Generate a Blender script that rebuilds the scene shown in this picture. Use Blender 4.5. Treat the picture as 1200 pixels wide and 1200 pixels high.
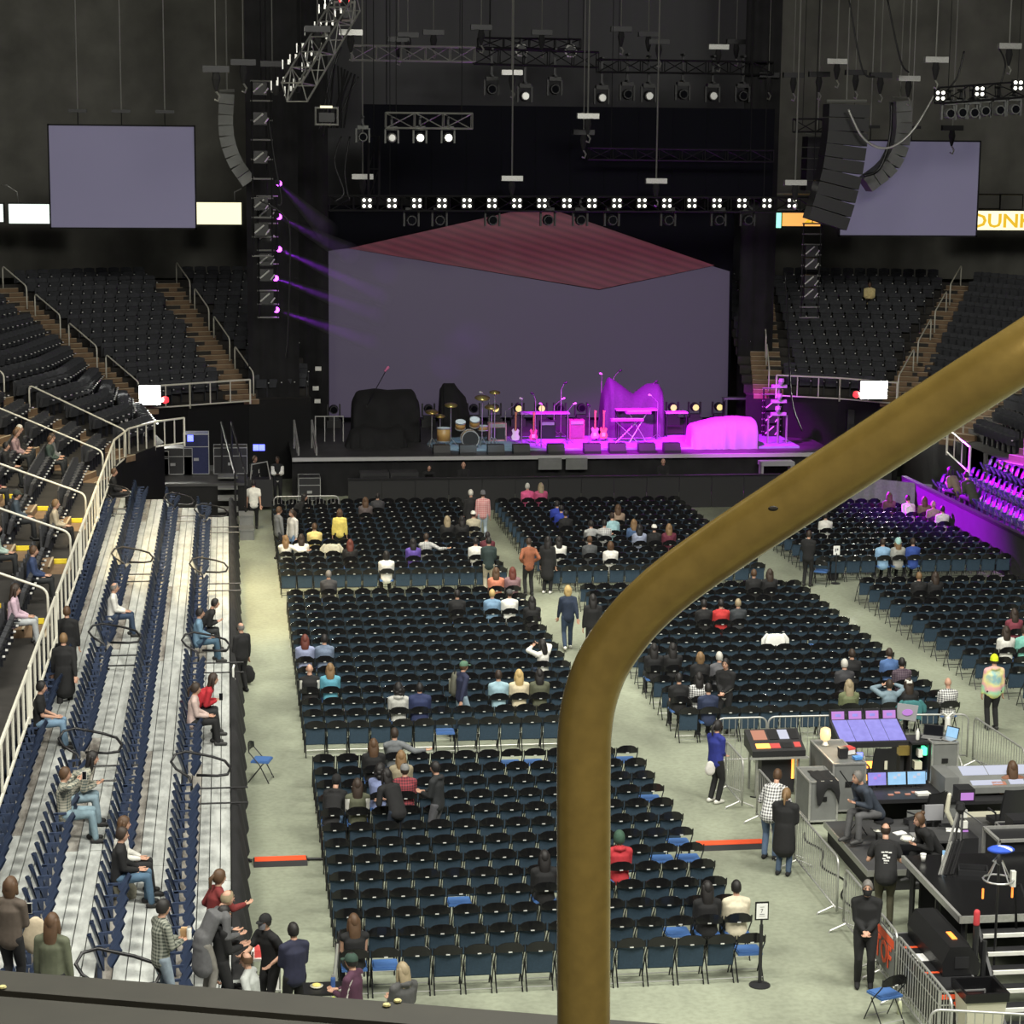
import bpy, math, random
from math import pi, sin, cos, radians
from mathutils import Vector, Matrix
random.seed(7)
for o in list(bpy.data.objects): bpy.data.objects.remove(o)
SC = bpy.context.scene
COL = SC.collection

# ---------------------------------------------------------------- camera
F = 2500.0; H = 13.2                       # focal length in px of a 1200 px frame, eye height above the arena floor
yw = Vector((-335, -435, F)).normalized()
vy = F*F/(435-335*.0095)
dn = Vector((-.0095*vy, vy, F)); dn -= yw*dn.dot(yw); dn.normalize()
zw = -dn; xw = yw.cross(zw)
W2C = Matrix((xw, yw, zw)).transposed()    # world -> camera axes (x right, y down, z forward)
C2W = W2C.transposed()
cd = bpy.data.cameras.new('camera'); cam = bpy.data.objects.new('camera', cd); COL.objects.link(cam)
cd.sensor_width = 36; cd.lens = F/1200*36; cd.clip_end = 400; cd.clip_start = .05
r0, r1, r2 = W2C[0], W2C[1], W2C[2]
m = Matrix((( r0[0], -r1[0], -r2[0], 0), (r0[1], -r1[1], -r2[1], 0), (r0[2], -r1[2], -r2[2], H), (0, 0, 0, 1)))
cam.matrix_world = m
SC.camera = cam
SC.view_settings.view_transform = 'Standard'; SC.view_settings.look = 'None'
SC.view_settings.gamma = 1; SC.view_settings.use_curve_mapping = False
SC.view_settings.exposure = 0.0
def ray(x, y): return C2W @ Vector(((x-600)/F, (y-600)/F, 1))
def P(x, y, z=0.0):                          # where a sight line meets the level z
    r = ray(x, y); t = (z-H)/r[2]; return Vector((r[0]*t, r[1]*t, z))
def Q(x, y, Y):                              # ... or the upright plane at depth Y
    r = ray(x, y); t = Y/r[1]; return Vector((r[0]*t, Y, H+r[2]*t))

# ---------------------------------------------------------------- world and house lights
w = bpy.data.worlds.new('arena_air'); SC.world = w; w.use_nodes = True
bg = w.node_tree.nodes['Background']; bg.inputs[0].default_value = (.80, .84, 1, 1); bg.inputs[1].default_value = .10
def area(name, loc, size, power, col=(1, .97, .88), target=None, sizey=None, spread=180):
    l = bpy.data.lights.new(name, 'AREA'); l.energy = power; l.color = col; l.size = size; l.spread = radians(spread)
    if sizey: l.shape = 'RECTANGLE'; l.size_y = sizey
    o = bpy.data.objects.new(name, l); COL.objects.link(o); o.location = loc
    if target is not None:
        o.rotation_euler = (Vector(target)-Vector(loc)).to_track_quat('-Z', 'Y').to_euler()
    return o
def spot(name, loc, target, power, col, ang, blend=.3, size=.2):
    l = bpy.data.lights.new(name, 'SPOT'); l.energy = power; l.color = col; l.spot_size = radians(ang); l.spot_blend = blend
    l.shadow_soft_size = size
    o = bpy.data.objects.new(name, l); COL.objects.link(o); o.location = loc
    o.rotation_euler = (Vector(target)-Vector(loc)).to_track_quat('-Z', 'Y').to_euler()
    return o
HL = .90
area('house_light', (6, 12, 27), 12, 10500*HL, (1, .98, .88), (6, 26, 0), 8)
area('house_light', (20, 22, 27), 10, 9500*HL, (1, .98, .88), (18, 40, 0), 8)
area('house_light', (-10, 28, 25), 8, 6500*HL, (1, .97, .86), (-3, 42, 0), 8)
area('house_light', (8, 50, 28), 14, 2600*HL, (1, .97, .86), (8, 56, 0), 10, 78)
area('house_light', (-2, 62, 26), 8, 900*HL, (1, .88, .62), (-1, 64, 0), 6, 62)
spot('bowl_flood', (-6, 50, 20), (-.6, 60, 1), 19000, (1, .70, .28), 28, .9, .6)
area('rail_fill_light', (.6, -.9, 15.2), 0.6, 92, (1, .93, .78), (1.3, 1.7, 12.9), .4)  # added fill lamp above the camera, brightens the gold handrail
PUR = (.62, .02, 1); MAG = (1, .0, .95)
spot('stage_wash', (13, 77.5, 9.5), (15.2, 83.5, 1.5), 24000, (.70, .0, 1), 52, .6)
spot('stage_wash', (17, 77.5, 9.5), (19.6, 82.5, 1.5), 18000, (.72, .0, 1), 46, .6)
spot('stage_wash', (9, 72, 13), (9.5, 82, 1.5), 3800, (.55, .8, 1), 15, .6)
spot('stage_wash', (14, 85.5, 11), (25.2, 68.5, 1.5), 330000, (.50, .0, 1), 21, .8)

# ---------------------------------------------------------------- mesh helpers
class MB:
    def __init__(s): s.v = []; s.f = []; s.m = []; s.T = None
    def add(s, vs, fs, mi=0):
        n = len(s.v)
        if s.T is not None: vs = [s.T @ Vector(v) for v in vs]
        s.v += [tuple(v) for v in vs]; s.f += [tuple(i+n for i in f) for f in fs]; s.m += [mi]*len(fs)
    def box(s, x0, x1, y0, y1, z0, z1, mi=0):
        s.add([(x0,y0,z0),(x1,y0,z0),(x1,y1,z0),(x0,y1,z0),(x0,y0,z1),(x1,y0,z1),(x1,y1,z1),(x0,y1,z1)],
              [(0,3,2,1),(4,5,6,7),(0,1,5,4),(1,2,6,5),(2,3,7,6),(3,0,4,7)], mi)
    def cbox(s, c, sz, mi=0): s.box(c[0]-sz[0]/2, c[0]+sz[0]/2, c[1]-sz[1]/2, c[1]+sz[1]/2, c[2]-sz[2]/2, c[2]+sz[2]/2, mi)
    def obox(s, c, sz, R, mi=0):
        o = MB(); o.cbox((0,0,0), sz); c = Vector(c); s.add([c+R@Vector(v) for v in o.v], o.f, mi)
    def tube(s, pts, r, n=6, mi=0, closed=False, cap=True):
        pts = [Vector(p) for p in pts]; N = len(pts)
        if N < 2: return
        rs = r if isinstance(r, (list, tuple)) else [r]*N
        vs = []; fs = []; u = None
        for i, p in enumerate(pts):
            if closed: t = pts[(i+1) % N]-pts[i-1]
            else: t = pts[min(i+1, N-1)]-pts[max(i-1, 0)]
            if t.length < 1e-9: t = Vector((0,0,1))
            t.normalize()
            if u is None:
                u = t.cross(Vector((0,0,1)));
                if u.length < .1: u = t.cross(Vector((1,0,0)))
            u = (u-t*u.dot(t)).normalized(); w_ = t.cross(u)
            for k in range(n):
                a = 2*pi*k/n; vs.append(p+(u*cos(a)+w_*sin(a))*rs[i])
        for i in range(N if closed else N-1):
            j = (i+1) % N
            for k in range(n):
                k2 = (k+1) % n; fs.append((i*n+k, i*n+k2, j*n+k2, j*n+k))
        if cap and not closed: fs.append(tuple(range(n))[::-1]); fs.append(tuple((N-1)*n+k for k in range(n)))
        s.add(vs, fs, mi)
    def cyl(s, a, b, r, n=12, mi=0, r2=None): s.tube([a, b], [r, r if r2 is None else r2], n, mi)
    def lathe(s, c, prof, n=14, mi=0, R=None):
        vs = []; c = Vector(c)
        for r, z in prof:
            for k in range(n):
                p = Vector((r*cos(2*pi*k/n), r*sin(2*pi*k/n), z)); vs.append(c+(R@p if R else p))
        fs = [(i*n+k, i*n+(k+1) % n, (i+1)*n+(k+1) % n, (i+1)*n+k) for i in range(len(prof)-1) for k in range(n)]
        fs.append(tuple(range(n))[::-1]); fs.append(tuple((len(prof)-1)*n+k for k in range(n)))
        s.add(vs, fs, mi)
    def ell(s, c, r, n=10, m_=7, mi=0, R=None):
        s.lathe(c, [(0.02*r[0], 0)], 3, mi) if False else None
        vs = []; c = Vector(c)
        for i in range(m_+1):
            ph = pi*i/m_
            for k in range(n):
                p = Vector((r[0]*sin(ph)*cos(2*pi*k/n), r[1]*sin(ph)*sin(2*pi*k/n), r[2]*cos(ph)))
                vs.append(c+(R@p if R else p))
        s.add(vs, [(i*n+k, (i+1)*n+k, (i+1)*n+(k+1) % n, i*n+(k+1) % n) for i in range(m_) for k in range(n)], mi)
    def prism(s, poly, a, b, axis='y', mi=0):            # polygon in the other two axes, extruded from a to b
        n = len(poly)
        def mk(p, q):
            return {'y': (p[0], q, p[1]), 'x': (q, p[0], p[1]), 'z': (p[0], p[1], q)}[axis]
        vs = [mk(p, a) for p in poly]+[mk(p, b) for p in poly]
        s.add(vs, [tuple(range(n)), tuple(range(2*n-1, n-1, -1))]+[(i, i+n, (i+1) % n+n, (i+1) % n) for i in range(n)], mi)
    def grid(s, rows, mi=0, closed=False):
        n = len(rows[0]); vs = [p for r in rows for p in r]
        fs = [(i*n+k, i*n+(k+1) % n, (i+1)*n+(k+1) % n, (i+1)*n+k) for i in range(len(rows)-1) for k in range(n if closed else n-1)]
        s.add(vs, fs, mi)
    def mesh(s, name, smooth=False):
        me = bpy.data.meshes.new(name); me.from_pydata(s.v, [], s.f)
        if any(s.m): me.polygons.foreach_set('material_index', s.m)
        if smooth: me.polygons.foreach_set('use_smooth', [True]*len(s.f))
        me.update(); return me
    def build(s, name, mats, parent=None, smooth=False, loc=None, rotz=0):
        return link(name, s.mesh(name, smooth), mats, parent, loc, rotz)
def link(name, me, mats=None, parent=None, loc=None, rotz=0):
    o = bpy.data.objects.new(name, me); COL.objects.link(o)
    if mats is not None:
        for mm in (mats if isinstance(mats, (list, tuple)) else [mats]): me.materials.append(M[mm] if isinstance(mm, str) else mm)
    if parent is not None: o.parent = parent
    if loc is not None: o.location = loc
    if rotz: o.rotation_euler = (0, 0, rotz)
    return o
def tag(o, label=None, cat=None, group=None, kind=None):
    if label: o['label'] = label
    if cat: o['category'] = cat
    if group: o['group'] = group
    if kind: o['kind'] = kind
    return o
def thing(name, label, cat, loc=(0,0,0), rotz=0, group=None):
    o = bpy.data.objects.new(name, None); COL.objects.link(o); o.location = loc; o.rotation_euler = (0,0,rotz)
    o.empty_display_size = .2
    return tag(o, label, cat, group)
def dup(root, loc, rotz=0, label=None, group=None, scale=None):
    r = root.copy(); COL.objects.link(r); r.location = loc; r.rotation_euler = (0,0,rotz)
    if label: r['label'] = label
    if group: r['group'] = group
    if scale: r.scale = scale
    for ch in root.children:
        c = ch.copy(); COL.objects.link(c); c.parent = r
        for g in ch.children:
            d = g.copy(); COL.objects.link(d); d.parent = c
    return r
ORD = ['first','second','third','fourth','fifth','sixth','seventh','eighth','ninth','tenth','eleventh','twelfth','thirteenth','fourteenth','fifteenth','sixteenth','seventeenth','eighteenth','nineteenth','twentieth']
def orl(i):
    if i < 20: return ORD[i]
    t = {2:'twenty',3:'thirty',4:'forty',5:'fifty',6:'sixty',7:'seventy',8:'eighty',9:'ninety'}[((i+1)//10) % 10]
    u = (i+1) % 10
    return t+'-'+ORD[u-1] if u else t[:-1]+'ieth'

# ---------------------------------------------------------------- materials
M = {}
def mat(name, col, rough=.6, metal=0, emit=0, ecol=None, noise=None, spec=.5, bump=None, alpha=None, trans=None):
    m_ = bpy.data.materials.new(name); m_.use_nodes = True; nt = m_.node_tree; b = nt.nodes['Principled BSDF']
    b.inputs['Base Color'].default_value = (*col, 1); b.inputs['Roughness'].default_value = rough; b.inputs['Metallic'].default_value = metal
    b.inputs['Specular IOR Level'].default_value = spec
    if emit: b.inputs['Emission Color'].default_value = (*(ecol or col), 1); b.inputs['Emission Strength'].default_value = emit
    if noise or bump:
        tc = nt.nodes.new('ShaderNodeTexCoord'); n = nt.nodes.new('ShaderNodeTexNoise'); n.inputs['Detail'].default_value = 5
        nt.links.new(tc.outputs['Object'], n.inputs['Vector'])
        if noise:
            sc, amt = noise; n.inputs['Scale'].default_value = sc
            r = nt.nodes.new('ShaderNodeValToRGB'); r.color_ramp.elements[0].position = .3; r.color_ramp.elements[1].position = .7
            r.color_ramp.elements[0].color = (*[c*(1-amt) for c in col], 1); r.color_ramp.elements[1].color = (*[min(1, c*(1+amt)) for c in col], 1)
            nt.links.new(n.outputs['Fac'], r.inputs[0]); nt.links.new(r.outputs[0], b.inputs['Base Color'])
        if bump:
            n2 = nt.nodes.new('ShaderNodeTexNoise'); n2.inputs['Scale'].default_value = bump[0]; nt.links.new(tc.outputs['Object'], n2.inputs['Vector'])
            bp = nt.nodes.new('ShaderNodeBump'); bp.inputs['Strength'].default_value = bump[1]; nt.links.new(n2.outputs['Fac'], bp.inputs['Height']); nt.links.new(bp.outputs[0], b.inputs['Normal'])
    if alpha is not None: b.inputs['Alpha'].default_value = alpha
    if trans: b.inputs['Transmission Weight'].default_value = trans
    M[name] = m_; return m_
mat('black_plastic', (.008,.008,.009), .24)
mat('chair_seat', (.022,.046,.075), .75, noise=(30,.15))
mat('chair_seat_lit', (.05,.13,.34), .7)  # lowered seats: light from above put into a brighter blue
mat('chair_frame', (.02,.02,.022), .4, .3)
mat('dark_steel', (.03,.03,.032), .45, .6)
mat('steel', (.42,.42,.40), .38, .7)
mat('galvanised', (.50,.50,.48), .42, .6, noise=(20,.1))
mat('white_rail', (.72,.70,.60), .4)
mat('black_rail', (.012,.012,.014), .35, .2)
mat('blue_plastic', (.036,.052,.098), .42)
mat('bowl_cloth', (.040,.042,.048), .85, noise=(8,.2))
mat('bowl_frame', (.015,.016,.022), .5)
mat('glint', (.85,.85,.82), .3, .3)
mat('tier_concrete', (.034,.031,.028), .9, noise=(2,.25))
mat('stair_tread', (.20,.13,.075), .8, noise=(3,.15))
mat('stair_nose', (.50,.42,.30), .7)
mat('yellow_edge', (.80,.62,.04), .5)
mat('black_cloth', (.012,.012,.013), .95, noise=(1.5,.35), bump=(5,.4))
mat('wall_cloth', (.135,.133,.118), .95, noise=(.6,.25))
mat('back_drape', (.085,.085,.092), .95)
mat('stage_black', (.015,.015,.016), .7)
mat('stage_deck', (.05,.05,.052), .55, noise=(1,.3))
mat('stage_edge', (.45,.45,.45), .4)
mat('rug_blue', (.26,.34,.40), .8, noise=(2,.1))
mat('gold_paint', (.42,.29,.075), .24, .4, noise=(60,.10), bump=(300,.06))
mat('ledge_paint', (.040,.037,.027), .6, noise=(12,.12))
mat('ledge_groove', (.018,.013,.006), .7)
mat('confetti', (.75,.68,.30), .6)
mat('screen_cloth', (.165,.155,.235), .8, emit=.42, ecol=(.165,.155,.235))
mat('sign_warm', (.1,.09,.05), .5, emit=1.25, ecol=(1,.94,.62))
mat('sign_white', (.1,.1,.1), .5, emit=1.2, ecol=(.90,1,.92))
mat('sign_yellow', (.1,.08,.01), .5, emit=.85, ecol=(1,.60,.03))
mat('sign_orange', (1,.5,.1), .5, emit=1.0, ecol=(1,.48,.12))
mat('sign_green', (.5,1,.8), .5, emit=1.3, ecol=(.35,1,.75))
mat('flood_face', (1,1,.95), .5, emit=22, ecol=(1,1,.88))
mat('red_lamp', (1,.05,.05), .5, emit=1.5, ecol=(1,.04,.06))
mat('white_lamp', (1,1,.9), .5, emit=4, ecol=(1,.98,.85))
mat('amber_lamp', (.3,.25,.1), .5, emit=1.0, ecol=(1,.80,.28))
mat('purple_lamp', (.7,.1,1), .5, emit=6, ecol=(.6,.08,1))
mat('blue_lamp', (.1,.1,1), .5, emit=5, ecol=(.08,.1,1))
mat('green_lamp', (.1,1,.5), .5, emit=1.5, ecol=(.1,1,.45))
mat('orange_tape', (.85,.10,.03), .6)
mat('orange_glow', (1,.3,.05), .6, emit=1.2, ecol=(1,.25,.04))  # for a sticker and stand tips, no lamps: glow put into the orange
mat('white_plastic', (.75,.75,.70), .5)
mat('cream_plastic', (.62,.60,.47), .5)
mat('grey_case', (.16,.165,.16), .6, noise=(4,.1))
mat('black_case', (.018,.018,.02), .5)
mat('silver', (.6,.6,.6), .3, .7)
mat('white_paper', (.80,.80,.78), .8)
mat('wood_drum', (.45,.25,.08), .4)
mat('brass', (.65,.48,.15), .3, .8)
mat('skin', (.52,.30,.21), .55)
mat('skin_tan', (.34,.19,.12), .55)
mat('skin_dark', (.13,.07,.045), .5)
mat('lips', (.38,.14,.11), .5)
mat('eye_dark', (.02,.015,.012), .3)
mat('tee_white', (.75,.75,.72), .85)
mat('purple_cloth', (.32,.32,.34), .9)
mat('grey_cloth', (.12,.12,.13), .9)
mat('concrete', (.30,.30,.26), .75)
def floor_mat():
    m_ = bpy.data.materials.new('floor_concrete'); m_.use_nodes = True; nt = m_.node_tree; b = nt.nodes['Principled BSDF']; L = nt.links.new
    tc = nt.nodes.new('ShaderNodeTexCoord')
    n1 = nt.nodes.new('ShaderNodeTexNoise'); n1.inputs['Scale'].default_value = .55; n1.inputs['Detail'].default_value = 8
    mp = nt.nodes.new('ShaderNodeMapping'); mp.inputs['Scale'].default_value = (1, .45, 1); L(tc.outputs['Object'], mp.inputs[0]); L(mp.outputs[0], n1.inputs['Vector'])
    r = nt.nodes.new('ShaderNodeValToRGB'); e = r.color_ramp.elements
    e[0].position = .32; e[0].color = (.20,.215,.165,1); e[1].position = .66; e[1].color = (.36,.39,.295,1)
    L(n1.outputs['Fac'], r.inputs[0])
    n2 = nt.nodes.new('ShaderNodeTexNoise'); n2.inputs['Scale'].default_value = 9; n2.inputs['Detail'].default_value = 6; L(tc.outputs['Object'], n2.inputs['Vector'])
    mx = nt.nodes.new('ShaderNodeMixRGB'); mx.blend_type = 'MULTIPLY'; mx.inputs[0].default_value = .5
    r2 = nt.nodes.new('ShaderNodeValToRGB'); r2.color_ramp.elements[0].position = .35; r2.color_ramp.elements[0].color = (.7,.7,.68,1); r2.color_ramp.elements[1].position = .6
    L(n2.outputs['Fac'], r2.inputs[0]); L(r.outputs[0], mx.inputs[1]); L(r2.outputs[0], mx.inputs[2]); L(mx.outputs[0], b.inputs['Base Color'])
    b.inputs['Roughness'].default_value = .55; b.inputs['Specular IOR Level'].default_value = .35
    M['floor'] = m_
floor_mat()
def plank_mat(name, c1, c2, rough=.5):
    m_ = bpy.data.materials.new(name); m_.use_nodes = True; nt = m_.node_tree; b = nt.nodes['Principled BSDF']; L = nt.links.new
    tc = nt.nodes.new('ShaderNodeTexCoord'); mp = nt.nodes.new('ShaderNodeMapping'); mp.inputs['Scale'].default_value = (3, .9, 1)
    n1 = nt.nodes.new('ShaderNodeTexNoise'); n1.inputs['Scale'].default_value = 1.3; n1.inputs['Detail'].default_value = 8; n1.inputs['Roughness'].default_value = .65
    L(tc.outputs['Object'], mp.inputs[0]); L(mp.outputs[0], n1.inputs['Vector'])
    r = nt.nodes.new('ShaderNodeValToRGB'); e = r.color_ramp.elements; e[0].position = .36; e[0].color = (*c1, 1); e[1].position = .58; e[1].color = (*c2, 1)
    L(n1.outputs['Fac'], r.inputs[0]); L(r.outputs[0], b.inputs['Base Color']); b.inputs['Roughness'].default_value = rough
    M[name] = m_
plank_mat('deck_plank', (.36,.375,.36), (.58,.60,.575))
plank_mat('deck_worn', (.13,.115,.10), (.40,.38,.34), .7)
def cmat(rgb, rough=.85, kind='cloth'):          # a cloth colour, made once
    k = '%s_%02x%02x%02x' % (kind, *[int(255*c) for c in rgb])
    if k not in M: mat(k, rgb, rough, noise=(14,.12))
    return M[k]
def plaid(name, c1, c2, sc=9):
    m_ = bpy.data.materials.new(name); m_.use_nodes = True; nt = m_.node_tree; b = nt.nodes['Principled BSDF']; L = nt.links.new
    tc = nt.nodes.new('ShaderNodeTexCoord'); sp = nt.nodes.new('ShaderNodeSeparateXYZ'); L(tc.outputs['Object'], sp.inputs[0])
    fac = []
    for ax in (0, 2):
        a = nt.nodes.new('ShaderNodeMath'); a.operation = 'MULTIPLY'; a.inputs[1].default_value = sc*2.2; L(sp.outputs[ax], a.inputs[0])
        c = nt.nodes.new('ShaderNodeMath'); c.operation = 'FRACT'; L(a.outputs[0], c.inputs[0])
        d = nt.nodes.new('ShaderNodeMath'); d.operation = 'GREATER_THAN'; d.inputs[1].default_value = .5; L(c.outputs[0], d.inputs[0]); fac.append(d)
    s_ = nt.nodes.new('ShaderNodeMath'); s_.operation = 'ADD'; L(fac[0].outputs[0], s_.inputs[0]); L(fac[1].outputs[0], s_.inputs[1])
    hf = nt.nodes.new('ShaderNodeMath'); hf.operation = 'MULTIPLY'; hf.inputs[1].default_value = .5; L(s_.outputs[0], hf.inputs[0])
    r = nt.nodes.new('ShaderNodeMixRGB'); L(hf.outputs[0], r.inputs[0]); r.inputs[1].default_value = (*c1,1); r.inputs[2].default_value = (*c2,1)
    L(r.outputs[0], b.inputs['Base Color']); b.inputs['Roughness'].default_value = .9
    M[name] = m_
plaid('plaid_green', (.05,.06,.05), (.30,.31,.26)); plaid('plaid_cream', (.42,.40,.32), (.09,.11,.10)); plaid('plaid_red', (.30,.05,.06), (.07,.02,.03))
plaid('plaid_pink', (.45,.10,.12), (.62,.45,.42)); plaid('plaid_white', (.72,.72,.70), (.06,.06,.07)); plaid('plaid_dark', (.05,.03,.05), (.12,.09,.11)); plaid('plaid_grey', (.6,.6,.58), (.2,.2,.22))
def tiedye():
    m_ = bpy.data.materials.new('tie_dye'); m_.use_nodes = True; nt = m_.node_tree; b = nt.nodes['Principled BSDF']; L = nt.links.new
    tc = nt.nodes.new('ShaderNodeTexCoord'); mp = nt.nodes.new('ShaderNodeMapping'); mp.inputs['Location'].default_value = (0, 0, -1.22)
    L(tc.outputs['Object'], mp.inputs[0])
    ln = nt.nodes.new('ShaderNodeVectorMath'); ln.operation = 'LENGTH'; L(mp.outputs[0], ln.inputs[0])
    n = nt.nodes.new('ShaderNodeTexNoise'); n.inputs['Scale'].default_value = 7; L(mp.outputs[0], n.inputs['Vector'])
    a = nt.nodes.new('ShaderNodeMath'); a.operation = 'MULTIPLY_ADD'; a.inputs[1].default_value = .22; L(n.outputs['Fac'], a.inputs[0]); L(ln.outputs['Value'], a.inputs[2])
    r = nt.nodes.new('ShaderNodeValToRGB'); cr = r.color_ramp
    for pos, c in [(.16,(.7,.25,.2)),(.24,(.25,.5,.55)),(.32,(.75,.7,.3)),(.40,(.75,.35,.4)),(.48,(.3,.6,.4)),(.58,(.75,.75,.25)),(.68,(.75,.4,.45))]:
        e = cr.elements.new(pos); e.color = (*c, 1)
    L(a.outputs[0], r.inputs[0]); L(r.outputs[0], b.inputs['Base Color']); b.inputs['Roughness'].default_value = .9
    M['tie_dye'] = m_
tiedye()
def red_led():
    m_ = bpy.data.materials.new('red_led'); m_.use_nodes = True; nt = m_.node_tree; b = nt.nodes['Principled BSDF']; L = nt.links.new
    tc = nt.nodes.new('ShaderNodeTexCoord'); sp = nt.nodes.new('ShaderNodeSeparateXYZ'); L(tc.outputs['Object'], sp.inputs[0])
    a = nt.nodes.new('ShaderNodeMath'); a.operation = 'MULTIPLY_ADD'; a.inputs[1].default_value = .30; L(sp.outputs[0], a.inputs[0]); L(sp.outputs[2], a.inputs[2])
    c = nt.nodes.new('ShaderNodeMath'); c.operation = 'MULTIPLY'; c.inputs[1].default_value = 6.5; L(a.outputs[0], c.inputs[0])
    d = nt.nodes.new('ShaderNodeMath'); d.operation = 'PINGPONG'; d.inputs[1].default_value = 1; L(c.outputs[0], d.inputs[0])
    r = nt.nodes.new('ShaderNodeMixRGB'); L(d.outputs[0], r.inputs[0]); r.inputs[1].default_value = (.080,.018,.030,1); r.inputs[2].default_value = (.150,.030,.048,1)
    b.inputs['Base Color'].default_value = (.02,.01,.01,1); L(r.outputs[0], b.inputs['Emission Color']); b.inputs['Emission Strength'].default_value = .60
    M['red_led'] = m_
red_led()
mat('lav_led', (.02,.02,.025), .5, emit=.55, ecol=(.080,.062,.108))
mat('dark_led', (.006,.0065,.009), .9, spec=.08)
# ================================================================ THE SETTING
def struct(name, b, mats, parent=None, smooth=False):
    o = b.build(name, mats, parent, smooth)
    if parent is None: o['kind'] = 'structure'
    return o
b = MB(); b.box(-36, 62, -6, 110, -.3, 0); struct('floor', b, 'floor')
b = MB(); b.box(-36, 62, 107, 107.4, 0, 33); struct('wall_back', b, 'wall_cloth')
b = MB(); b.box(-36.4, -36, -6, 107, 0, 33); struct('wall_left', b, 'wall_cloth')
b = MB(); b.box(62, 62.4, -6, 107, 0, 33); struct('wall_right', b, 'wall_cloth')
b = MB(); b.box(-36.4, 62.4, -6, 107.4, 33, 33.4); struct('ceiling', b, 'wall_cloth')
def folds(x0, x1, Y, z0, z1, amp=.12, per=.8, seed=0, n=4):
    R = random.Random(seed); b = MB(); N = max(6, int((x1-x0)/per*4)); ph = R.random()*6
    rows = []
    for j in range(n+1):
        z = z1+(z0-z1)*j/n
        rows.append([(x0+(x1-x0)*i/N, Y+amp*(.5+.5*j/n)*sin(2*pi*(x0+(x1-x0)*i/N)/per+ph+.9*sin(i*.37)), z) for i in range(N+1)])
    b.grid(rows); rb = [[(p[0], p[1]+.05, p[2]) for p in r] for r in rows][::-1]; b.grid(rb)
    return b
# masking drapes above the end seats (they close off the upper tier)
for x0, x1, Y, z0, z1, lab in [(-34, 2.2, 99, 7.0, 32, 'tall dark drape closing off the upper seats left of the stage'),
                          (22.8, 60, 99, 7.0, 32, 'tall dark drape closing off the upper seats right of the stage')]:
    o = folds(x0, x1, Y, z0, z1, .10, 1.7, int(x1), 2).build('masking_drape', 'wall_cloth', smooth=True); tag(o, lab, 'drape')
o = folds(1.0, 24.2, 97, 0, 32, .12, 1.5, 3, 2).build('backdrop_drape', 'back_drape', smooth=True); tag(o, 'black backdrop drape hanging behind the stage screen', 'drape')
# tall black legs either side of the stage
for i, (x0, x1, Y, lab) in enumerate([(0.75, 2.75, 84.6, 'tall black stage drape left of the stage, beside the hanging lamp ladder'), (2.55, 4.1, 88.2, 'black side drape touching the left edge of the stage screen'),
                       (21.35, 22.9, 88.2, 'tall black stage drape right of the big screen')]):
    o = folds(x0, x1, Y, 0, 24, .14, .62, i+9, 4).build('stage_drape', 'black_cloth', smooth=True); tag(o, lab, 'drape')

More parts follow.
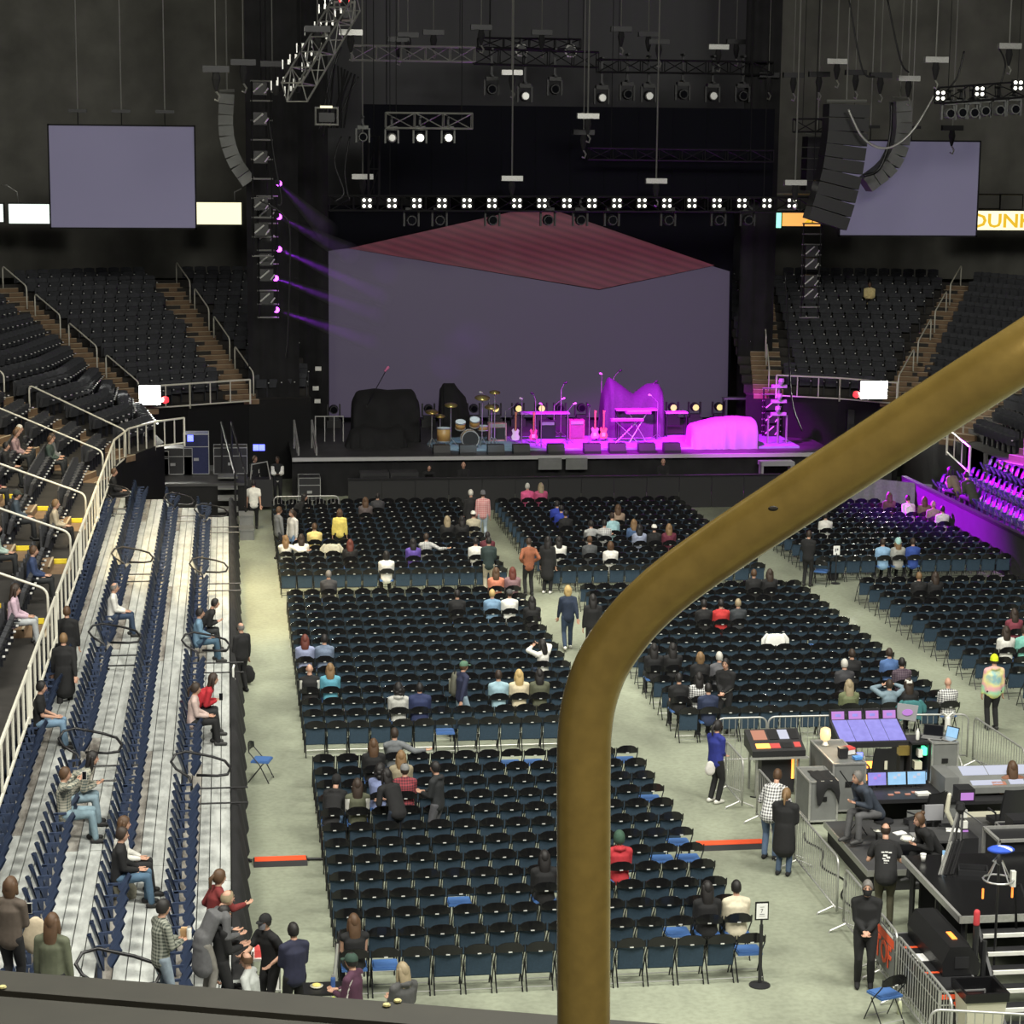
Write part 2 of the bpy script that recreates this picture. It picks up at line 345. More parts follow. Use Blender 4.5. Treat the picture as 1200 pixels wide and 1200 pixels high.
# ---------------------------------------------------------------- seating bowl
def poly_at(pl, t):
    n = len(pl)-1; t = max(0, min(n-1e-6, t)); i = int(t); f_ = t-i
    return pl[i].lerp(pl[i+1], f_)
bowl_seats = []                       # (x, y, z, facing angle, row, section)
def bowl(pairs, zb, zt, n, aisles, key, skip0=0):
    B = [Vector((*p[0], 0)) for p in pairs]; T = [Vector((*p[1], 0)) for p in pairs]
    S = 10*(len(B)-1)
    tb = MB()
    rows = []
    for k in range(n+1):
        rows.append([poly_at(B, (len(B)-1)*i/S).lerp(poly_at(T, (len(B)-1)*i/S), k/n) for i in range(S+1)])
    rise = (zt-zb)/n
    for k in range(n):
        z = zb+rise*k
        up = [Vector((p.x, p.y, z)) for p in rows[k]]; bk = [Vector((p.x, p.y, z)) for p in rows[k+1]]
        lo = [Vector((p.x, p.y, z-rise)) for p in rows[k]]
        tb.grid([lo, up, bk])
    low = [Vector((p.x, p.y, zb)) for p in rows[0]]
    lw = MB(); lw.grid([[Vector((p.x, p.y, 0)) for p in low], low]); lw.grid([low, [Vector((p.x, p.y, 0)) for p in low]]); struct('fascia_wall', lw, 'stage_black')
    bkr = [Vector((p.x, p.y, zt)) for p in rows[n]]; tb.grid([bkr, [Vector((p.x, p.y, 0)) for p in bkr]])
    struct('seating_tier', tb, 'tier_concrete')
    nB = len(B)-1
    for k in range(n):
        a = rows[k]; c = rows[k+1]; mid = [a[i].lerp(c[i], .62) for i in range(S+1)]
        L_ = [0]
        for i in range(S): L_.append(L_[-1]+(mid[i+1]-mid[i]).length)
        d = .3
        while d < L_[-1]-.2:
            i = max(j for j in range(S) if L_[j] <= d); u = (d-L_[i])/(L_[i+1]-L_[i]); p = mid[i].lerp(mid[i+1], u)
            out = (poly_at(B, (i+u)/10)-poly_at(T, (i+u)/10)).normalized()
            ok = True
            for ta in aisles:
                A0 = poly_at(B, ta); A1 = poly_at(T, ta); ax = (A1-A0).normalized(); q = p-A0
                if abs(q.x*ax.y-q.y*ax.x) < .85: ok = False; break
            if ok: bowl_seats.append((p.x, p.y, zb+rise*k, math.atan2(-out.x, out.y), k, key))
            d += .54
    # stairs in the aisles: two steps to a row, each with a pale nosing
    for ta in aisles:
        A0 = poly_at(B, ta); A1 = poly_at(T, ta); ax = (A1-A0).normalized(); sd = Vector((-ax.y, ax.x, 0)); L = (A1-A0).length
        ang = math.atan2(ax.y, ax.x)-pi/2; sg = MB(); sn = MB()
        R = Matrix.Rotation(ang, 3, 'Z')
        for j in range(2*n):
            z = zb+rise*(j-1)/2+rise/2+.012; y0 = L*j/(2*n); yc = y0+L/(4*n)
            c = A0+ax*yc; sg.obox((c.x, c.y, z-rise/4-.01), (1.24, L/(2*n), rise/2+.02), R)
            c = A0+ax*(y0+.03); sn.obox((c.x, c.y, z-.01), (1.24, .05, .05), R)
        o = struct('aisle_stair', sg, 'stair_tread'); q = sn.build('stair_nosing', 'stair_nose', o); q['kind'] = 'stuff'
    return rows
def rail_loop(pts, r=.028, name='handrail', lab='', mt='white_rail', group=None):
    b = MB(); b.tube(pts, r, 6); o = b.build(name, mt, smooth=True); tag(o, lab, 'handrail', group); return o
def bend(a, c, h, ra=.18):       # an arch rail: post up at a, rounded, along to c, rounded, post down
    a = Vector(a); c = Vector(c); ta = a+Vector((0,0,h)); tc = c+Vector((0,0,h)); d = (tc-ta).normalized(); up = Vector((0,0,1))
    pts = [a]
    for s_ in range(5):
        u = s_/4; p0 = ta-up*ra; p2 = ta+d*ra; pts.append(p0.lerp(ta, u).lerp(ta.lerp(p2, u), u))
    for s_ in range(5):
        u = s_/4; p0 = tc-d*ra; p2 = tc-up*ra; pts.append(p0.lerp(tc, u).lerp(tc.lerp(p2, u), u))
    pts.append(c); return pts
ZB = 3.2; ZT = 7.2; NR = 13
LP = [((-3.95,18),(-15.9,18)),((-3.95,46),(-15.9,46)),((-3.95,58),(-15.9,58)),((-3.95,67),(-15.6,71)),((-3.6,71.5),(-14.6,77)),((-2.3,75.4),(-12.5,84.5)),((-3.0,79.6),(-10.2,90.4))]
LA = [1.0, 1.57, 2.08, 3.0, 4.1]
bowl(LP, 2.7, ZT, NR, LA, 'left side')
EP = [((-3.4,80.3),(-9.9,91)),((-1.6,82.3),(-6.2,93.4)),((.75,83.7),(-2.5,94.6)),((3.2,84.4),(2.6,95.4))]
EA = [0.12, 1.92]
bowl(EP, ZB, ZT, NR, EA, 'left end')
RP = [((20.9,84.6),(22.2,95.2)),((22.1,84.3),(24.4,94.8)),((24.3,83.0),(28.9,94.4)),((26.3,81.2),(33.2,93.2))]
RA = [0.75, 2.93]
bowl(RP, ZB, ZT, NR, RA, 'right end')
SP = [((26.4,81.0),(33.4,93.0)),((26.9,75),(38,82)),((26.9,66),(38.5,68)),((26.9,40),(38.5,40))]
SA = [0.8, 1.5]
bowl(SP, 2.4, ZT, NR, SA, 'right side')
# handrails of the bowl aisles, each a bent tube straddling about three rows
def aisle_rails(pairs, ta, zb, zt, spans, lab, side=0):
    B = [Vector((*p[0], 0)) for p in pairs]; T = [Vector((*p[1], 0)) for p in pairs]
    A0 = poly_at(B, ta); A1 = poly_at(T, ta); sd = Vector((-(A1-A0).y, (A1-A0).x, 0)).normalized()*side
    for i, (u, v) in enumerate(spans):
        a = A0.lerp(A1, u)+sd; c = A0.lerp(A1, v)+sd; a.z = zb+(zt-zb)*u; c.z = zb+(zt-zb)*v
        rail_loop(bend(a, c, .92), .03, 'handrail', 'white bent handrail %s, %s upward' % (lab, orl(i)), group='aisle handrails of the seating bowl')
sp4 = [(.03,.24),(.30,.49),(.55,.73),(.79,.97)]
aisle_rails(EP, .12, ZB, ZT, sp4, 'on the stair at the far left corner')
aisle_rails(EP, 1.92, ZB, ZT, sp4, 'on the stair left of the stage', -.5)
aisle_rails(RP, .75, ZB, ZT, sp4, 'on the stair just right of the stage')
aisle_rails(RP, 2.93, ZB, ZT, sp4, 'on the stair right of the yellow-shirted spectator')
aisle_rails(LP, 1.0, 2.7, ZT, [(.0,.30)], 'on the left stair beside the pink-sleeved woman')
aisle_rails(LP, 1.57, 2.7, ZT, [(.0,.30)], 'on the left stair above the beige-shirted man')
aisle_rails(LP, 2.08, 2.7, ZT, [(.0,.30),(.36,.6)], 'on the left stair with yellow step ends')
aisle_rails(LP, 3.0, 2.7, ZT, [(.0,.32),(.38,.62)], 'on the left stair next to the seated crowd')
aisle_rails(LP, 4.1, 2.7, ZT, [(.0,.30),(.38,.62)], 'on the left stair below the corner stair')
aisle_rails(SP, .8, 2.4, ZT, [(.05,.3)], 'at the right side seats')
aisle_rails(SP, 1.5, 2.4, ZT, [(.05,.3)], 'at the purple lit right side seats')
# yellow step ends in the left side seats
for ta in LA[:3]:
    B = [Vector((*p[0], 0)) for p in LP]; T = [Vector((*p[1], 0)) for p in LP]
    for k in range(5):
        A0 = poly_at(B, ta); A1 = poly_at(T, ta); c = A0.lerp(A1, (k+.35)/NR)
        b = MB(); b.box(-.17, .17, -.07, .07, 0, .10); b.box(-.2,.2,-.05,.05,-.05,0)
        o = b.build('step_edge_plate', 'yellow_edge', loc=(c.x, c.y+.72, 2.7+(ZT-2.7)/NR*k+.02)); tag(o, 'yellow end plate, %s row from the rail, %s left stair from the camera' % (ORD[k], ORD[LA.index(ta)]), 'step plate', 'yellow row end plates')
# white panel railing along the front of the side seats
def panel_rail(name, p0, p1, z0, h, lab, bars=6, mt='white_rail', r=.03, grp=None):
    p0 = Vector((*p0, z0)); p1 = Vector((*p1, z0)); t = thing(name, lab, 'railing', p0, group=grp); d = p1-p0
    up = Vector((0,0,h)); b = MB(); b.tube([up*0, up], r*1.3, 6); b.build('post', mt, t)
    b = MB(); b.tube([d, d+up], r*1.3, 6); b.build('post', mt, t)
    b = MB(); b.tube([up, d+up], r*1.2, 6); b.build('top_rail', mt, t)
    b = MB(); b.tube([Vector((0,0,.12)), d+Vector((0,0,.12))], r, 6); b.build('bottom_rail', mt, t)
    for k in range(1, bars):
        q = d*(k/bars); b = MB(); b.tube([q+Vector((0,0,.12)), q+up], r*.8, 4); b.build('baluster', mt, t)
    return t
ys = [27.5, 32.9, 33.3, 39.0, 39.4, 45.5, 46, 53.0, 53.5, 60.5, 61, 70.0]
for i in range(0, 12, 2):
    panel_rail('guard_rail', (-3.75, ys[i]), (-3.75, ys[i+1]), 2.55, 1.0, 'white guard rail above the blue seat row, %s panel counted from the camera' % ORD[i//2], 6, grp='white guard rails along the left side')
arc = [(-3.75,70.0),(-3.4,72.8),(-2.6,74.6),(-1.6,75.6)]
for i in range(3): panel_rail('guard_rail', arc[i], arc[i+1], 2.55, 1.0, 'white guard rail at the curved left corner, %s panel from the straight run' % ORD[i], 3, grp='corner guard rails')
panel_rail('guard_rail', (-3.3,81.0), (-1.5,82.0), 3.1, .95, 'white rail before the far left end seats, part behind the floodlight', 2)
panel_rail('guard_rail', (-1.5,82.0), (.8,83.3), 3.1, .95, 'white rail before the far left end seats, part beside the stage drape', 3)
panel_rail('guard_rail', (22.0,84.0), (24.3,82.8), 3.1, .95, 'white rail before the far right end seats, part nearest the stage', 3)
panel_rail('guard_rail', (24.3,82.8), (26.1,81.0), 3.1, .95, 'white rail before the far right end seats, part by the red lamp', 2)
panel_rail('guard_rail', (26.6,61.5), (26.6,67.5), 1.9, 1.0, 'magenta lit guard rail above the purple seats', 6)
panel_rail('guard_rail', (25.6,71.0), (26.5,76), 1.9, 1.0, 'white guard rail left of the magenta lit one', 3)
panel_rail('guard_rail', (26.6,54.5), (26.6,61.0), 1.9, 1.0, 'guard rail at the right frame edge', 6)

# ---------------------------------------------------------------- risers with plank decks at the left side
DX = [(-1.0, -.08, .95), (-2.0, -1.0, 1.25), (-3.0, -2.0, 1.55), (-3.85, -3.0, 1.85)]
YN, YF = 22.0, 70.2
secs = [22.0, 28.2, 34.6, 41.5, 49.0, 57.5, 66.0, 70.2]
for di, (x0, x1, z) in enumerate(DX):
    b = MB(); b.box(x0, x1, YN, YF, z-.32 if di else .0, z-.05); deck = struct('riser_deck', b, 'dark_steel')
    npl = 5
    for s_ in range(len(secs)-1):
        a, c = secs[s_], secs[s_+1]
        for k in range(npl):
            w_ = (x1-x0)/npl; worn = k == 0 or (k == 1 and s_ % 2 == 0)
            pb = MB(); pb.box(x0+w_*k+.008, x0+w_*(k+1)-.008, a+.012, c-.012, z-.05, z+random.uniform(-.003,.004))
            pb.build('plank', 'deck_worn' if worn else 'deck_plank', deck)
b = MB(); b.box(-3.95, -3.85, YN, YF+1, 0, 2.7); struct('trim_1', b, 'dark_steel')
# black drape along the floor side of the risers
b = MB(); rows = []
N = 260
for j, (xx, z) in enumerate([(-.07,1.0),(-.02,1.04),(.06,1.0),(.12,.7),(.17,.35),(.22,.0)]):
    rows.append([(xx+(.05*j/5)*sin(i*.9+.6*sin(i*.23)), YN+(73.5-YN)*i/N, z) for i in range(N+1)])
b.grid(rows); o = b.build('riser_skirt', 'black_cloth', smooth=True); tag(o, 'long black drape along the floor edge of the left risers', 'drape')
# ... and the black wall along the right side of the floor, with its three tiers
b = MB(); b.box(24.0, 24.12, 40, 73.5, 0, 1.45); o = struct('wall_1', b, 'black_cloth')
b = MB(); b.box(23.98, 24.16, 40, 73.5, 1.45, 1.53); struct('trim_2', b, 'dark_steel')
o = folds(0, 4.6, 0, 0, 1.5, .05, .45, 21, 3).build('end_skirt', cmat((.22,.22,.24)), smooth=True); o.location = (21.0,74.6,0); o.rotation_euler = (0,0,-.72); tag(o, 'pleated skirt lit magenta at the far end of the right floor wall', 'drape')
RX = [(24.12, 25.0, 1.0), (25.0, 25.85, 1.3), (25.85, 26.7, 1.6)]
for x0, x1, z in RX:
    b = MB(); b.box(x0, x1, 40, 72.5, 0, z-.05); deck = struct('riser_deck', b, 'dark_steel')
    for k in range(4):
        for a in range(40, 72, 8):
            w_ = (x1-x0)/4; pb = MB(); pb.box(x0+w_*k+.008, x0+w_*(k+1)-.008, a+.01, min(72.5,a+8)-.01, z-.05, z); pb.build('plank', 'deck_plank', deck)
# end wall of the bowl below the end seats
b = MB(); b.box(-8, 3, 84.9, 85.1, 0, 3.1); struct('wall_2', b, 'wall_cloth')

# ---------------------------------------------------------------- stage
SZ = 1.5
b = MB(); b.box(2.3, 23.4, 79.6, 92, SZ-.12, SZ); st = struct('stage_deck', b, 'stage_deck')
b = MB(); b.box(2.3, 23.4, 79.5, 79.6, SZ-.13, SZ+.01); b.build('stage_edge_strip', 'stage_edge', st)
sk = folds(2.3, 23.4, 79.75, 0, SZ-.13, .06, .5, 5, 3).build('stage_skirt', 'black_cloth', smooth=True); tag(sk, 'black pleated skirt hanging below the stage front', 'drape')
b = MB()
for i in range(17):
    x = 6.85+i*1.22; 
t = thing('stage_barricade', 'long black barricade wall standing before the stage', 'barricade', (4.2, 76.2, 0))
for i in range(16):
    b = MB(); b.box(i*1.22+.01, (i+1)*1.22-.01, 0, .05, 0, 1.18); b.build('barricade_panel', 'stage_black', t)
b = MB(); b.box(0, 19.5, -.06, .12, 1.18, 1.22); b.build('barricade_cap', 'dark_steel', t)
# LED wall
LY = 90
def qz(x, y): v = Q(x, y, LY); return (v.x, v.z)
t = thing('stage_screen', 'huge stage screen showing grey lavender with a dark red roof shape', 'screen', (0, LY, 0))
b = MB(); b.box(3.95, 21.5, .02, .35, 1.5, 10.6); b.build('screen_frame', 'dark_led', t)
b = MB(); b.prism([qz(*p) for p in [(379,489),(379,295),(407,291),(702,340),(835,312),(855,318),(852,489)]], -.02, .02); b.build('lavender_picture', 'lav_led', t)
b = MB(); b.prism([qz(*p) for p in [(409,291),(610,246),(652,247),(837,311),(702,339)]], -.03, .02); b.build('red_picture', 'red_led', t)
# big black header panel above
b = MB(); v0 = Q(424,122,87); v1 = Q(905,233,87); b.box(v0.x, v1.x, 87, 87.2, v1.z, v0.z)
for k in range(1, 12): x = v0.x+(v1.x-v0.x)*k/12; b.box(x-.02, x+.02, 86.97, 87, v1.z, v0.z)
hp = b.build('header_panel', 'dark_led'); tag(hp, 'wide blank black panel hanging above the stage screen', 'panel')
for x in (v0.x+1, v1.x-1): b = MB(); b.tube([(x,87.1,v0.z-.05),(x,87.1,33)], .02, 4); b.build('hanger_cable', 'dark_steel', hp)

# ---------------------------------------------------------------- side screens and lit signs
for (x0,y0,x1,y1,lab,Y) in [(57,147,229,267,'large blank lavender projection screen hanging at the left',84),(988,165,1143,276,'large blank lavender projection screen hanging at the right, partly behind speakers',84)]:
    a = Q(x0,y0,Y); c = Q(x1,y1,Y); t = thing('side_screen', lab, 'screen', (a.x, Y, c.z))
    b = MB(); b.box(0, c.x-a.x, -.02, .02, 0, a.z-c.z); b.build('screen_fabric', 'screen_cloth', t)
    b = MB(); w_ = c.x-a.x; h_ = a.z-c.z
    for q in [(-.06,0,-.06,h_+.06),(w_,w_+.06,-.06,h_+.06)]: b.box(q[0],q[1],-.04,.08,q[2],q[3])
    b.box(-.06,w_+.06,-.04,.08,h_,h_+.06); b.box(-.06,w_+.06,-.04,.08,-.06,0); b.build('screen_border', 'black_cloth', t)
    for k in range(3):
        x = w_*(.2+.3*k); b = MB(); b.tube([(x,.05,h_+.06),(x,.05,h_+.55)], .02, 4); b.box(x-.35,x+.35,-.05,.15,h_+.5,h_+.62); b.build('hanging_bracket', 'dark_steel', t)
        b = MB(); b.tube([(x,.05,h_+.6),(x,.05,31-c.z)], .022, 4); b.build('hanging_cable', 'galvanised', t)
def sign(x0,y0,x1,y1,Y,mt,lab):
    a = Q(x0,y0,Y); c = Q(x1,y1,Y); t = thing('lit_sign', lab, 'sign', (a.x, Y, c.z)); w_ = c.x-a.x; h_ = a.z-c.z
    b = MB(); b.box(0, w_, -.03, 0, 0, h_); b.build('lit_face', mt, t)
    b = MB(); b.box(-.05, w_+.05, 0, .3, -.05, h_+.05); b.box(-.05,w_+.05,-.05,0,h_,h_+.05); b.box(-.05,w_+.05,-.05,0,-.05,0); b.build('sign_box', 'dark_steel', t)
    return t, w_, h_
sign(-30,239,4,260,93,'sign_white','bright white sign cut by the left frame edge')
sign(10,239,59,262,93,'sign_white','bright white sign left of the left side screen')
sign(229,237,283,263,93,'sign_warm','glaring warm white sign right of the left side screen')
t1 = sign(905,246,915,267,93,'sign_green','small pale green sign right of the lamp truss')
t2 = sign(917,247,962,265,93,'sign_orange','orange lit sign half hidden behind the black speaker stack')
t3, w3, h3 = sign(1138,247,1262,270,93,'sign_warm','white sign with yellow letters at the right frame edge')
def text(s_, name, mt, parent, loc, size, rot, ext=.01, align='LEFT', sx=1):
    c = bpy.data.curves.new(name, 'FONT'); c.body = s_; c.offset = .022*size if size > .4 else 0; c.size = size; c.extrude = ext; c.align_x = align; c.resolution_u = 2
    o = bpy.data.objects.new(name, c); COL.objects.link(o)
    dg = bpy.context.evaluated_depsgraph_get(); me = bpy.data.meshes.new_from_object(o.evaluated_get(dg)); bpy.data.objects.remove(o)
    q = link(name, me, None, parent, loc); me.materials.clear(); me.materials.append(M[mt]); q.rotation_euler = rot; q.scale = (sx, 1, 1); return q
text('DUNKIN', 'sign_lettering', 'sign_yellow', t3, (.0, -.04, .13), .85, (pi/2,0,0), .01, 'LEFT', 1.18)
text('2', 'sign_lettering', 'sign_yellow', t2[0], (.95, -.04, .1), .75, (pi/2,0,0), .01, 'LEFT', 1.4)
# structure around the signs
for (pts, Y, lab) in [([(2,217),(8,217),(20,225),(22,240)],93,'thin bent rail above the left white sign'),([(275,235),(275,225),(283,221)],93,'thin bent rail above the warm white sign')]:
    rail_loop([Q(x,y,Y) for x,y in pts], .03, 'service_rail', lab, 'galvanised')
for (x0,y0,x1,y1,lab) in [(1145,228,1172,245,'dark window frame above the yellow lettered sign, left one'),(1172,228,1198,246,'dark window frame above the yellow lettered sign, right one'),(910,227,950,246,'open black steel frame above the small green sign')]:
    a = Q(x0,y0,92.5); c = Q(x1,y1,92.5); b = MB(); b.tube([(a.x,92.5,a.z),(c.x,92.5,a.z),(c.x,92.5,c.z),(a.x,92.5,c.z)], .045, 4, closed=True); tag(b.build('steel_frame','galvanised' if x0<1000 else 'dark_steel'), lab, 'frame')
def floodlight(x0,y0,x1,y1,Y,lab,red,zside):
    a = Q(x0,y0,Y); c = Q(x1,y1,Y); w_ = c.x-a.x; h_ = a.z-c.z; t = thing('floodlight', lab, 'floodlight', (a.x, Y, c.z))
    b = MB(); b.box(0,w_,-.02,0,0,h_); b.build('lamp_face','flood_face',t)
    b = MB(); b.box(-.04,w_+.04,0,.15,-.04,h_+.04); b.build('housing','dark_steel',t)
    b = MB(); x = w_+.18 if red > 0 else -.18; b.lathe((x,-.05,h_*.25),[(.02,-.14),(.13,-.08),(.14,0),(.12,.1),(.02,.14)],10); b.build('red_beacon','red_lamp',t)
    l = area('floodlight_beam', (a.x+w_/2, Y-.1, c.z+h_/2), w_, 260, (1,1,.9), (a.x+w_/2, Y-5, c.z-1.0), h_)
floodlight(163,452,188,474,80.2,'glaring white floodlight at the left bowl corner',1,0)
floodlight(1009,447,1039,467,80.2,'glaring white floodlight at the right bowl corner',-1,0)
# ================================================================ RIGGING OVER THE STAGE
def truss(name, a, c, w_=.5, h_=.5, n=None, lab='', mt='galvanised', r=.035, grp=None, cat='truss'):
    a = Vector(a); c = Vector(c); d = c-a; L = d.length; dx = d.normalized(); up = Vector((0,0,1)) if abs(dx.z) < .9 else Vector((0,1,0))
    sd = dx.cross(up).normalized(); up = sd.cross(dx).normalized(); t = thing(name, lab, cat, a, group=grp); n = n or max(2, int(L/.9))
    ch = [sd*(i*w_/2)+up*(j*h_/2) for i, j in ((-1,-1),(1,-1),(1,1),(-1,1))]
    for q in ch: b = MB(); b.tube([q, q+d], r, 5); b.build('chord', mt, t)
    b = MB()
    for i in range(n+1):
        p = d*(i/n)
        for k in range(4): b.tube([p+ch[k], p+ch[(k+1)%4]], r*.6, 4)
        if i < n:
            for k in (0,2): b.tube([p+ch[k] if i%2 else p+ch[(k+3)%4], d*((i+1)/n)+(ch[(k+3)%4] if i%2 else ch[k])], r*.6, 4)
            b.tube([p+ch[2], d*((i+1)/n)+ch[3]], r*.6, 4)
    q = b.build('truss_lacing', mt, t); q['kind'] = 'stuff'
    if min(a.z, c.z) > 5:
        for f_ in (.12,.88): p = d*f_; b = MB(); b.tube([p, Vector((p.x,p.y,33-a.z))], .014, 4); b.build('hanger_cable', 'dark_steel', t)
    return t
def qtruss(x0,y0,x1,y1,Y,s_,lab,mt='dark_steel',Y2=None,r=.035): return truss('lighting_truss', Q(x0,y0,Y), Q(x1,y1,Y2 or Y), s_, s_, None, lab, mt, r)
front = qtruss(386,238,962,240,82,.55,'long lamp truss hanging just above the stage screen')
qtruss(452,141,553,142,80,.55,'short truss carrying four spotlights, upper left', 'steel')
qtruss(412,62,556,64,84,.55,'upper left truss with bright diagonal struts','steel')
qtruss(556,66,700,70,88,.6,'dark upper truss left of the centre cable')
qtruss(700,77,905,80,88,.5,'dark upper truss right of the centre cable')
qtruss(560,50,680,52,90,.4,'thin dark truss behind the ring lamps')
qtruss(690,180,905,183,85,.45,'faint dark truss across the black header panel')
qtruss(931,147,1010,147,83,.5,'short truss at the right speaker stack')
qtruss(1098,112,1205,104,76,.55,'truss with lamps at the upper right edge')
qtruss(408,2,345,108,74,.7,'sloping truss crowded with lamps at the upper left','steel',70)
qtruss(438,160,438,236,82,.4,'vertical truss at the left end of the lamp truss')
# the four white dots on every blinder
for i in range(18):
    x = 430+i*(928-430)/17.0; v = Q(x, 238, 81.60)
    t = thing('blinder_lamp', 'four-bulb blinder, %s from the left on the long lamp truss' % ORD[i], 'lamp', v, group='blinders on the long lamp truss')
    b = MB(); b.box(-.2,.2,0,.16,-.2,.2); b.build('housing', 'dark_steel', t)
    for a in (-.11,.11):
        for c in (-.11,.11):
            b = MB(); b.lathe((a,0,c),[(.055,0),(.06,.02),(.02,.04)],8,0,Matrix.Rotation(pi/2,3,'X')); b.build('bulb','white_lamp',t)
# moving heads
def moving_head(v, lab, lit=None, s_=1.0, grp=None, up=False, mt='black_case', tilt=0, rod=.35):
    t = thing('moving_head_light', lab, 'stage light', v, group=grp); t.scale = (s_,s_,s_)
    sg = 1 if up else -1
    b = MB(); b.box(-.2,.2,-.16,.16,0 if up else -.14,.14 if up else 0); b.build('base', mt, t)
    if not up: b = MB(); b.box(-.04,.04,-.29,.29,0,.06); b.box(-.04,.04,-.04,.04,.0,rod); b.box(-.04,.04,-.29,.29,rod-.06,rod); b.build('clamp', 'dark_steel', t)
    for sx in (-1,1):
        b = MB(); b.box(sx*.24-.03,sx*.24+.03,-.07,.07,min(.1*sg,.62*sg),max(.1*sg,.62*sg)); b.build('yoke_arm', mt, t)
    R = Matrix.Rotation(pi/2+tilt,3,'X')
    b = MB(); b.lathe((0,0,.42*sg),[(.10,-.2),(.16,-.14),(.19,0),(.17,.22),(.16,.26)],10,0,R); b.build('lamp_head', mt, t)
    b = MB(); b.lathe(Vector((0,0,.42*sg))+R@Vector((0,0,.262)),[(.13,0),(.12,.015)],10,0,R); b.build('lens', lit or 'dark_led', t)
    return t
for i, (x, y, l) in enumerate([(425,147,None),(459,148,'glint'),(492,148,'white_lamp'),(525,148,'white_lamp')]):
    moving_head(Q(x, y, 80), 'spotlight hanging below the short upper left truss, %s from the left' % ORD[i], l, 1.0, 'spotlights on the short truss', mt='grey_case')
for i, x in enumerate([482,515,577,642,680,717,783,842,876]):
    moving_head(Q(x, 243, 82.05), 'dark moving light hanging below the long lamp truss, %s from the left' % ORD[i], None, 1.15, 'moving lights below the lamp truss')
for i, (x, y) in enumerate([(576,90),(615,98),(650,90),(705,100),(735,96),(760,98),(800,96),(835,98),(870,98)]):
    moving_head(Q(x, y, 88), 'dim moving light under the dark upper trusses, %s from the left' % ORD[i], 'glint' if i%2 else None, 1.2, 'dim lights on the upper trusses', rod=.95)
for i, (x, y) in enumerate([(1112,118),(1126,117),(1140,117),(1153,115),(1170,114),(1188,113)]):
    moving_head(Q(x, y, 76), 'moving light on the upper right truss, %s from the left' % ORD[i], None, 1.1, 'lights on the upper right truss', mt='grey_case')
for i, (x, y) in enumerate([(1102,112),(1148,107),(1193,100)]):
    v = Q(x, y, 75.62); t = thing('blinder_lamp', 'four-bulb blinder on the upper right truss, %s from the left' % ORD[i], 'lamp', v, group='blinders on the upper right truss')
    b = MB(); b.box(-.2,.2,0,.16,-.2,.2); b.build('housing','dark_steel',t)
    for a in (-.1,.1):
        for c in (-.1,.1): b = MB(); b.lathe((a,0,c),[(.06,0),(.06,.03)],8,0,Matrix.Rotation(pi/2,3,'X')); b.build('bulb','white_lamp',t)
for i, (x, y) in enumerate([(611,59),(669,60)]):
    v = Q(x, y, 89.85); t = thing('ring_lamp', 'hexagonal ring lamp with pale rim, %s of two near the top centre' % ('left' if i==0 else 'right'), 'lamp', v)
    b = MB(); b.tube([(.24*cos(k*pi/3),0,.24*sin(k*pi/3)) for k in range(6)], .055, 6, closed=True); b.build('rim','glint',t)
    b = MB(); b.lathe((0,.05,0),[(.22,0),(.2,.2)],10,0,Matrix.Rotation(pi/2,3,'X')); b.build('lamp_body','dark_steel',t); b = MB(); b.box(-.03,.03,-.03,.4,.2,.55); b.build('clamp','dark_steel',t)
# chain motors with chains
motors = [(253,81,70,0),(285,73,74,0),(319,75,78,0),(372,34,72,0),(411,38,78,1),(508,38,86,0),(564,32,86,0),(600,85,86,1),(600,209,84,1),(425,207,84,1),(635,38,88,0),(689,136,82,1),(684,155,84,0),
 (728,34,86,0),(772,49,86,0),(769,212,84,1),(760,40,88,0),(842,55,88,1),(863,49,90,0),(901,88,88,0),(930,88,84,0),(932,214,80,1),(960,87,84,0),(1032,88,80,0),(1065,92,80,1),(1097,70,74,1),(1183,54,76,1),(1116,150,82,0),(981,72,82,1),(1003,85,82,0),(467,46,86,0),(478,41,86,0)]
def hoist(i, x, y, Y, big):
    v = Q(x, y, Y); t = thing('chain_hoist', 'chain hoist on a long chain, %s counted from the left above the arena' % orl(i), 'hoist', v, group='chain hoists of the rig')
    b = MB(); b.tube([(0,0,0),(0,0,33-v.z)], .030 if big else .018, 4); b.build('chain','steel',t)
    b = MB(); b.box(-.42,.42,-.12,.12,-.1,.1); b.build('motor_body','dark_steel' if not big else 'galvanised',t)
    b = MB(); b.lathe((0,0,-.5),[(.04,-.2),(.1,0),(.14,.2),(.1,.4)],8); b.build('chain_bag','black_cloth',t)
    b = MB(); b.tube([(0,0,-.7),(.1,0,-.85),(.05,0,-1.0),(-.06,0,-.95)], .035, 5); b.build('hook','steel',t)
for i, mo in enumerate(sorted(motors)): hoist(i, *mo)
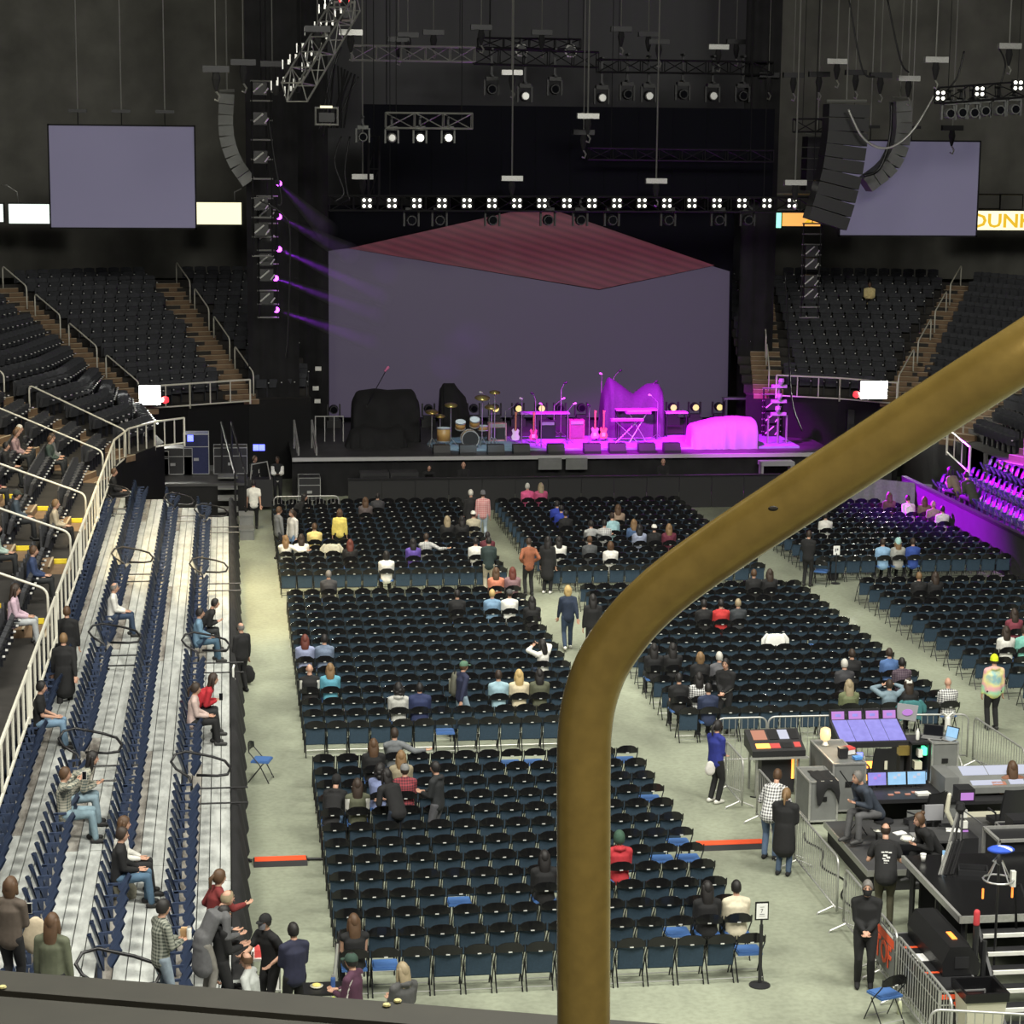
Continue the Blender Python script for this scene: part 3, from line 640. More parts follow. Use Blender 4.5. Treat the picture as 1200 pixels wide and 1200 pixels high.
# line arrays of speakers
def line_array(pts, Y, lab, wid, mt='grey_case', th=None, n=10):
    p = [Q(x,y,Y) for x,y in pts]; t = thing('speaker_array', lab, 'speaker array', p[0]); p = [q-p[0] for q in p]
    ls = [0]
    for i in range(len(p)-1): ls.append(ls[-1]+(p[i+1]-p[i]).length)
    def at(s_):
        for i in range(len(p)-1):
            if s_ <= ls[i+1]+1e-6: return p[i].lerp(p[i+1], (s_-ls[i])/(ls[i+1]-ls[i]))
    for k in range(n):
        a = at(ls[-1]*k/n); c = at(ls[-1]*(k+1)/n); d = (c-a); ax = d.normalized(); ang = math.atan2(ax.x, -ax.z)
        R = Matrix.Rotation(-ang, 3, 'Y'); b = MB(); b.obox((a+c)/2, (wid, .9, d.length*.93), R); b.build('speaker_cabinet', mt, t)
    b = MB(); b.tube([p[0]+Vector((0,0,.9)), Vector((0,0,33-t.location.z))], .025, 4); b.build('hanger_chain','steel',t)
    b = MB(); b.tube([p[0]+Vector((-wid*.5,0,.1)), p[0]+Vector((wid*.5,0,.12))], .06, 5); b.tube([p[0]+Vector((0,0,.1)), p[0]+Vector((0,0,1.0))], .03, 4); b.build('fly_bar','steel',t)
    return t
line_array([(266,110),(264,140),(266,165),(275,190),(292,214)], 82, 'grey curved speaker column right of the left side screen', .55, n=9)
line_array([(1055,118),(1056,150),(1052,175),(1040,197),(1013,217)], 82, 'grey curved speaker column in front of the right side screen', .62, n=9)
line_array([(992,122),(990,160),(984,200),(975,235),(966,263)], 79, 'big black speaker column left of the right side screen', 1.55, 'black_case', n=9)
line_array([(958,160),(957,180),(956,205),(955,224)], 85, 'small black speaker stack behind the big black column', 1.0, 'black_case', n=5)
# ladders of lamps left and right of the stage
def lamp_ladder(x, ys, Y, lab, lamps):
    v = Q(x, ys[0], Y); t = thing('lamp_ladder', lab, 'lamp ladder', v); e = Q(x, ys[1], Y)-v
    for sx in (-.35,.35): b = MB(); b.tube([(sx,0,0),(sx,0,e.z)], .035, 5); b.build('ladder_rail','dark_steel',t)
    if ys[0] < 400: b = MB(); b.tube([(0,0,0),(0,0,33-v.z)], .02, 4); b.build('hanger_cable','dark_steel',t)
    n = 9
    for k in range(n+1):
        z = e.z*k/n; b = MB(); b.tube([(-.4,0,z),(.4,0,z)], .03, 4); b.build('rung','galvanised',t)
    for yy in lamps:
        z = Q(x, yy, Y).z-v.z; b = MB(); b.box(-.3,.2,-.25,.1,z-.35,z+.1); b.build('lamp_box','black_case',t)
        b = MB(); b.tube([(-.3,-.26,z-.25),(.05,-.27,z+.05)], .028, 4); b.tube([(.1,-.27,z-.3),(.25,-.27,z-.1)],.024,4); b.build('lamp_bracket','glint',t)
lamp_ladder(306, (95,300), 80, 'upper dark lamp ladder beside the left speaker column', [100,135,180,235,265])
lamp_ladder(313, (230,372), 81, 'lower dark lamp ladder with purple spots at the left of the stage', [245,272,300,318,345])
lamp_ladder(952, (262,372), 83, 'dark lamp ladder hanging right of the stage', [290,305,325,340])
lamp_ladder(905, (455,520), 84, 'short lamp ladder standing at the right of the stage', [470,485,500])
# purple spots with beams in the haze
hz = bpy.data.materials.new('beam_haze'); hz.use_nodes = True; nt = hz.node_tree; nt.nodes.remove(nt.nodes['Principled BSDF'])
vs = nt.nodes.new('ShaderNodeVolumeScatter'); vs.inputs['Color'].default_value = (1,1,1,1); vs.inputs['Density'].default_value = .13; vs.inputs['Anisotropy'].default_value = .2
nt.links.new(vs.outputs[0], nt.nodes['Material Output'].inputs['Volume']); M['beam_haze'] = hz
for i, (x, y, x2, y2, on) in enumerate([(327,215,375,262,.25),(327,254,400,292,.4),(327,292,460,352,1),(323,326,450,372,.8),(324,363,440,402,.9)]):
    a = Q(x, y, 81); e = Q(x2, y2, 86); t = thing('purple_spotlight', 'small purple spotlight on the left lamp ladder, %s from the top' % ORD[i], 'spotlight', a)
    dr = (e-a).normalized(); R = dr.to_track_quat('Z','Y').to_matrix()
    b = MB(); b.lathe((0,0,0),[(.09,-.25),(.1,0)],10,0,R); b.build('lamp_body','black_case',t)
    b = MB(); b.ell((0,-.06,0),(.11,.11,.11),8,6); b.build('lens','purple_lamp',t)
    spot('purple_beam', a+dr*.12, e, 5200*on, (.40,.02,1), 6, .6, .04)
    b = MB(); b.lathe(dr*.2,[(.06,0),(.06+.062*6.5,6.5)],14,0,R); b.build('hazy_beam','beam_haze',t)
# tangled cables
def cable(pts, r, lab, mt='dark_steel', cat='cable'):
    v = [Vector(p) for p in pts]; out = []
    for i in range(len(v)-1):
        p0 = v[max(i-1,0)]; p1 = v[i]; p2 = v[i+1]; p3 = v[min(i+2,len(v)-1)]
        for k in range(6):
            u = k/6; out.append(.5*((2*p1)+(p2-p0)*u+(2*p0-5*p1+4*p2-p3)*u*u+(3*p1-p0-3*p2+p3)*u**3))
    out.append(v[-1]); b = MB(); b.tube(out, r, 5); o = b.build('cable', mt, smooth=True); tag(o, lab, cat); return o
cable([Q(x,y,78) for x,y in [(994,128),(1010,160),(1030,173),(1050,170),(1072,150),(1097,108)]], .05, 'thick cable sagging from the big speaker column to the curved one','galvanised')
cable([Q(x,y,80) for x,y in [(1012,206),(1030,198),(1042,165),(1045,120)]], .06, 'black cable loop inside the right curved speaker column','black_rail')
cable([Q(x,y,74) for x,y in [(385,30),(372,60),(357,90),(348,108)]], .05, 'pale straight cable along the upper left sloping truss','glint')
for i, pts in enumerate([[(378,160),(386,120),(392,80),(400,55)],[(395,60),(385,100),(378,140),(374,152)],[(400,160),(392,190),(403,225),(392,236)],[(410,160),(404,200),(409,235)],[(420,90),(405,120),(395,150)],[(1130,60),(1122,90),(1108,108)],[(315,140),(322,190),(330,235),(325,240)],[(920,320),(924,400),(928,470),(940,505)],[(995,0),(1010,80),(1025,90)],[(1040,0),(1055,70),(1065,85)],[(305,235),(330,250),(340,280),(336,420)],[(1170,55),(1178,75),(1172,100)]]):
    cable([Q(x,y,79) for x,y in pts], .035, 'thin dark cable hanging in the rig, %s of the loose ones' % ORD[i],'black_rail' if i%2 else 'dark_steel')
# lamps crowding the sloping truss upper left
k = 0
for i in range(9):
    u = i/8.0; x = 402-u*66; y = 2+u*104
    for dx_ in (-14, 4):
        R_ = random.Random(i*7+dx_); v = Q(x+dx_+R_.uniform(-3,3), y+R_.uniform(-6,6), 74-3*u)
        t = thing('rig_lamp', 'small lamp on the upper left sloping truss, %s from the top in its %s line' % (ORD[i], 'outer' if dx_ < 0 else 'inner'), 'lamp', v, group='lamps on the sloping truss')
        b = MB(); b.lathe((0,0,-.1),[(.07,-.2),(.12,0),(.13,.15),(.05,.2)],8); b.build('lamp_body','dark_steel',t)
        b = MB(); b.box(-.16,-.12,-.1,-.06,-.15,.15); b.box(.02,.09,-.14,-.10,.0,.16); b.build('clamp','glint',t)
for i, (x,y,w_,h_,mt,lab) in enumerate([(404,13,24,22,'red_lamp','open black frame with a red lamp bar at the upper left'),(383,136,26,20,'sign_warm','open black frame with a pale lamp bar left of the spotlight truss')]):
    a = Q(x-w_/2,y-h_/2,76); c = Q(x+w_/2,y+h_/2,76); t = thing('framed_lamp', lab, 'lamp', ((a.x+c.x)/2,76,(a.z+c.z)/2)); W_ = (c.x-a.x)/2; H_ = (a.z-c.z)/2
    b = MB(); b.tube([(-W_,0,-H_),(W_,0,-H_),(W_,0,H_),(-W_,0,H_)], .04, 5, closed=True); b.tube([(-W_,.4,-H_),(W_,.4,-H_),(W_,.4,H_),(-W_,.4,H_)], .04, 5, closed=True); b.build('frame_tubes','galvanised',t)
    b = MB(); b.box(-W_*.7,W_*.7,.05,.35,-H_*.7,H_*.4); b.build('dimmer_box','black_case',t)
    b = MB(); b.tube([(0,.2,H_),(0,.2,33-(a.z+c.z)/2)], .02, 4); b.build('hanger_cable','dark_steel',t); b = MB(); b.box(-W_*.6,W_*.5,-.05,.0,H_*.95,H_*.95+.08); b.build('lamp_bar',mt,t)
o = MB()
for i in range(7):
    a = Q(392+i*4, 75+i*2, 77); c = Q(385+i*3, 150, 77); o.tube([a, a.lerp(c,.5)+Vector((.2*sin(i),0,0)), c], .035, 4)
tag(o.build('cable_bundle','dark_steel'), 'tangle of dark cables hanging from the upper left truss to the lamp frame', 'cables', kind='stuff')
# ================================================================ CHAIRS
def proj(p):
    c = W2C @ (Vector(p)-Vector((0,0,H))); return 600+F*c[0]/c[2], 600+F*c[1]/c[2]
def inview(p, mg=10): x, y = proj(p); return -mg < x < 1200+mg and -mg < y < 1200+mg
def back_arc(wd, z0, z1, y0, bow=.03, th=.018, n=6, round_=.06):
    top = []; bot = []
    for i in range(n+1):
        u = i/n*2-1; x = u*wd/2; y = y0-bow*(1-u*u); zt = z1-round_*abs(u)**3; top.append((x,y,zt)); bot.append((x,y+.01,z0))
    b = MB(); fr = [bot, top]; bk = [[(x,y-th,z) for x,y,z in top],[(x,y-th,z) for x,y,z in bot]]
    b.grid([bot, top, bk[0], bk[1], bot])
    for i in (0, n): b.add([bot[i], top[i], bk[0][i], bk[1][i]], [(0,1,2,3)])
    return b
def chair_parts(openseat, nt=5):
    out = []
    out.append(('backrest', back_arc(.44,.665,.835,-.20,.035,.02,6 if nt > 4 else 4,.085), 'black_plastic'))
    b = MB()
    if openseat:
        b.box(-.20,.20,-.17,.21,.425,.46); b.box(-.18,.18,-.15,.19,.46,.475)
    else:
        R = Matrix.Rotation(radians(6),3,'X'); b.obox((0,-.14,.47),(.41,.035,.40),R); b.obox((0,-.163,.47),(.37,.012,.36),R)
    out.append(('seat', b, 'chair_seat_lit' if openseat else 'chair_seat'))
    for s_ in (-1,1):
        x = s_*.222; b = MB(); b.tube([(x,.22,.0),(x,.02,.40),(x,-.20,.66),(x,-.21,.78)], .012, nt-1)
        b.tube([(x*.93,.08,.40),(x*.93,-.23,.0)], .012, nt-1); out.append(('side_frame', b, 'chair_frame'))
    b = MB(); b.tube([(-.21,.20,.05),(.21,.20,.05)], .009, 3); out.append(('front_bar', b, 'steel' if nt > 4 else 'chair_frame'))
    b = MB(); b.tube([(-.2,-.20,.07),(.2,-.20,.07)], .009, 3); out.append(('rear_bar', b, 'steel' if nt > 4 else 'chair_frame'))
    b = MB(); b.box(-.03,.03,-.262,-.254,.672,.688); out.append(('badge', b, 'glint'))
    return out
def template(parts, name, cat):
    t = thing(name, 'x', cat)
    for nm, b, mt in parts: b.build(nm, mt, t)
    return t
def bake(parts, places, name, label, cat, group=None):
    mts = []; b = MB()
    for nm, p, mt in parts:
        if mt not in mts: mts.append(mt)
    vs = []; fs = []; ms = []
    base_v = []; base_f = []; base_m = []
    for nm, p, mt in parts:
        n = len(base_v); base_v += [Vector(v) for v in p.v]; base_f += [tuple(i+n for i in f) for f in p.f]; base_m += [mts.index(mt)]*len(p.f)
    for (x,y,z,a) in places:
        n = len(b.v); ca, sa = cos(a), sin(a)
        b.v += [(x+v.x*ca-v.y*sa, y+v.x*sa+v.y*ca, z+v.z) for v in base_v]; b.f += [tuple(i+n for i in f) for f in base_f]; b.m += base_m
    o = b.build(name, mts); tag(o, label, cat, group, 'stuff'); return o
BL = {'nearest left':(1.82,.487,14,31.6,.9,13),'middle left':(1.75,.475,14,44.95,.993,15),'front left':(1.65,.48,14,61.6,.97,14),
      'middle centre':(10.1,.465,14,45.3,.975,15),'front centre':(9.5,.48,14,61.6,.95,14),'middle right':(18.4,.48,15,45.3,.99,15),'front right':(18.0,.48,13,62.4,.95,12)}
chairs = []
for bn, (x0,dx,nx,y0,dy,ny) in BL.items():
    for j in range(ny):
        for i in range(nx):
            if bn == 'middle right' and j < 4 and i < 1: continue
            if bn == 'nearest left' and i == 0 and j == 0: pass
            x = x0+dx*i; y = y0+dy*j+.22
            if inview((x,y,.6)): chairs.append([x,y,bn,i,j,ny,False])
def nearest_chair(v, own=None):
    return min(chairs, key=lambda c: (c[0]-v.x)**2+(c[1]-v.y)**2)
for (px,py) in [(524,853),(597,891),(623,891),(541,1055),(451,1133),(729,886),(759,931),(795,981),(780,1001),(808,1000),(792,1087),(880,1109),(961,761)]:
    nearest_chair(P(px,py,.46))[6] = True
def place_chairs():
    chairs.sort(key=lambda c: (c[1]**2+c[0]**2))
    tc = template(chair_parts(False), 'folding_chair', 'chair'); to = template(chair_parts(True), 'folding_chair', 'chair')
    first = {False: tc, True: to}; used = {False: False, True: False}
    for c in chairs[:300]:
        x,y,bn,i,j,ny,op = c
        lab = 'folding chair, %s%s from left, %s row from back, %s block' % ('lit blue seat lowered, ' if op else '', orl(i), orl(j), bn)
        if not used[op]: o = first[op]; used[op] = True; o.location = (x,y,0); o['label'] = lab; o['group'] = 'folding chairs on the floor'
        else: dup(first[op], (x,y,0), random.uniform(-.02,.02), lab, 'folding chairs on the floor')
    rest = chairs[300:]
    for op in (False, True):
        pl = [(c[0],c[1],0,0) for c in rest if c[6] == op]
        if pl: bake(chair_parts(op,4), pl, 'folding_chair_rows', 'farther rows of black folding chairs with %s seats' % ('lowered' if op else 'folded up blue'), 'chairs')

def shell_parts(fold=True):
    out = []; b = MB(); n = 6; rows = []
    for j in range(7):
        v = j/6.0; z = .34+.50*v; wd = .215*(1-.50*max(0,(v-.5)/.5)**2.6)*(.8+.2*min(1,v*3)); yb = -.10-.14*v
        rows.append([(wd*(i/n*2-1), yb-.05*(1-(i/n*2-1)**2)*(.4+.6*v), z) for i in range(n+1)])
    b.grid(rows); b.grid([[(x,y-.022,z) for x,y,z in r] for r in rows][::-1]); out.append(('seat_back', b, 'blue_plastic'))
    b = MB(); rows = []
    for j in range(5):
        v = j/4.0; rr = [(.185*(1-.30*v*v)*(i/n*2-1), .0, 0) for i in range(n+1)]
        if fold: rows.append([(x, .0+.17*v-.03*(1-(x/.21)**2), .40+.24*v) for x,_,_ in rr])
        else: rows.append([(x, -.14+.40*v, .42+.03*(x/.21)**2+.02*v) for x,_,_ in rr])
    b.grid(rows); b.grid([[(x,y+.02,z-.02) for x,y,z in r] for r in rows][::-1]); out.append(('seat_pan', b, 'blue_plastic'))
    b = MB(); b.box(-.25,-.215,-.16,.05,.55,.585); b.box(-.245,-.215,-.15,-.08,.0,.58); out.append(('armrest', b, 'blue_plastic'))
    return out
row_x = [-.80,-1.80,-2.80,-3.62]
loops = [(150,650,2,.95),(125,742,2,1.0),(237,598,0,.9),(233,662,0,.9),(222,752,0,.95),(85,868,2,1.0),(216,895,0,.95),(186,1130,1,1.0),(179,585,1,.8),(150,575,3,.7)]
gaps = {0:[],1:[],2:[],3:[]}
loop_pos = []
for (px,py,r,w_) in loops:
    z = DX[r][2]; v = P(px,py,z+.75); loop_pos.append((row_x[r]+.1, v.y, z, w_, r)); gaps[r].append(v.y)
LR = ['lowest row by the floor drape','second row up','third row up','top row under the white rail']
bl = []
for r in range(4):
    y = 24.0+.13*r; k = 0
    while y < 69.5:
        if all(abs(y-g) > .55 for g in gaps[r]) and not (r == 3 and y > 66):
            if inview((row_x[r], y, DX[r][2]+.5)): bl.append((row_x[r], y, DX[r][2], r, k)); k += 1
        y += .52
occupied_bl = []
def place_bleacher_seats():
    bl.sort(key=lambda s_: s_[1]); tf = template(shell_parts(True), 'stadium_chair', 'seat'); to = template(shell_parts(False), 'stadium_chair', 'seat'); used = [0,0]; 
    for s_ in bl[:300]:
        x,y,z,r,k = s_; op = any(abs(y-q[1]) < .3 and q[0] == r for q in occupied_bl)
        lab = 'blue plastic seat, %s counted from the camera, in the %s' % (orl(k), LR[r]); t = to if op else tf
        if not used[op]: used[op] = 1; t.location = (x,y,z); t.rotation_euler = (0,0,-pi/2+.14); t['label'] = lab; t['group'] = 'blue seats on the left risers'
        else: dup(t, (x,y,z), -pi/2+.14+random.uniform(-.07,.07), lab, 'blue seats on the left risers')
    if not used[1]:
        for q in list(to.children)+[to]: bpy.data.objects.remove(q)
    bake(shell_parts(True), [(x,y,z,-pi/2+.14+random.uniform(-.1,.1)) for x,y,z,r,k in bl[300:]], 'stadium_chair_rows', 'farthest blue plastic seats at the end of the left risers', 'seats')
    pl = []
    for (x0,x1,z) in RX:
        y = 50
        while y < 72:
            pl.append((x0+.62, y, z, pi/2-.14+random.uniform(-.05,.05))); y += .52
    bake(shell_parts(True), pl, 'stadium_chair_rows', 'rows of blue plastic seats lit purple on the right risers', 'seats')
def bowl_parts():
    out = []; b = back_arc(.47,.36,.90,-.20,.03,.05,3,.03); out.append(('seat_back', b, 'bowl_cloth'))
    R = Matrix.Rotation(radians(-14),3,'X'); b = MB(); b.obox((0,-.06,.56),(.42,.09,.34),R); out.append(('seat_cushion', b, 'bowl_cloth'))
    b = MB(); b.box(-.27,-.23,-.2,.12,.56,.6); b.box(-.265,-.235,-.18,-.08,0,.58); out.append(('armrest', b, 'bowl_frame'))
    b = MB(); b.box(-.272,-.228,.09,.14,.585,.62); out.append(('armrest_glint', b, 'glint'))  # pale armrest cap, size and colour stand in for its glint
    return out
def place_bowl_seats():
    s_ = [q for q in bowl_seats if inview((q[0],q[1],q[2]+.6), 5)]; s_.sort(key=lambda q: q[0]**2+q[1]**2)
    t = template(bowl_parts(), 'bowl_chair', 'seat'); used = False; cnt = {}
    for q in s_[:300]:
        k = cnt.get((q[4],q[5]), 0); cnt[(q[4],q[5])] = k+1
        lab = 'dark padded bowl seat, %s from the camera in row %s up, %s seats' % (orl(k), orl(q[4]), q[5])
        if not used: used = True; t.location = q[:3]; t.rotation_euler = (0,0,q[3]); t['label'] = lab; t['group'] = 'dark padded seats of the bowl'
        else: dup(t, q[:3], q[3], lab, 'dark padded seats of the bowl')
    for key, lab in [('left side','rows of dark padded seats at the left corner of the bowl'),('left end','rows of dark padded seats at the end left of the stage'),('right end','rows of dark padded seats at the end right of the stage'),('right side','rows of dark padded seats at the right corner of the bowl')]:
        pl = [q[:4] for q in s_[300:] if q[5] == key]
        if pl: bake(bowl_parts(), pl, 'bowl_chair_rows', lab, 'seats')
# bent black aisle rails on the risers
for i, (x,y,z,w_,r) in enumerate(loop_pos):
    t = thing('aisle_loop_rail', 'black looped tube rail standing in the %s, %s of the loops listed from far top down' % (LR[r].split(' by')[0].split(' under')[0], ORD[i]), 'handrail', (x,y,z))
    t['label'] = ['looped black rail in the third seat row, far of the middle pair','looped black rail in the third seat row, beside the white-shirted man','looped black rail in the lowest seat row, farthest one','looped black rail in the lowest seat row, second farthest','looped black rail in the lowest row below the denim-jacketed pair','looped black rail between the black-shirted man and the plaid pair','looped black rail in the lowest row below the red-topped woman','looped black rail beside the plaid-shirted man at the bottom','small looped black rail far up in the second seat row','small looped black rail by the far rail end'][i]
    pts = [(-.1,-.35,0),(-.1,-.35,.45),(-.14,-.32,.58),(-.4,-.1,.68),(-.5,.05,.78),(-.42,.2,.88),(-.2,.24,.92),(.3,.05,.86),(.55,-.05,.80),(.66,-.2,.70),(.6,-.35,.62),(.4,-.36,.60),(.0,-.28,.60)]
    b = MB(); b.tube([(p[0]*w_,p[1]*w_,p[2]) for p in pts], .027, 6); b.build('bent_tube','black_rail',t,True)
    b = MB(); b.cbox((-.1*w_,-.35*w_,.01),(.14,.14,.02)); b.build('foot_plate','black_rail',t)
    b = MB(); b.tube([(-.1,.45,.12),(.95,.45,.12)], .018, 4); b.tube([(-.1,-.5,.12),(.95,-.5,.12)], .018, 4); b.build('cross_bar','black_rail',t)
# ================================================================ PEOPLE
def limb(b, pts, rs, n=10, flat=None, mi=0):
    """tapered limb, rounded ends; flat=(side vector, wide factor, thin factor)"""
    pts = [Vector(p) for p in pts]; P2 = []; R2 = []
    d0 = (pts[0]-pts[1]).normalized(); d1 = (pts[-1]-pts[-2]).normalized()
    for k in (80, 50, 20): a = radians(k); P2.append(pts[0]+d0*rs[0]*sin(a)); R2.append(rs[0]*cos(a))
    P2 += pts; R2 += list(rs)
    for k in (20, 50, 80): a = radians(k); P2.append(pts[-1]+d1*rs[-1]*sin(a)); R2.append(rs[-1]*cos(a))
    if flat is None: b.tube(P2, R2, n, mi); return
    vs = []; sd = Vector(flat[0]).normalized(); N = len(P2)
    for i, p in enumerate(P2):
        t = (P2[min(i+1,N-1)]-P2[max(i-1,0)]).normalized(); s_ = (sd-t*sd.dot(t)).normalized(); f_ = t.cross(s_)
        for k in range(n):
            a = 2*pi*k/n; vs.append(p+s_*cos(a)*R2[i]*flat[1]+f_*sin(a)*R2[i]*flat[2])
    fs = [(i*n+k, i*n+(k+1) % n, (i+1)*n+(k+1) % n, (i+1)*n+k) for i in range(N-1) for k in range(n)]
    fs += [tuple(range(n))[::-1], tuple((N-1)*n+k for k in range(n))]
    b.add(vs, fs, mi)
def fuse(b, voxel, name, smooth=2):
    me = b.mesh('tmp'); o = bpy.data.objects.new('tmp', me); COL.objects.link(o)
    r = o.modifiers.new('r','REMESH'); r.mode = 'VOXEL'; r.voxel_size = voxel; r.use_smooth_shade = True
    if smooth: s_ = o.modifiers.new('s','SMOOTH'); s_.factor = .5; s_.iterations = smooth
    dg = bpy.context.evaluated_depsgraph_get(); me2 = bpy.data.meshes.new_from_object(o.evaluated_get(dg)); me2.name = name
    bpy.data.objects.remove(o); bpy.data.meshes.remove(me); return me2
def two_bone(a, c, l1, l2, pole):
    a = Vector(a); c = Vector(c); d = c-a; L = min(d.length, (l1+l2)*.999); d.normalize(); c = a+d*L
    x = (l1*l1-l2*l2+L*L)/(2*L); h = math.sqrt(max(0, l1*l1-x*x)); p = Vector(pole); p = (p-d*p.dot(d)).normalized(); return a+d*x+p*h, c
# a pose: pelvis, chest lean, wrists, ankles, head turn.  figure is 1.72 m, faces +y, right hand is at +x
def pose(kind):
    J = {}
    if kind.startswith('sit'):
        J['pel'] = Vector((0,-.06,.53)); lean = {'sit':.04,'sitfwd':.30,'sitarm':-.06,'situp':0,'sitback':-.12}[kind]
        J['che'] = J['pel']+Vector((0,lean*.8,.36)); J['neck'] = J['pel']+Vector((0,lean*1.15,.52))
        for s_ in (-1,1):
            J['hip%d'%s_] = J['pel']+Vector((s_*.09,.02,-.03)); J['knee%d'%s_] = Vector((s_*.12,.40,.52)); J['ank%d'%s_] = Vector((s_*.12,.42+.04*s_,.08))
            J['sh%d'%s_] = J['neck']+Vector((s_*.175,0,-.095)); w = Vector((s_*.07,.26,.62)) if kind != 'sitfwd' else Vector((s_*.05,.42,.74))
            J['wr%d'%s_] = w
        if kind == 'sitarm': J['wr1'] = J['sh1']+Vector((.46,-.02,-.12))
        if kind == 'situp': J['wr1'] = J['sh1']+Vector((.02,.26,.18)); J['wr-1'] = J['sh-1']+Vector((.06,.26,.16))
    else:
        lean = {'stand':.0,'walk':.03,'hold':.02,'cross':0,'reach':.08,'lean':.42,'bend':.30,'hips':0,'clasp':0}[kind]
        J['pel'] = Vector((0,0 if kind not in ('lean','bend') else -.08,.93)); J['che'] = J['pel']+Vector((0,lean*.6,.36)); J['neck'] = J['pel']+Vector((0,lean,.535-(.09 if lean > .2 else 0)))
        for s_ in (-1,1):
            J['hip%d'%s_] = J['pel']+Vector((s_*.09,0,-.03)); st = (.20*s_ if kind == 'walk' else 0); J['ank%d'%s_] = Vector((s_*.10,st-.02,.08+(.06 if kind == 'walk' and s_ < 0 else 0)))
            J['knee%d'%s_] = None; J['sh%d'%s_] = J['neck']+Vector((s_*.175,0,-.095))
            J['wr%d'%s_] = {'stand':Vector((s_*.24,.05,.80)),'walk':Vector((s_*.24,-.16*s_,.84)),'hold':Vector((s_*.07,.30,1.10)),'cross':Vector((-s_*.10,.20,1.16)),'reach':Vector((s_*.12,.48,1.15)) ,'lean':Vector((s_*.18,.52,1.02)),'bend':Vector((s_*.12,.42,.98)),'hips':Vector((s_*.20,.06,1.02)),'clasp':Vector((s_*.03,.22,.98))}[kind]
            if kind == 'reach' and s_ < 0: J['wr-1'] = Vector((-.2,.18,1.0))
    for s_ in (-1,1):
        if J['knee%d'%s_] is None: J['knee%d'%s_], J['ank%d'%s_] = two_bone(J['hip%d'%s_], J['ank%d'%s_], .42, .43, (0,1,0))
        J['el%d'%s_], J['wr%d'%s_] = two_bone(J['sh%d'%s_], J['wr%d'%s_], .28, .255, (s_*.6,-1,-.6) if kind != 'cross' else (s_*.8,-.2,-.6))
    up = (J['neck']-J['pel']).normalized(); J['head'] = J['neck']+Vector((0,.035+(.05 if kind in ('sitfwd','lean','bend') else 0),.135)); return J
def hand(b, wr, el, s_, n=5):
    d = (wr-el).normalized(); side = Vector((0,0,1)).cross(d)
    if side.length < .2: side = Vector((0,1,0))
    side.normalize(); nrm = side.cross(d).normalized()
    if s_ > 0 and abs(d.z) < .7: pass
    limb(b, [wr-d*.01, wr+d*.045, wr+d*.085], [.026,.038,.036], 8, (side,1.0,.42))
    for k in range(4):
        o = side*(.030-.020*k); L = [.060,.068,.064,.050][k]; a = wr+d*.088+o
        k1 = a+d*L*.42-nrm*.004; k2 = a+d*L*.75-nrm*.016; k3 = a+d*L*.95-nrm*.030
        limb(b, [a, k1, k2, k3], [.0095,.009,.0085,.0075], n)
    t0 = wr+d*.028+side*.030; limb(b, [t0, t0+d*.028+side*.026-nrm*.006, t0+d*.056+side*.030-nrm*.014], [.012,.0105,.009], n)
def head_geo(b, c, yaw, lo):
    R = Matrix.Rotation(yaw, 3, 'Z'); n, m_ = (12, 8) if lo else (18, 12); vs = []
    for i in range(m_+1):
        ph = pi*i/m_
        for k in range(n):
            a = 2*pi*k/n; x = .074*sin(ph)*cos(a); y = .092*sin(ph)*sin(a); z = .118*cos(ph)
            if z < -.02: f_ = 1-(-.02-z)*3.2; x *= f_; y = y*f_+.022*min(1,(-.02-z)/.08)
            if y > .05 and -.03 < z < .045: y -= .006*(1 if abs(abs(x)-.032) < .02 else 0)
            vs.append(c+R@Vector((x,y,z)))
    b.add(vs, [(i*n+k, (i+1)*n+k, (i+1)*n+(k+1) % n, i*n+(k+1) % n) for i in range(m_) for k in range(n)])
    limb(b, [c+R@Vector((0,.084,.020)), c+R@Vector((0,.100,-.018)), c+R@Vector((0,.094,-.030))], [.009,.014,.012], 6)
    for s_ in (-1,1): limb(b, [c+R@Vector((s_*.076,-.006,.018)), c+R@Vector((s_*.078,-.004,-.022))], [.016,.011], 6, ((0,1,0),1.0,.5))
BODY = {}
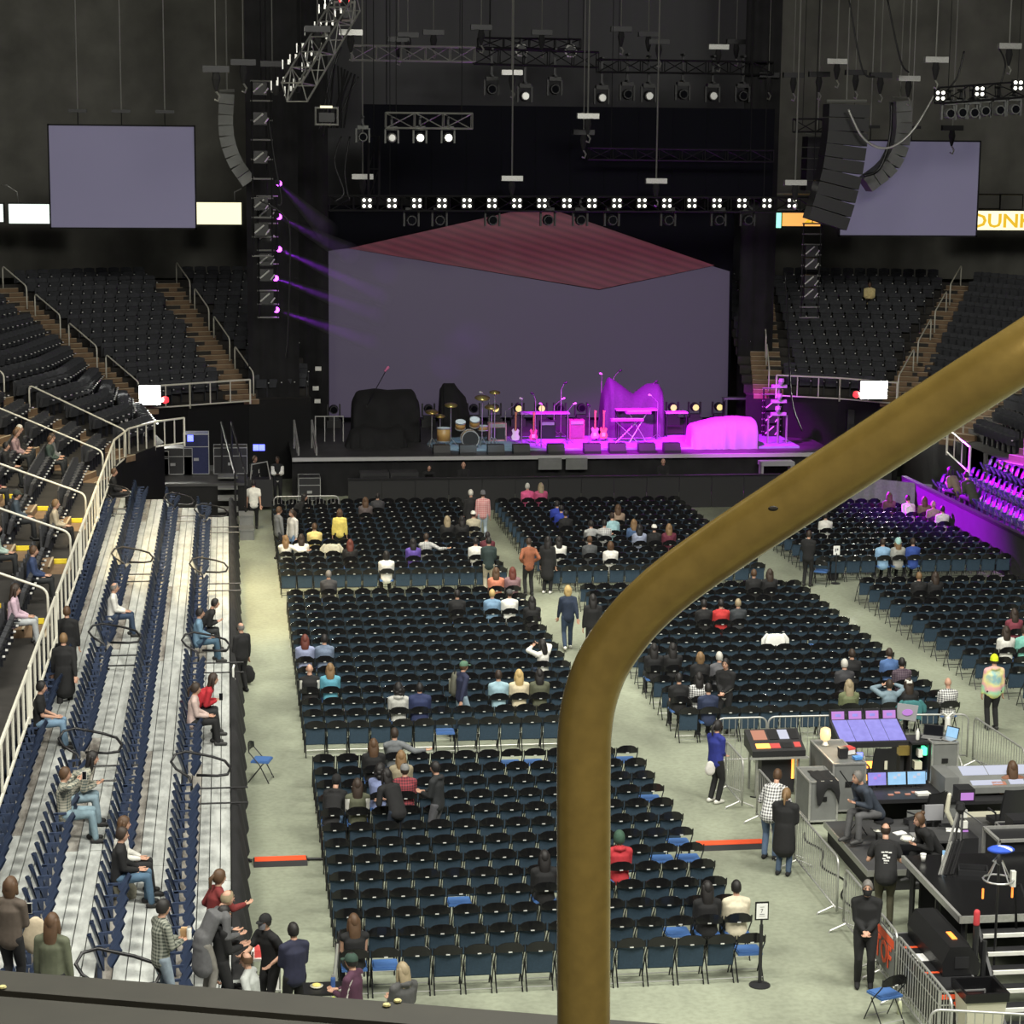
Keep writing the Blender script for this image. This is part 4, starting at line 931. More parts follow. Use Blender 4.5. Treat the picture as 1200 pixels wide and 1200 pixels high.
def body_mesh(kind, yaw, lo, fat):
    key = ('b', kind, round(yaw,1), lo, fat)
    if key in BODY: return BODY[key]
    J = pose(kind); b = MB(); fw = 1+.16*fat
    limb(b, [J['pel']+Vector((0,0,-.02)), J['pel'].lerp(J['che'],.5), J['che'], J['neck']+Vector((0,0,-.09))], [.115*fw,.100*fw,.118*fw,.085], 14, ((1,0,0),1.28,.86))
    limb(b, [J['neck']+Vector((0,-.01,-.08)), J['neck']+Vector((0,.01,.03)), J['head']+Vector((0,-.01,-.04))], [.062,.052,.050])
    for s_ in (-1,1):
        limb(b, [J['neck']+Vector((s_*.05,0,-.06)), J['sh%d'%s_]], [.060,.056]); sh, el, wr = J['sh%d'%s_], J['el%d'%s_], J['wr%d'%s_]
        limb(b, [sh, sh.lerp(el,.5), el], [.052,.044,.037]); limb(b, [el, el.lerp(wr,.35), wr], [.037,.037,.026])
        hp, kn, an = J['hip%d'%s_], J['knee%d'%s_], J['ank%d'%s_]
        limb(b, [hp, hp.lerp(kn,.5), kn], [.088*fw,.074*fw,.054]); limb(b, [kn, kn.lerp(an,.35), an], [.053,.055,.036]); limb(b, [an+Vector((0,-.03,-.03)), an+Vector((0,.13,-.045))], [.034,.030])
    head_geo(b, J['head'], yaw, lo)
    me = fuse(b, .024 if lo else .0125, 'body', 1)
    # ears, nose and fingers are finer than the fused surface: they are joined into the same mesh
    import bmesh
    bm = bmesh.new(); bm.from_mesh(me); x = MB()
    for s_ in (-1,1): hand(x, J['wr%d'%s_], J['el%d'%s_], s_, 4 if lo else 6)
    if lo: head_geo(x, J['head'], yaw, False)
    t = x.mesh('t', True); bm.from_mesh(t); bm.to_mesh(me); bm.free(); bpy.data.meshes.remove(t)
    me.polygons.foreach_set('use_smooth', [True]*len(me.polygons)); me.name = 'body_'+kind; BODY[key] = me; return me
def cloth_mesh(what, kind, lo, fat, opt):
    key = (what, kind, lo, fat, opt)
    if key in BODY: return BODY[key]
    J = pose(kind); b = MB(); fw = 1+.16*fat; g = .016 if not opt.endswith('puff') else .040
    if what == 'top':
        low = J['pel'].lerp(J['che'], -.16 if not opt.startswith('coat') else -.16)
        limb(b, [low, J['pel'].lerp(J['che'],.4), J['che'], J['neck']+Vector((0,0,-.09))], [.122*fw+g,.112*fw+g,.124*fw+g,.088+g], 14, ((1,0,0),1.28,.88))
        if opt.startswith('coat') and not kind.startswith('sit'): limb(b, [J['pel']+Vector((0,0,.05)), J['pel']+Vector((0,-.01,-.38))], [.13*fw+g,.155*fw+g], 14, ((1,0,0),1.2,.9))
        limb(b, [J['neck']+Vector((0,-.005,-.07)), J['neck']+Vector((0,.002,-.02))], [.064+g*.5,.056+g*.5])
        for s_ in (-1,1):
            sh, el, wr = J['sh%d'%s_], J['el%d'%s_], J['wr%d'%s_]; limb(b, [J['neck']+Vector((s_*.05,0,-.06)), sh], [.062+g*.6,.060+g*.6])
            if 'vest' in opt: continue
            if 'tank' in opt: continue
            if 'tee' in opt: limb(b, [sh, sh.lerp(el,.62)], [.056+g,.052+g])
            else: limb(b, [sh, sh.lerp(el,.5), el], [.055+g,.048+g,.043+g]); limb(b, [el, el.lerp(wr,.5), el.lerp(wr,.93)], [.043+g,.040+g*.8,.031+g*.6])
        if 'hood' in opt: limb(b, [J['neck']+Vector((-.07,-.07,-.03)), J['neck']+Vector((0,-.10,-.03)), J['neck']+Vector((.07,-.07,-.03))], [.04,.05,.04])
    else:
        limb(b, [J['pel']+Vector((0,0,-.04)), J['pel'].lerp(J['che'],.18)], [.122*fw,.110*fw], 14, ((1,0,0),1.28,.90))
        for s_ in (-1,1):
            hp, kn, an = J['hip%d'%s_], J['knee%d'%s_], J['ank%d'%s_]; limb(b, [hp, hp.lerp(kn,.5), kn], [.096*fw,.084*fw,.066])
            if opt != 'short': limb(b, [kn, kn.lerp(an,.35), kn.lerp(an,.95)], [.066,.066,.056])
    me = fuse(b, .026 if lo else .018, what, 2); BODY[key] = me; return me
def hair_mesh(style, lo):
    key = ('hair', style)
    if key in BODY: return BODY[key]
    b = MB(); n = 14; m_ = 9; rows = []
    # skull cap, open over the face; centred on the head
    for i in range(m_+1):
        ph = radians(4)+(pi*.62)*i/m_; row = []
        for k in range(n):
            a = 2*pi*k/n; front = max(0, sin(a)); lim = 1-.56*front**1.2; p2 = radians(4)+(pi*(.64 if style != 'balding' else .6))*lim*i/m_
            if style == 'balding': p2 = max(p2, radians(52)) if i == 0 else p2
            g = 1.10 if style in ('short','balding','crop') else 1.17
            if style == 'curly': g = 1.34
            row.append(Vector((.078*g*sin(p2)*cos(a), -.004+.096*g*sin(p2)*sin(a), .008+.118*g*cos(p2))))
        rows.append(row)
    if style == 'balding': rows = rows[5:]; rows = [[v*.98 for v in r] for r in rows]
    b.grid(rows, closed=True); b.grid([[v*.93 for v in r] for r in rows][::-1], closed=True)
    if style in ('long','xlong'):
        L = .30 if style == 'long' else .46
        limb(b, [(0,-.045,.03),(0,-.075,-.08),(0,-.10,-.18),(0,-.095,-.06-L)], [.085,.085,.078,.035], 12, ((1,0,0),1.18,.55))
        for s_ in (-1,1): limb(b, [(s_*.07,0,.03),(s_*.085,-.005,-.08),(s_*.09,-.02,-.20)], [.03,.032,.018], 8)
    if style == 'bob': limb(b, [(0,-.035,.03),(0,-.05,-.06),(0,-.05,-.12)], [.088,.092,.07], 12, ((1,0,0),1.15,.65)); [limb(b, [(s_*.07,0,.03),(s_*.082,.005,-.09)], [.03,.026], 8) for s_ in (-1,1)]
    if style == 'bun': b.ell((0,-.07,.13),(.045,.045,.04),8,6)
    if style == 'tail': limb(b, [(0,-.09,.05),(0,-.15,.0),(0,-.15,-.16)], [.03,.036,.014], 8)
    if style == 'curly': [b.ell((.1*cos(i*2.4)*(.5+.5*(i%3)/2),-.05+.05*sin(i*1.7),.02-.012*i),(.06,.055,.06),7,5) for i in range(14)]
    me = b.mesh('hair', True); BODY[key] = me; return me
def hat_mesh(style):
    key = ('hat', style)
    if key in BODY: return BODY[key]
    b = MB(); n = 14; rows = []
    for i in range(7):
        ph = radians(3)+pi*.5*i/6; rows.append([Vector((.092*sin(ph)*cos(2*pi*k/n), -.006+.108*sin(ph)*sin(2*pi*k/n), .028+(.108 if style == 'cap' else .125)*cos(ph))) for k in range(n)])
    if style == 'beanie': rows.append([Vector((v.x*1.04, v.y*1.04, .0)) for v in rows[-1]])
    b.grid(rows, closed=True); b.grid([[v*.96 for v in r] for r in rows][::-1], closed=True)
    if style == 'cap':
        br = []
        for j in range(4): u = j/3; br.append([Vector((.072*cos(a)*(1-.1*u), .085+.085*u*sin(a)+.0*u, .030-.012*u)) for a in [radians(20+140*k/8) for k in range(9)]])
        b.grid(br); b.grid([[v-Vector((0,0,.008)) for v in r] for r in br][::-1])
    if style == 'hood':
        b = MB(); rows = []
        for i in range(8):
            ph = radians(3)+pi*.72*i/7; row = []
            for k in range(n): a = 2*pi*k/n; fr = max(0,sin(a)); p2 = ph*(1-.42*fr); row.append(Vector((.105*sin(p2)*cos(a), -.012+.122*sin(p2)*sin(a), .01+.145*cos(p2))))
            rows.append(row)
        b.grid(rows, closed=True); b.grid([[v*.95 for v in r] for r in rows][::-1], closed=True)
    me = b.mesh('hat', True); BODY[key] = me; return me
def face_meshes():
    if 'face' in BODY: return BODY['face']
    e = MB(); e.ell((-.030,.083,.014),(.013,.007,.008),8,5); e.ell((.030,.083,.014),(.013,.007,.008),8,5)
    bw = MB(); [limb(bw, [(s_*.045,.083,.036),(s_*.030,.089,.040),(s_*.014,.088,.037)], [.003,.0045,.004], 5) for s_ in (-1,1)]
    mo = MB(); limb(mo, [(-.024,.098,-.058),(0,.103,-.056),(.024,.098,-.058)], [.003,.006,.003], 6)
    mk = MB(); rows = []
    for j in range(5):
        v = j/4; z = .002-.095*v; rows.append([Vector((.080*sin(a)*(1-.25*v), .030+.082*cos(a)*(1+.12*sin(pi*v)), z)) for a in [radians(-75+150*k/10) for k in range(11)]])
    mk.grid(rows); mk.grid([[v+Vector((0,.004,0)) for v in r] for r in rows])
    BODY['face'] = [x.mesh(nm, True) for x, nm in ((e,'eyes'),(bw,'eyebrows'),(mo,'mouth'),(mk,'face_mask'))]; return BODY['face']
def shoe_mesh():
    if 'shoe' in BODY: return BODY['shoe']
    b = MB(); limb(b, [(0,-.05,-.028),(0,.05,-.030),(0,.15,-.042)], [.046,.046,.036], 10, ((1,0,0),.95,1.0)); me = b.mesh('shoe', True)
    for v in me.vertices: v.co.z = max(v.co.z, -.080)
    BODY['shoe'] = me; return me
def slot(o, mt):
    me = o.data
    if not me.materials: me.materials.append(None)
    o.material_slots[0].link = 'OBJECT'; o.material_slots[0].material = M[mt] if mt in M else mt
HAIRC = {'k':(.012,.010,.010),'d':(.035,.022,.015),'b':(.085,.045,.022),'l':(.20,.12,.055),'y':(.48,.34,.14),'r':(.12,.03,.02),'w':(.55,.53,.48),'g':(.16,.15,.14),'a':(.30,.24,.15)}
NP = [0]
def person(loc, face, kind='sit', top=(.1,.1,.1), legs=(.02,.02,.025), hair='short', hc='d', lab='', yaw=0, opt='', skin='skin', hat=None, hatc=(.1,.1,.1), mask=None, shoes=(.02,.02,.02), scale=1.0, fat=0, lo=None, group=None, under=None):
    loc = Vector(loc); lo = (loc.y > 47) if lo is None else lo; J = pose(kind)
    o = bpy.data.objects.new('person', body_mesh(kind, yaw, lo, fat)); COL.objects.link(o); slot(o, skin); o.location = loc; o.rotation_euler = (0,0,face); o.scale = (scale,)*3
    tag(o, lab, 'person', group)
    def kid(nm, me, mt, at=None, rz=0):
        c = bpy.data.objects.new(nm, me); COL.objects.link(c); c.parent = o; slot(c, mt)
        if at is not None: c.location = at
        c.rotation_euler = (0,0,rz); return c
    tm = top if isinstance(top, str) else cmat(top)
    nm = {'c':'coat','t':'tee_shirt','v':'vest','h':'hoodie'}.get(opt[:1], 'shirt') if opt else 'shirt'
    kid(nm, cloth_mesh('top', kind, lo, fat, opt), tm)
    if under is not None: kid('sleeves', cloth_mesh('top', kind, lo, fat, 'under'), cmat(under)).scale = (.985,.985,.995)
    kid('trousers' if not opt.endswith('!') else 'shorts', cloth_mesh('legs', kind, lo, fat, 'long'), cmat(legs, .9))
    for s_ in (-1,1): kid('shoe', shoe_mesh(), cmat(shoes,.6), J['ank%d'%s_])
    if hair != 'bald': kid('hair', hair_mesh(hair, lo), cmat(HAIRC[hc],.6,'hair'), J['head'], yaw)
    if hat: kid({'cap':'cap','beanie':'beanie','hood':'hood'}[hat], hat_mesh(hat), cmat(hatc), J['head'], yaw)
    ey, bw, mo, mk = face_meshes(); kid('eyes', ey, 'eye_dark', J['head'], yaw); kid('eyebrows', bw, cmat(HAIRC[hc],.6,'hair'), J['head'], yaw)
    if mask: kid('face_mask', mk, cmat(mask), J['head'], yaw)
    else: kid('mouth', mo, 'lips', J['head'], yaw)
    NP[0] += 1; return o
def wpt(o, J, key, off=(0,0,0)):
    v = (J[key]+Vector(off))*o.scale[0]; a = o.rotation_euler[2]; return Vector(o.location)+Vector((v.x*cos(a)-v.y*sin(a), v.x*sin(a)+v.y*cos(a), v.z))
def seated(px, py, lab, **k):            # px, py: top of the head in the photograph
    v = P(px, py, 1.30); c = nearest_chair(v); c[6] = True
    kind = k.pop('kind', 'sit'); face = k.pop('face', 0)
    return person((c[0], c[1]-.02, 0), face, kind, lab=lab, **k)
def standing(px, py, lab, kind='stand', face=0, z=0, **k):
    s_ = k.get('scale', 1.0); v = P(px, py, z+1.72*s_); return person((v.x, v.y, z), face, kind, lab=lab, **k)
BLK=(.012,.012,.013); NAVY=(.02,.03,.07); JEAN=(.10,.17,.28); DJ=(.03,.05,.09); WHT=(.68,.67,.62); GRY=(.16,.165,.17); CRM=(.60,.52,.36); LB=(.22,.36,.50); OLV=(.09,.095,.06); KHK=(.28,.24,.16)
R_ = -pi/2; L_ = pi/2; B_ = pi
S = seated; T_ = standing
# ---- standing figures
T_(297,563,'man in white short-sleeved shirt and black trousers walking up the left aisle','walk',0,top=WHT,opt='tee',legs=BLK,hc='k')
T_(298,534,'man in black suit facing sideways beyond the white-shirted man','stand',-2.4,top=BLK,opt='coat',legs=BLK,hc='b',under=WHT)
T_(325,535,'man in black suit with pale shirt stripes standing by the stage corner','hold',B_,top=BLK,legs=BLK,skin='skin_dark',under=WHT,opt='vest')
T_(326,594,'man in grey sweater standing at the left end of the front rows','stand',-1.1,top=GRY,legs=(.03,.03,.035),hc='b')
T_(343,597,'woman in white top and jeans talking to the grey-sweatered man','stand',2.2,top=(.55,.53,.5),legs=JEAN,hair='tail',hc='d',under=WHT)
T_(398,597,'person in bright yellow jacket standing in the front left rows','stand',0,top=(.72,.58,.14),legs=BLK,hair='bob',hc='b',scale=.95)
T_(552,574,'white-haired man in dark coat standing near the red plaid shirt','stand',.3,top=BLK,legs=BLK,hc='w',opt='coat')
T_(566,575,'person in pink-red plaid shirt and grey beanie standing in the centre aisle','stand',0,top='plaid_pink',legs=(.35,.42,.48),hat='beanie',hatc=(.12,.12,.13),shoes=WHT)
T_(573,630,'man in dark green sweater and tan trousers standing by the centre aisle','hold',0,top=(.02,.035,.035),legs=(.36,.32,.24),hc='k')
T_(620,631,'man in brown leather jacket standing in the centre aisle','hips',.1,top=(.26,.09,.045),legs=BLK,hc='d')
T_(642,629,'woman in long black coat standing beside the brown leather jacket','stand',-.4,top=BLK,opt='coat',legs=BLK,hair='long',hc='k',shoes=WHT)
T_(666,687,'blonde woman in dark jacket and jeans walking up the centre aisle','walk',0,top=(.015,.025,.05),legs=DJ,hair='bob',hc='y',shoes=WHT)
T_(695,697,'dark-clothed person with long hair half hidden behind the bend of the gold handrail','stand',0,top=BLK,legs=BLK,hair='long',hc='k')
T_(541,775,'man in green cap with grey backpack and jeans walking between the rows','walk',-1.15,top=(.02,.025,.06),legs=(.28,.38,.46),hat='cap',hatc=(.09,.18,.12),hc='b')
T_(513,893,'man in black hoodie and grey jeans standing in the nearest block','hold',1.0,top=(.02,.022,.024),opt='hood',legs=(.09,.09,.10),hc='k')
T_(463,900,'woman in black leather jacket bending over a chair beside the plaid shirt','bend',.5,top=BLK,legs=(.02,.03,.05),hair='long',hc='k')
T_(851,772,'woman in open black leather jacket standing, hand at her face','clasp',2.6,top=BLK,legs=BLK,hair='tail',hc='k',under=WHT)
T_(948,622,'guard in black shirt and trousers standing by the right aisle','clasp',-.5,top=BLK,legs=BLK,hc='d')
T_(1166,768,'person in tie-dye hoodie and lime yellow beanie standing right of the rows','stand',0,top='tie_dye',opt='hood',legs=BLK,hair='short',hat='beanie',hatc=(.65,.75,.02),shoes=(.03,.03,.03),fat=1,scale=1.02)
T_(840,845,'woman in royal blue sweater standing left of the mixing area','clasp',-1.0,top=(.02,.03,.22),legs=BLK,hair='tail',hc='k',mask=BLK,shoes=WHT,fat=.6)
T_(905,903,'man in black and white checked shirt leaning at the grey case','lean',-.5,top='plaid_white',legs=(.10,.15,.24),hc='b',shoes=BLK)
T_(921,925,'blonde woman in black puffer coat leaning beside the checked shirt','hold',-.5,top=BLK,opt='coatpuff',legs=(.05,.08,.13),hair='tail',hc='l',shoes=BLK,scale=.95)
T_(1017,1031,'grey-haired security guard in black with a face mask, hands clasped','clasp',2.85,top=BLK,legs=BLK,hc='g',mask=BLK,fat=.4,scale=1.04,shoes=BLK)
T_(283,730,'bald masked guard in black holding a bag beside the long black drape','stand',.6,top=BLK,legs=BLK,hair='balding',hc='g',mask=BLK,shoes=BLK)
tech = T_(1040,968,'stagehand in black printed tee shirt with arms spread, seen from behind','lean',-.25,top=BLK,opt='tee',legs=(.07,.065,.04),hair='balding',hc='d',fat=.8,scale=1.03,z=0)
T_(317,1069,'masked man in black cap and black polo handing something over','reach',2.3,top=BLK,opt='tee',legs=BLK,hat='cap',hatc=BLK,mask=(.2,.2,.22),hc='k',under=None)
T_(345,1083,'man in navy sweater with dark hair seen from behind, above the ledge','hold',.35,top=(.018,.020,.045),legs=BLK,hc='k',fat=.3)
T_(297,1117,'balding man in grey shirt pointing left above the ledge','reach',1.2,top=(.40,.42,.40),legs=BLK,hair='balding',hc='b',under=BLK,scale=.97)
T_(415,1118,'man in green cap and burgundy jacket looking down, near the ledge','hold',1.0,top=(.07,.025,.05),legs=BLK,hat='cap',hatc=(.03,.06,.045),hc='k',under=WHT,scale=.98)
T_(474,1130,'grey-blond person in grey jacket above the ledge, lowest in view','hold',.5,top=(.07,.07,.07),legs=BLK,hair='long',hc='a',opt='hood',scale=.97)
T_(187,1055,'man in green-grey plaid shirt and jeans holding food on the risers','hold',-1.1,z=DX[1][2],top='plaid_green',legs=(.22,.27,.32),hc='k')
T_(258,1062,'person in black hoodie with dark hair at the bottom of the risers','hold',-1.3,z=DX[0][2]-.3,top=BLK,opt='hood',legs=BLK,hc='k')
T_(243,1040,'bald man in dark grey coat leaning at the foot of the risers','bend',-1.2,z=DX[0][2],top=(.10,.10,.105),opt='coat',legs=(.2,.19,.17),hair='balding',hc='a')
T_(249,1021,'brown-haired woman in dark red top drinking beside the bald man','reach',-1.2,z=DX[0][2],top=(.16,.02,.02),legs=BLK,hair='tail',hc='b',scale=.96)
T_(60,1072,'woman with long brown hair and green jacket wearing a backpack, bottom left','stand',-.3,z=DX[2][2],top=(.10,.11,.07),legs=BLK,hair='xlong',hc='b')
T_(10,1030,'brown-haired woman in brown jacket holding a phone, bottom left corner','hold',-.4,z=DX[3][2],top=(.09,.07,.055),legs=BLK,hair='bob',hc='b')
T_(78,711,'person in long black coat standing on the top riser under the rail','stand',0,z=DX[2][2],top=BLK,opt='coat',legs=BLK,hair='short',hc='b')
T_(74,743,'blond man in black coat walking away along the top riser','walk',0,z=DX[3][2]-.3,top=BLK,opt='coat',legs=BLK,hair='crop',hc='l',shoes=WHT,fat=.6)
person((24.72,69.6,1.0),.5,'sitfwd',lab='dark-haired woman in tan coat hunched behind the right floor wall',scale=1.05,lo=True,top=(.2,.16,.11),opt='coat',legs=BLK,hair='long',hc='k')
person((24.78,68.3,1.0),.3,'sitfwd',lab='person in wide dark green coat beside the tan-coated woman',scale=1.08,lo=True,top=(.04,.045,.03),opt='coat',legs=BLK,hair='short',hc='k',fat=1)
# crew working behind the barricade
for (px,py,lb,kw) in [(543,541,'bald crew man in black between barricade and stage, left one',dict(hair='bald',hc='k')),(777,537,'bald crew man lit magenta between barricade and stage, right one',dict(hair='bald',hc='k')),(502,540,'crew person bent at equipment before the stage, left of the drum kit',dict(hair='short',hc='k'))]:
    v = Q(px,py,78.0); person((v.x,78.0,v.z-1.72), B_, 'hold' if px != 502 else 'bend', top=BLK, legs=BLK, lab=lb, **kw)
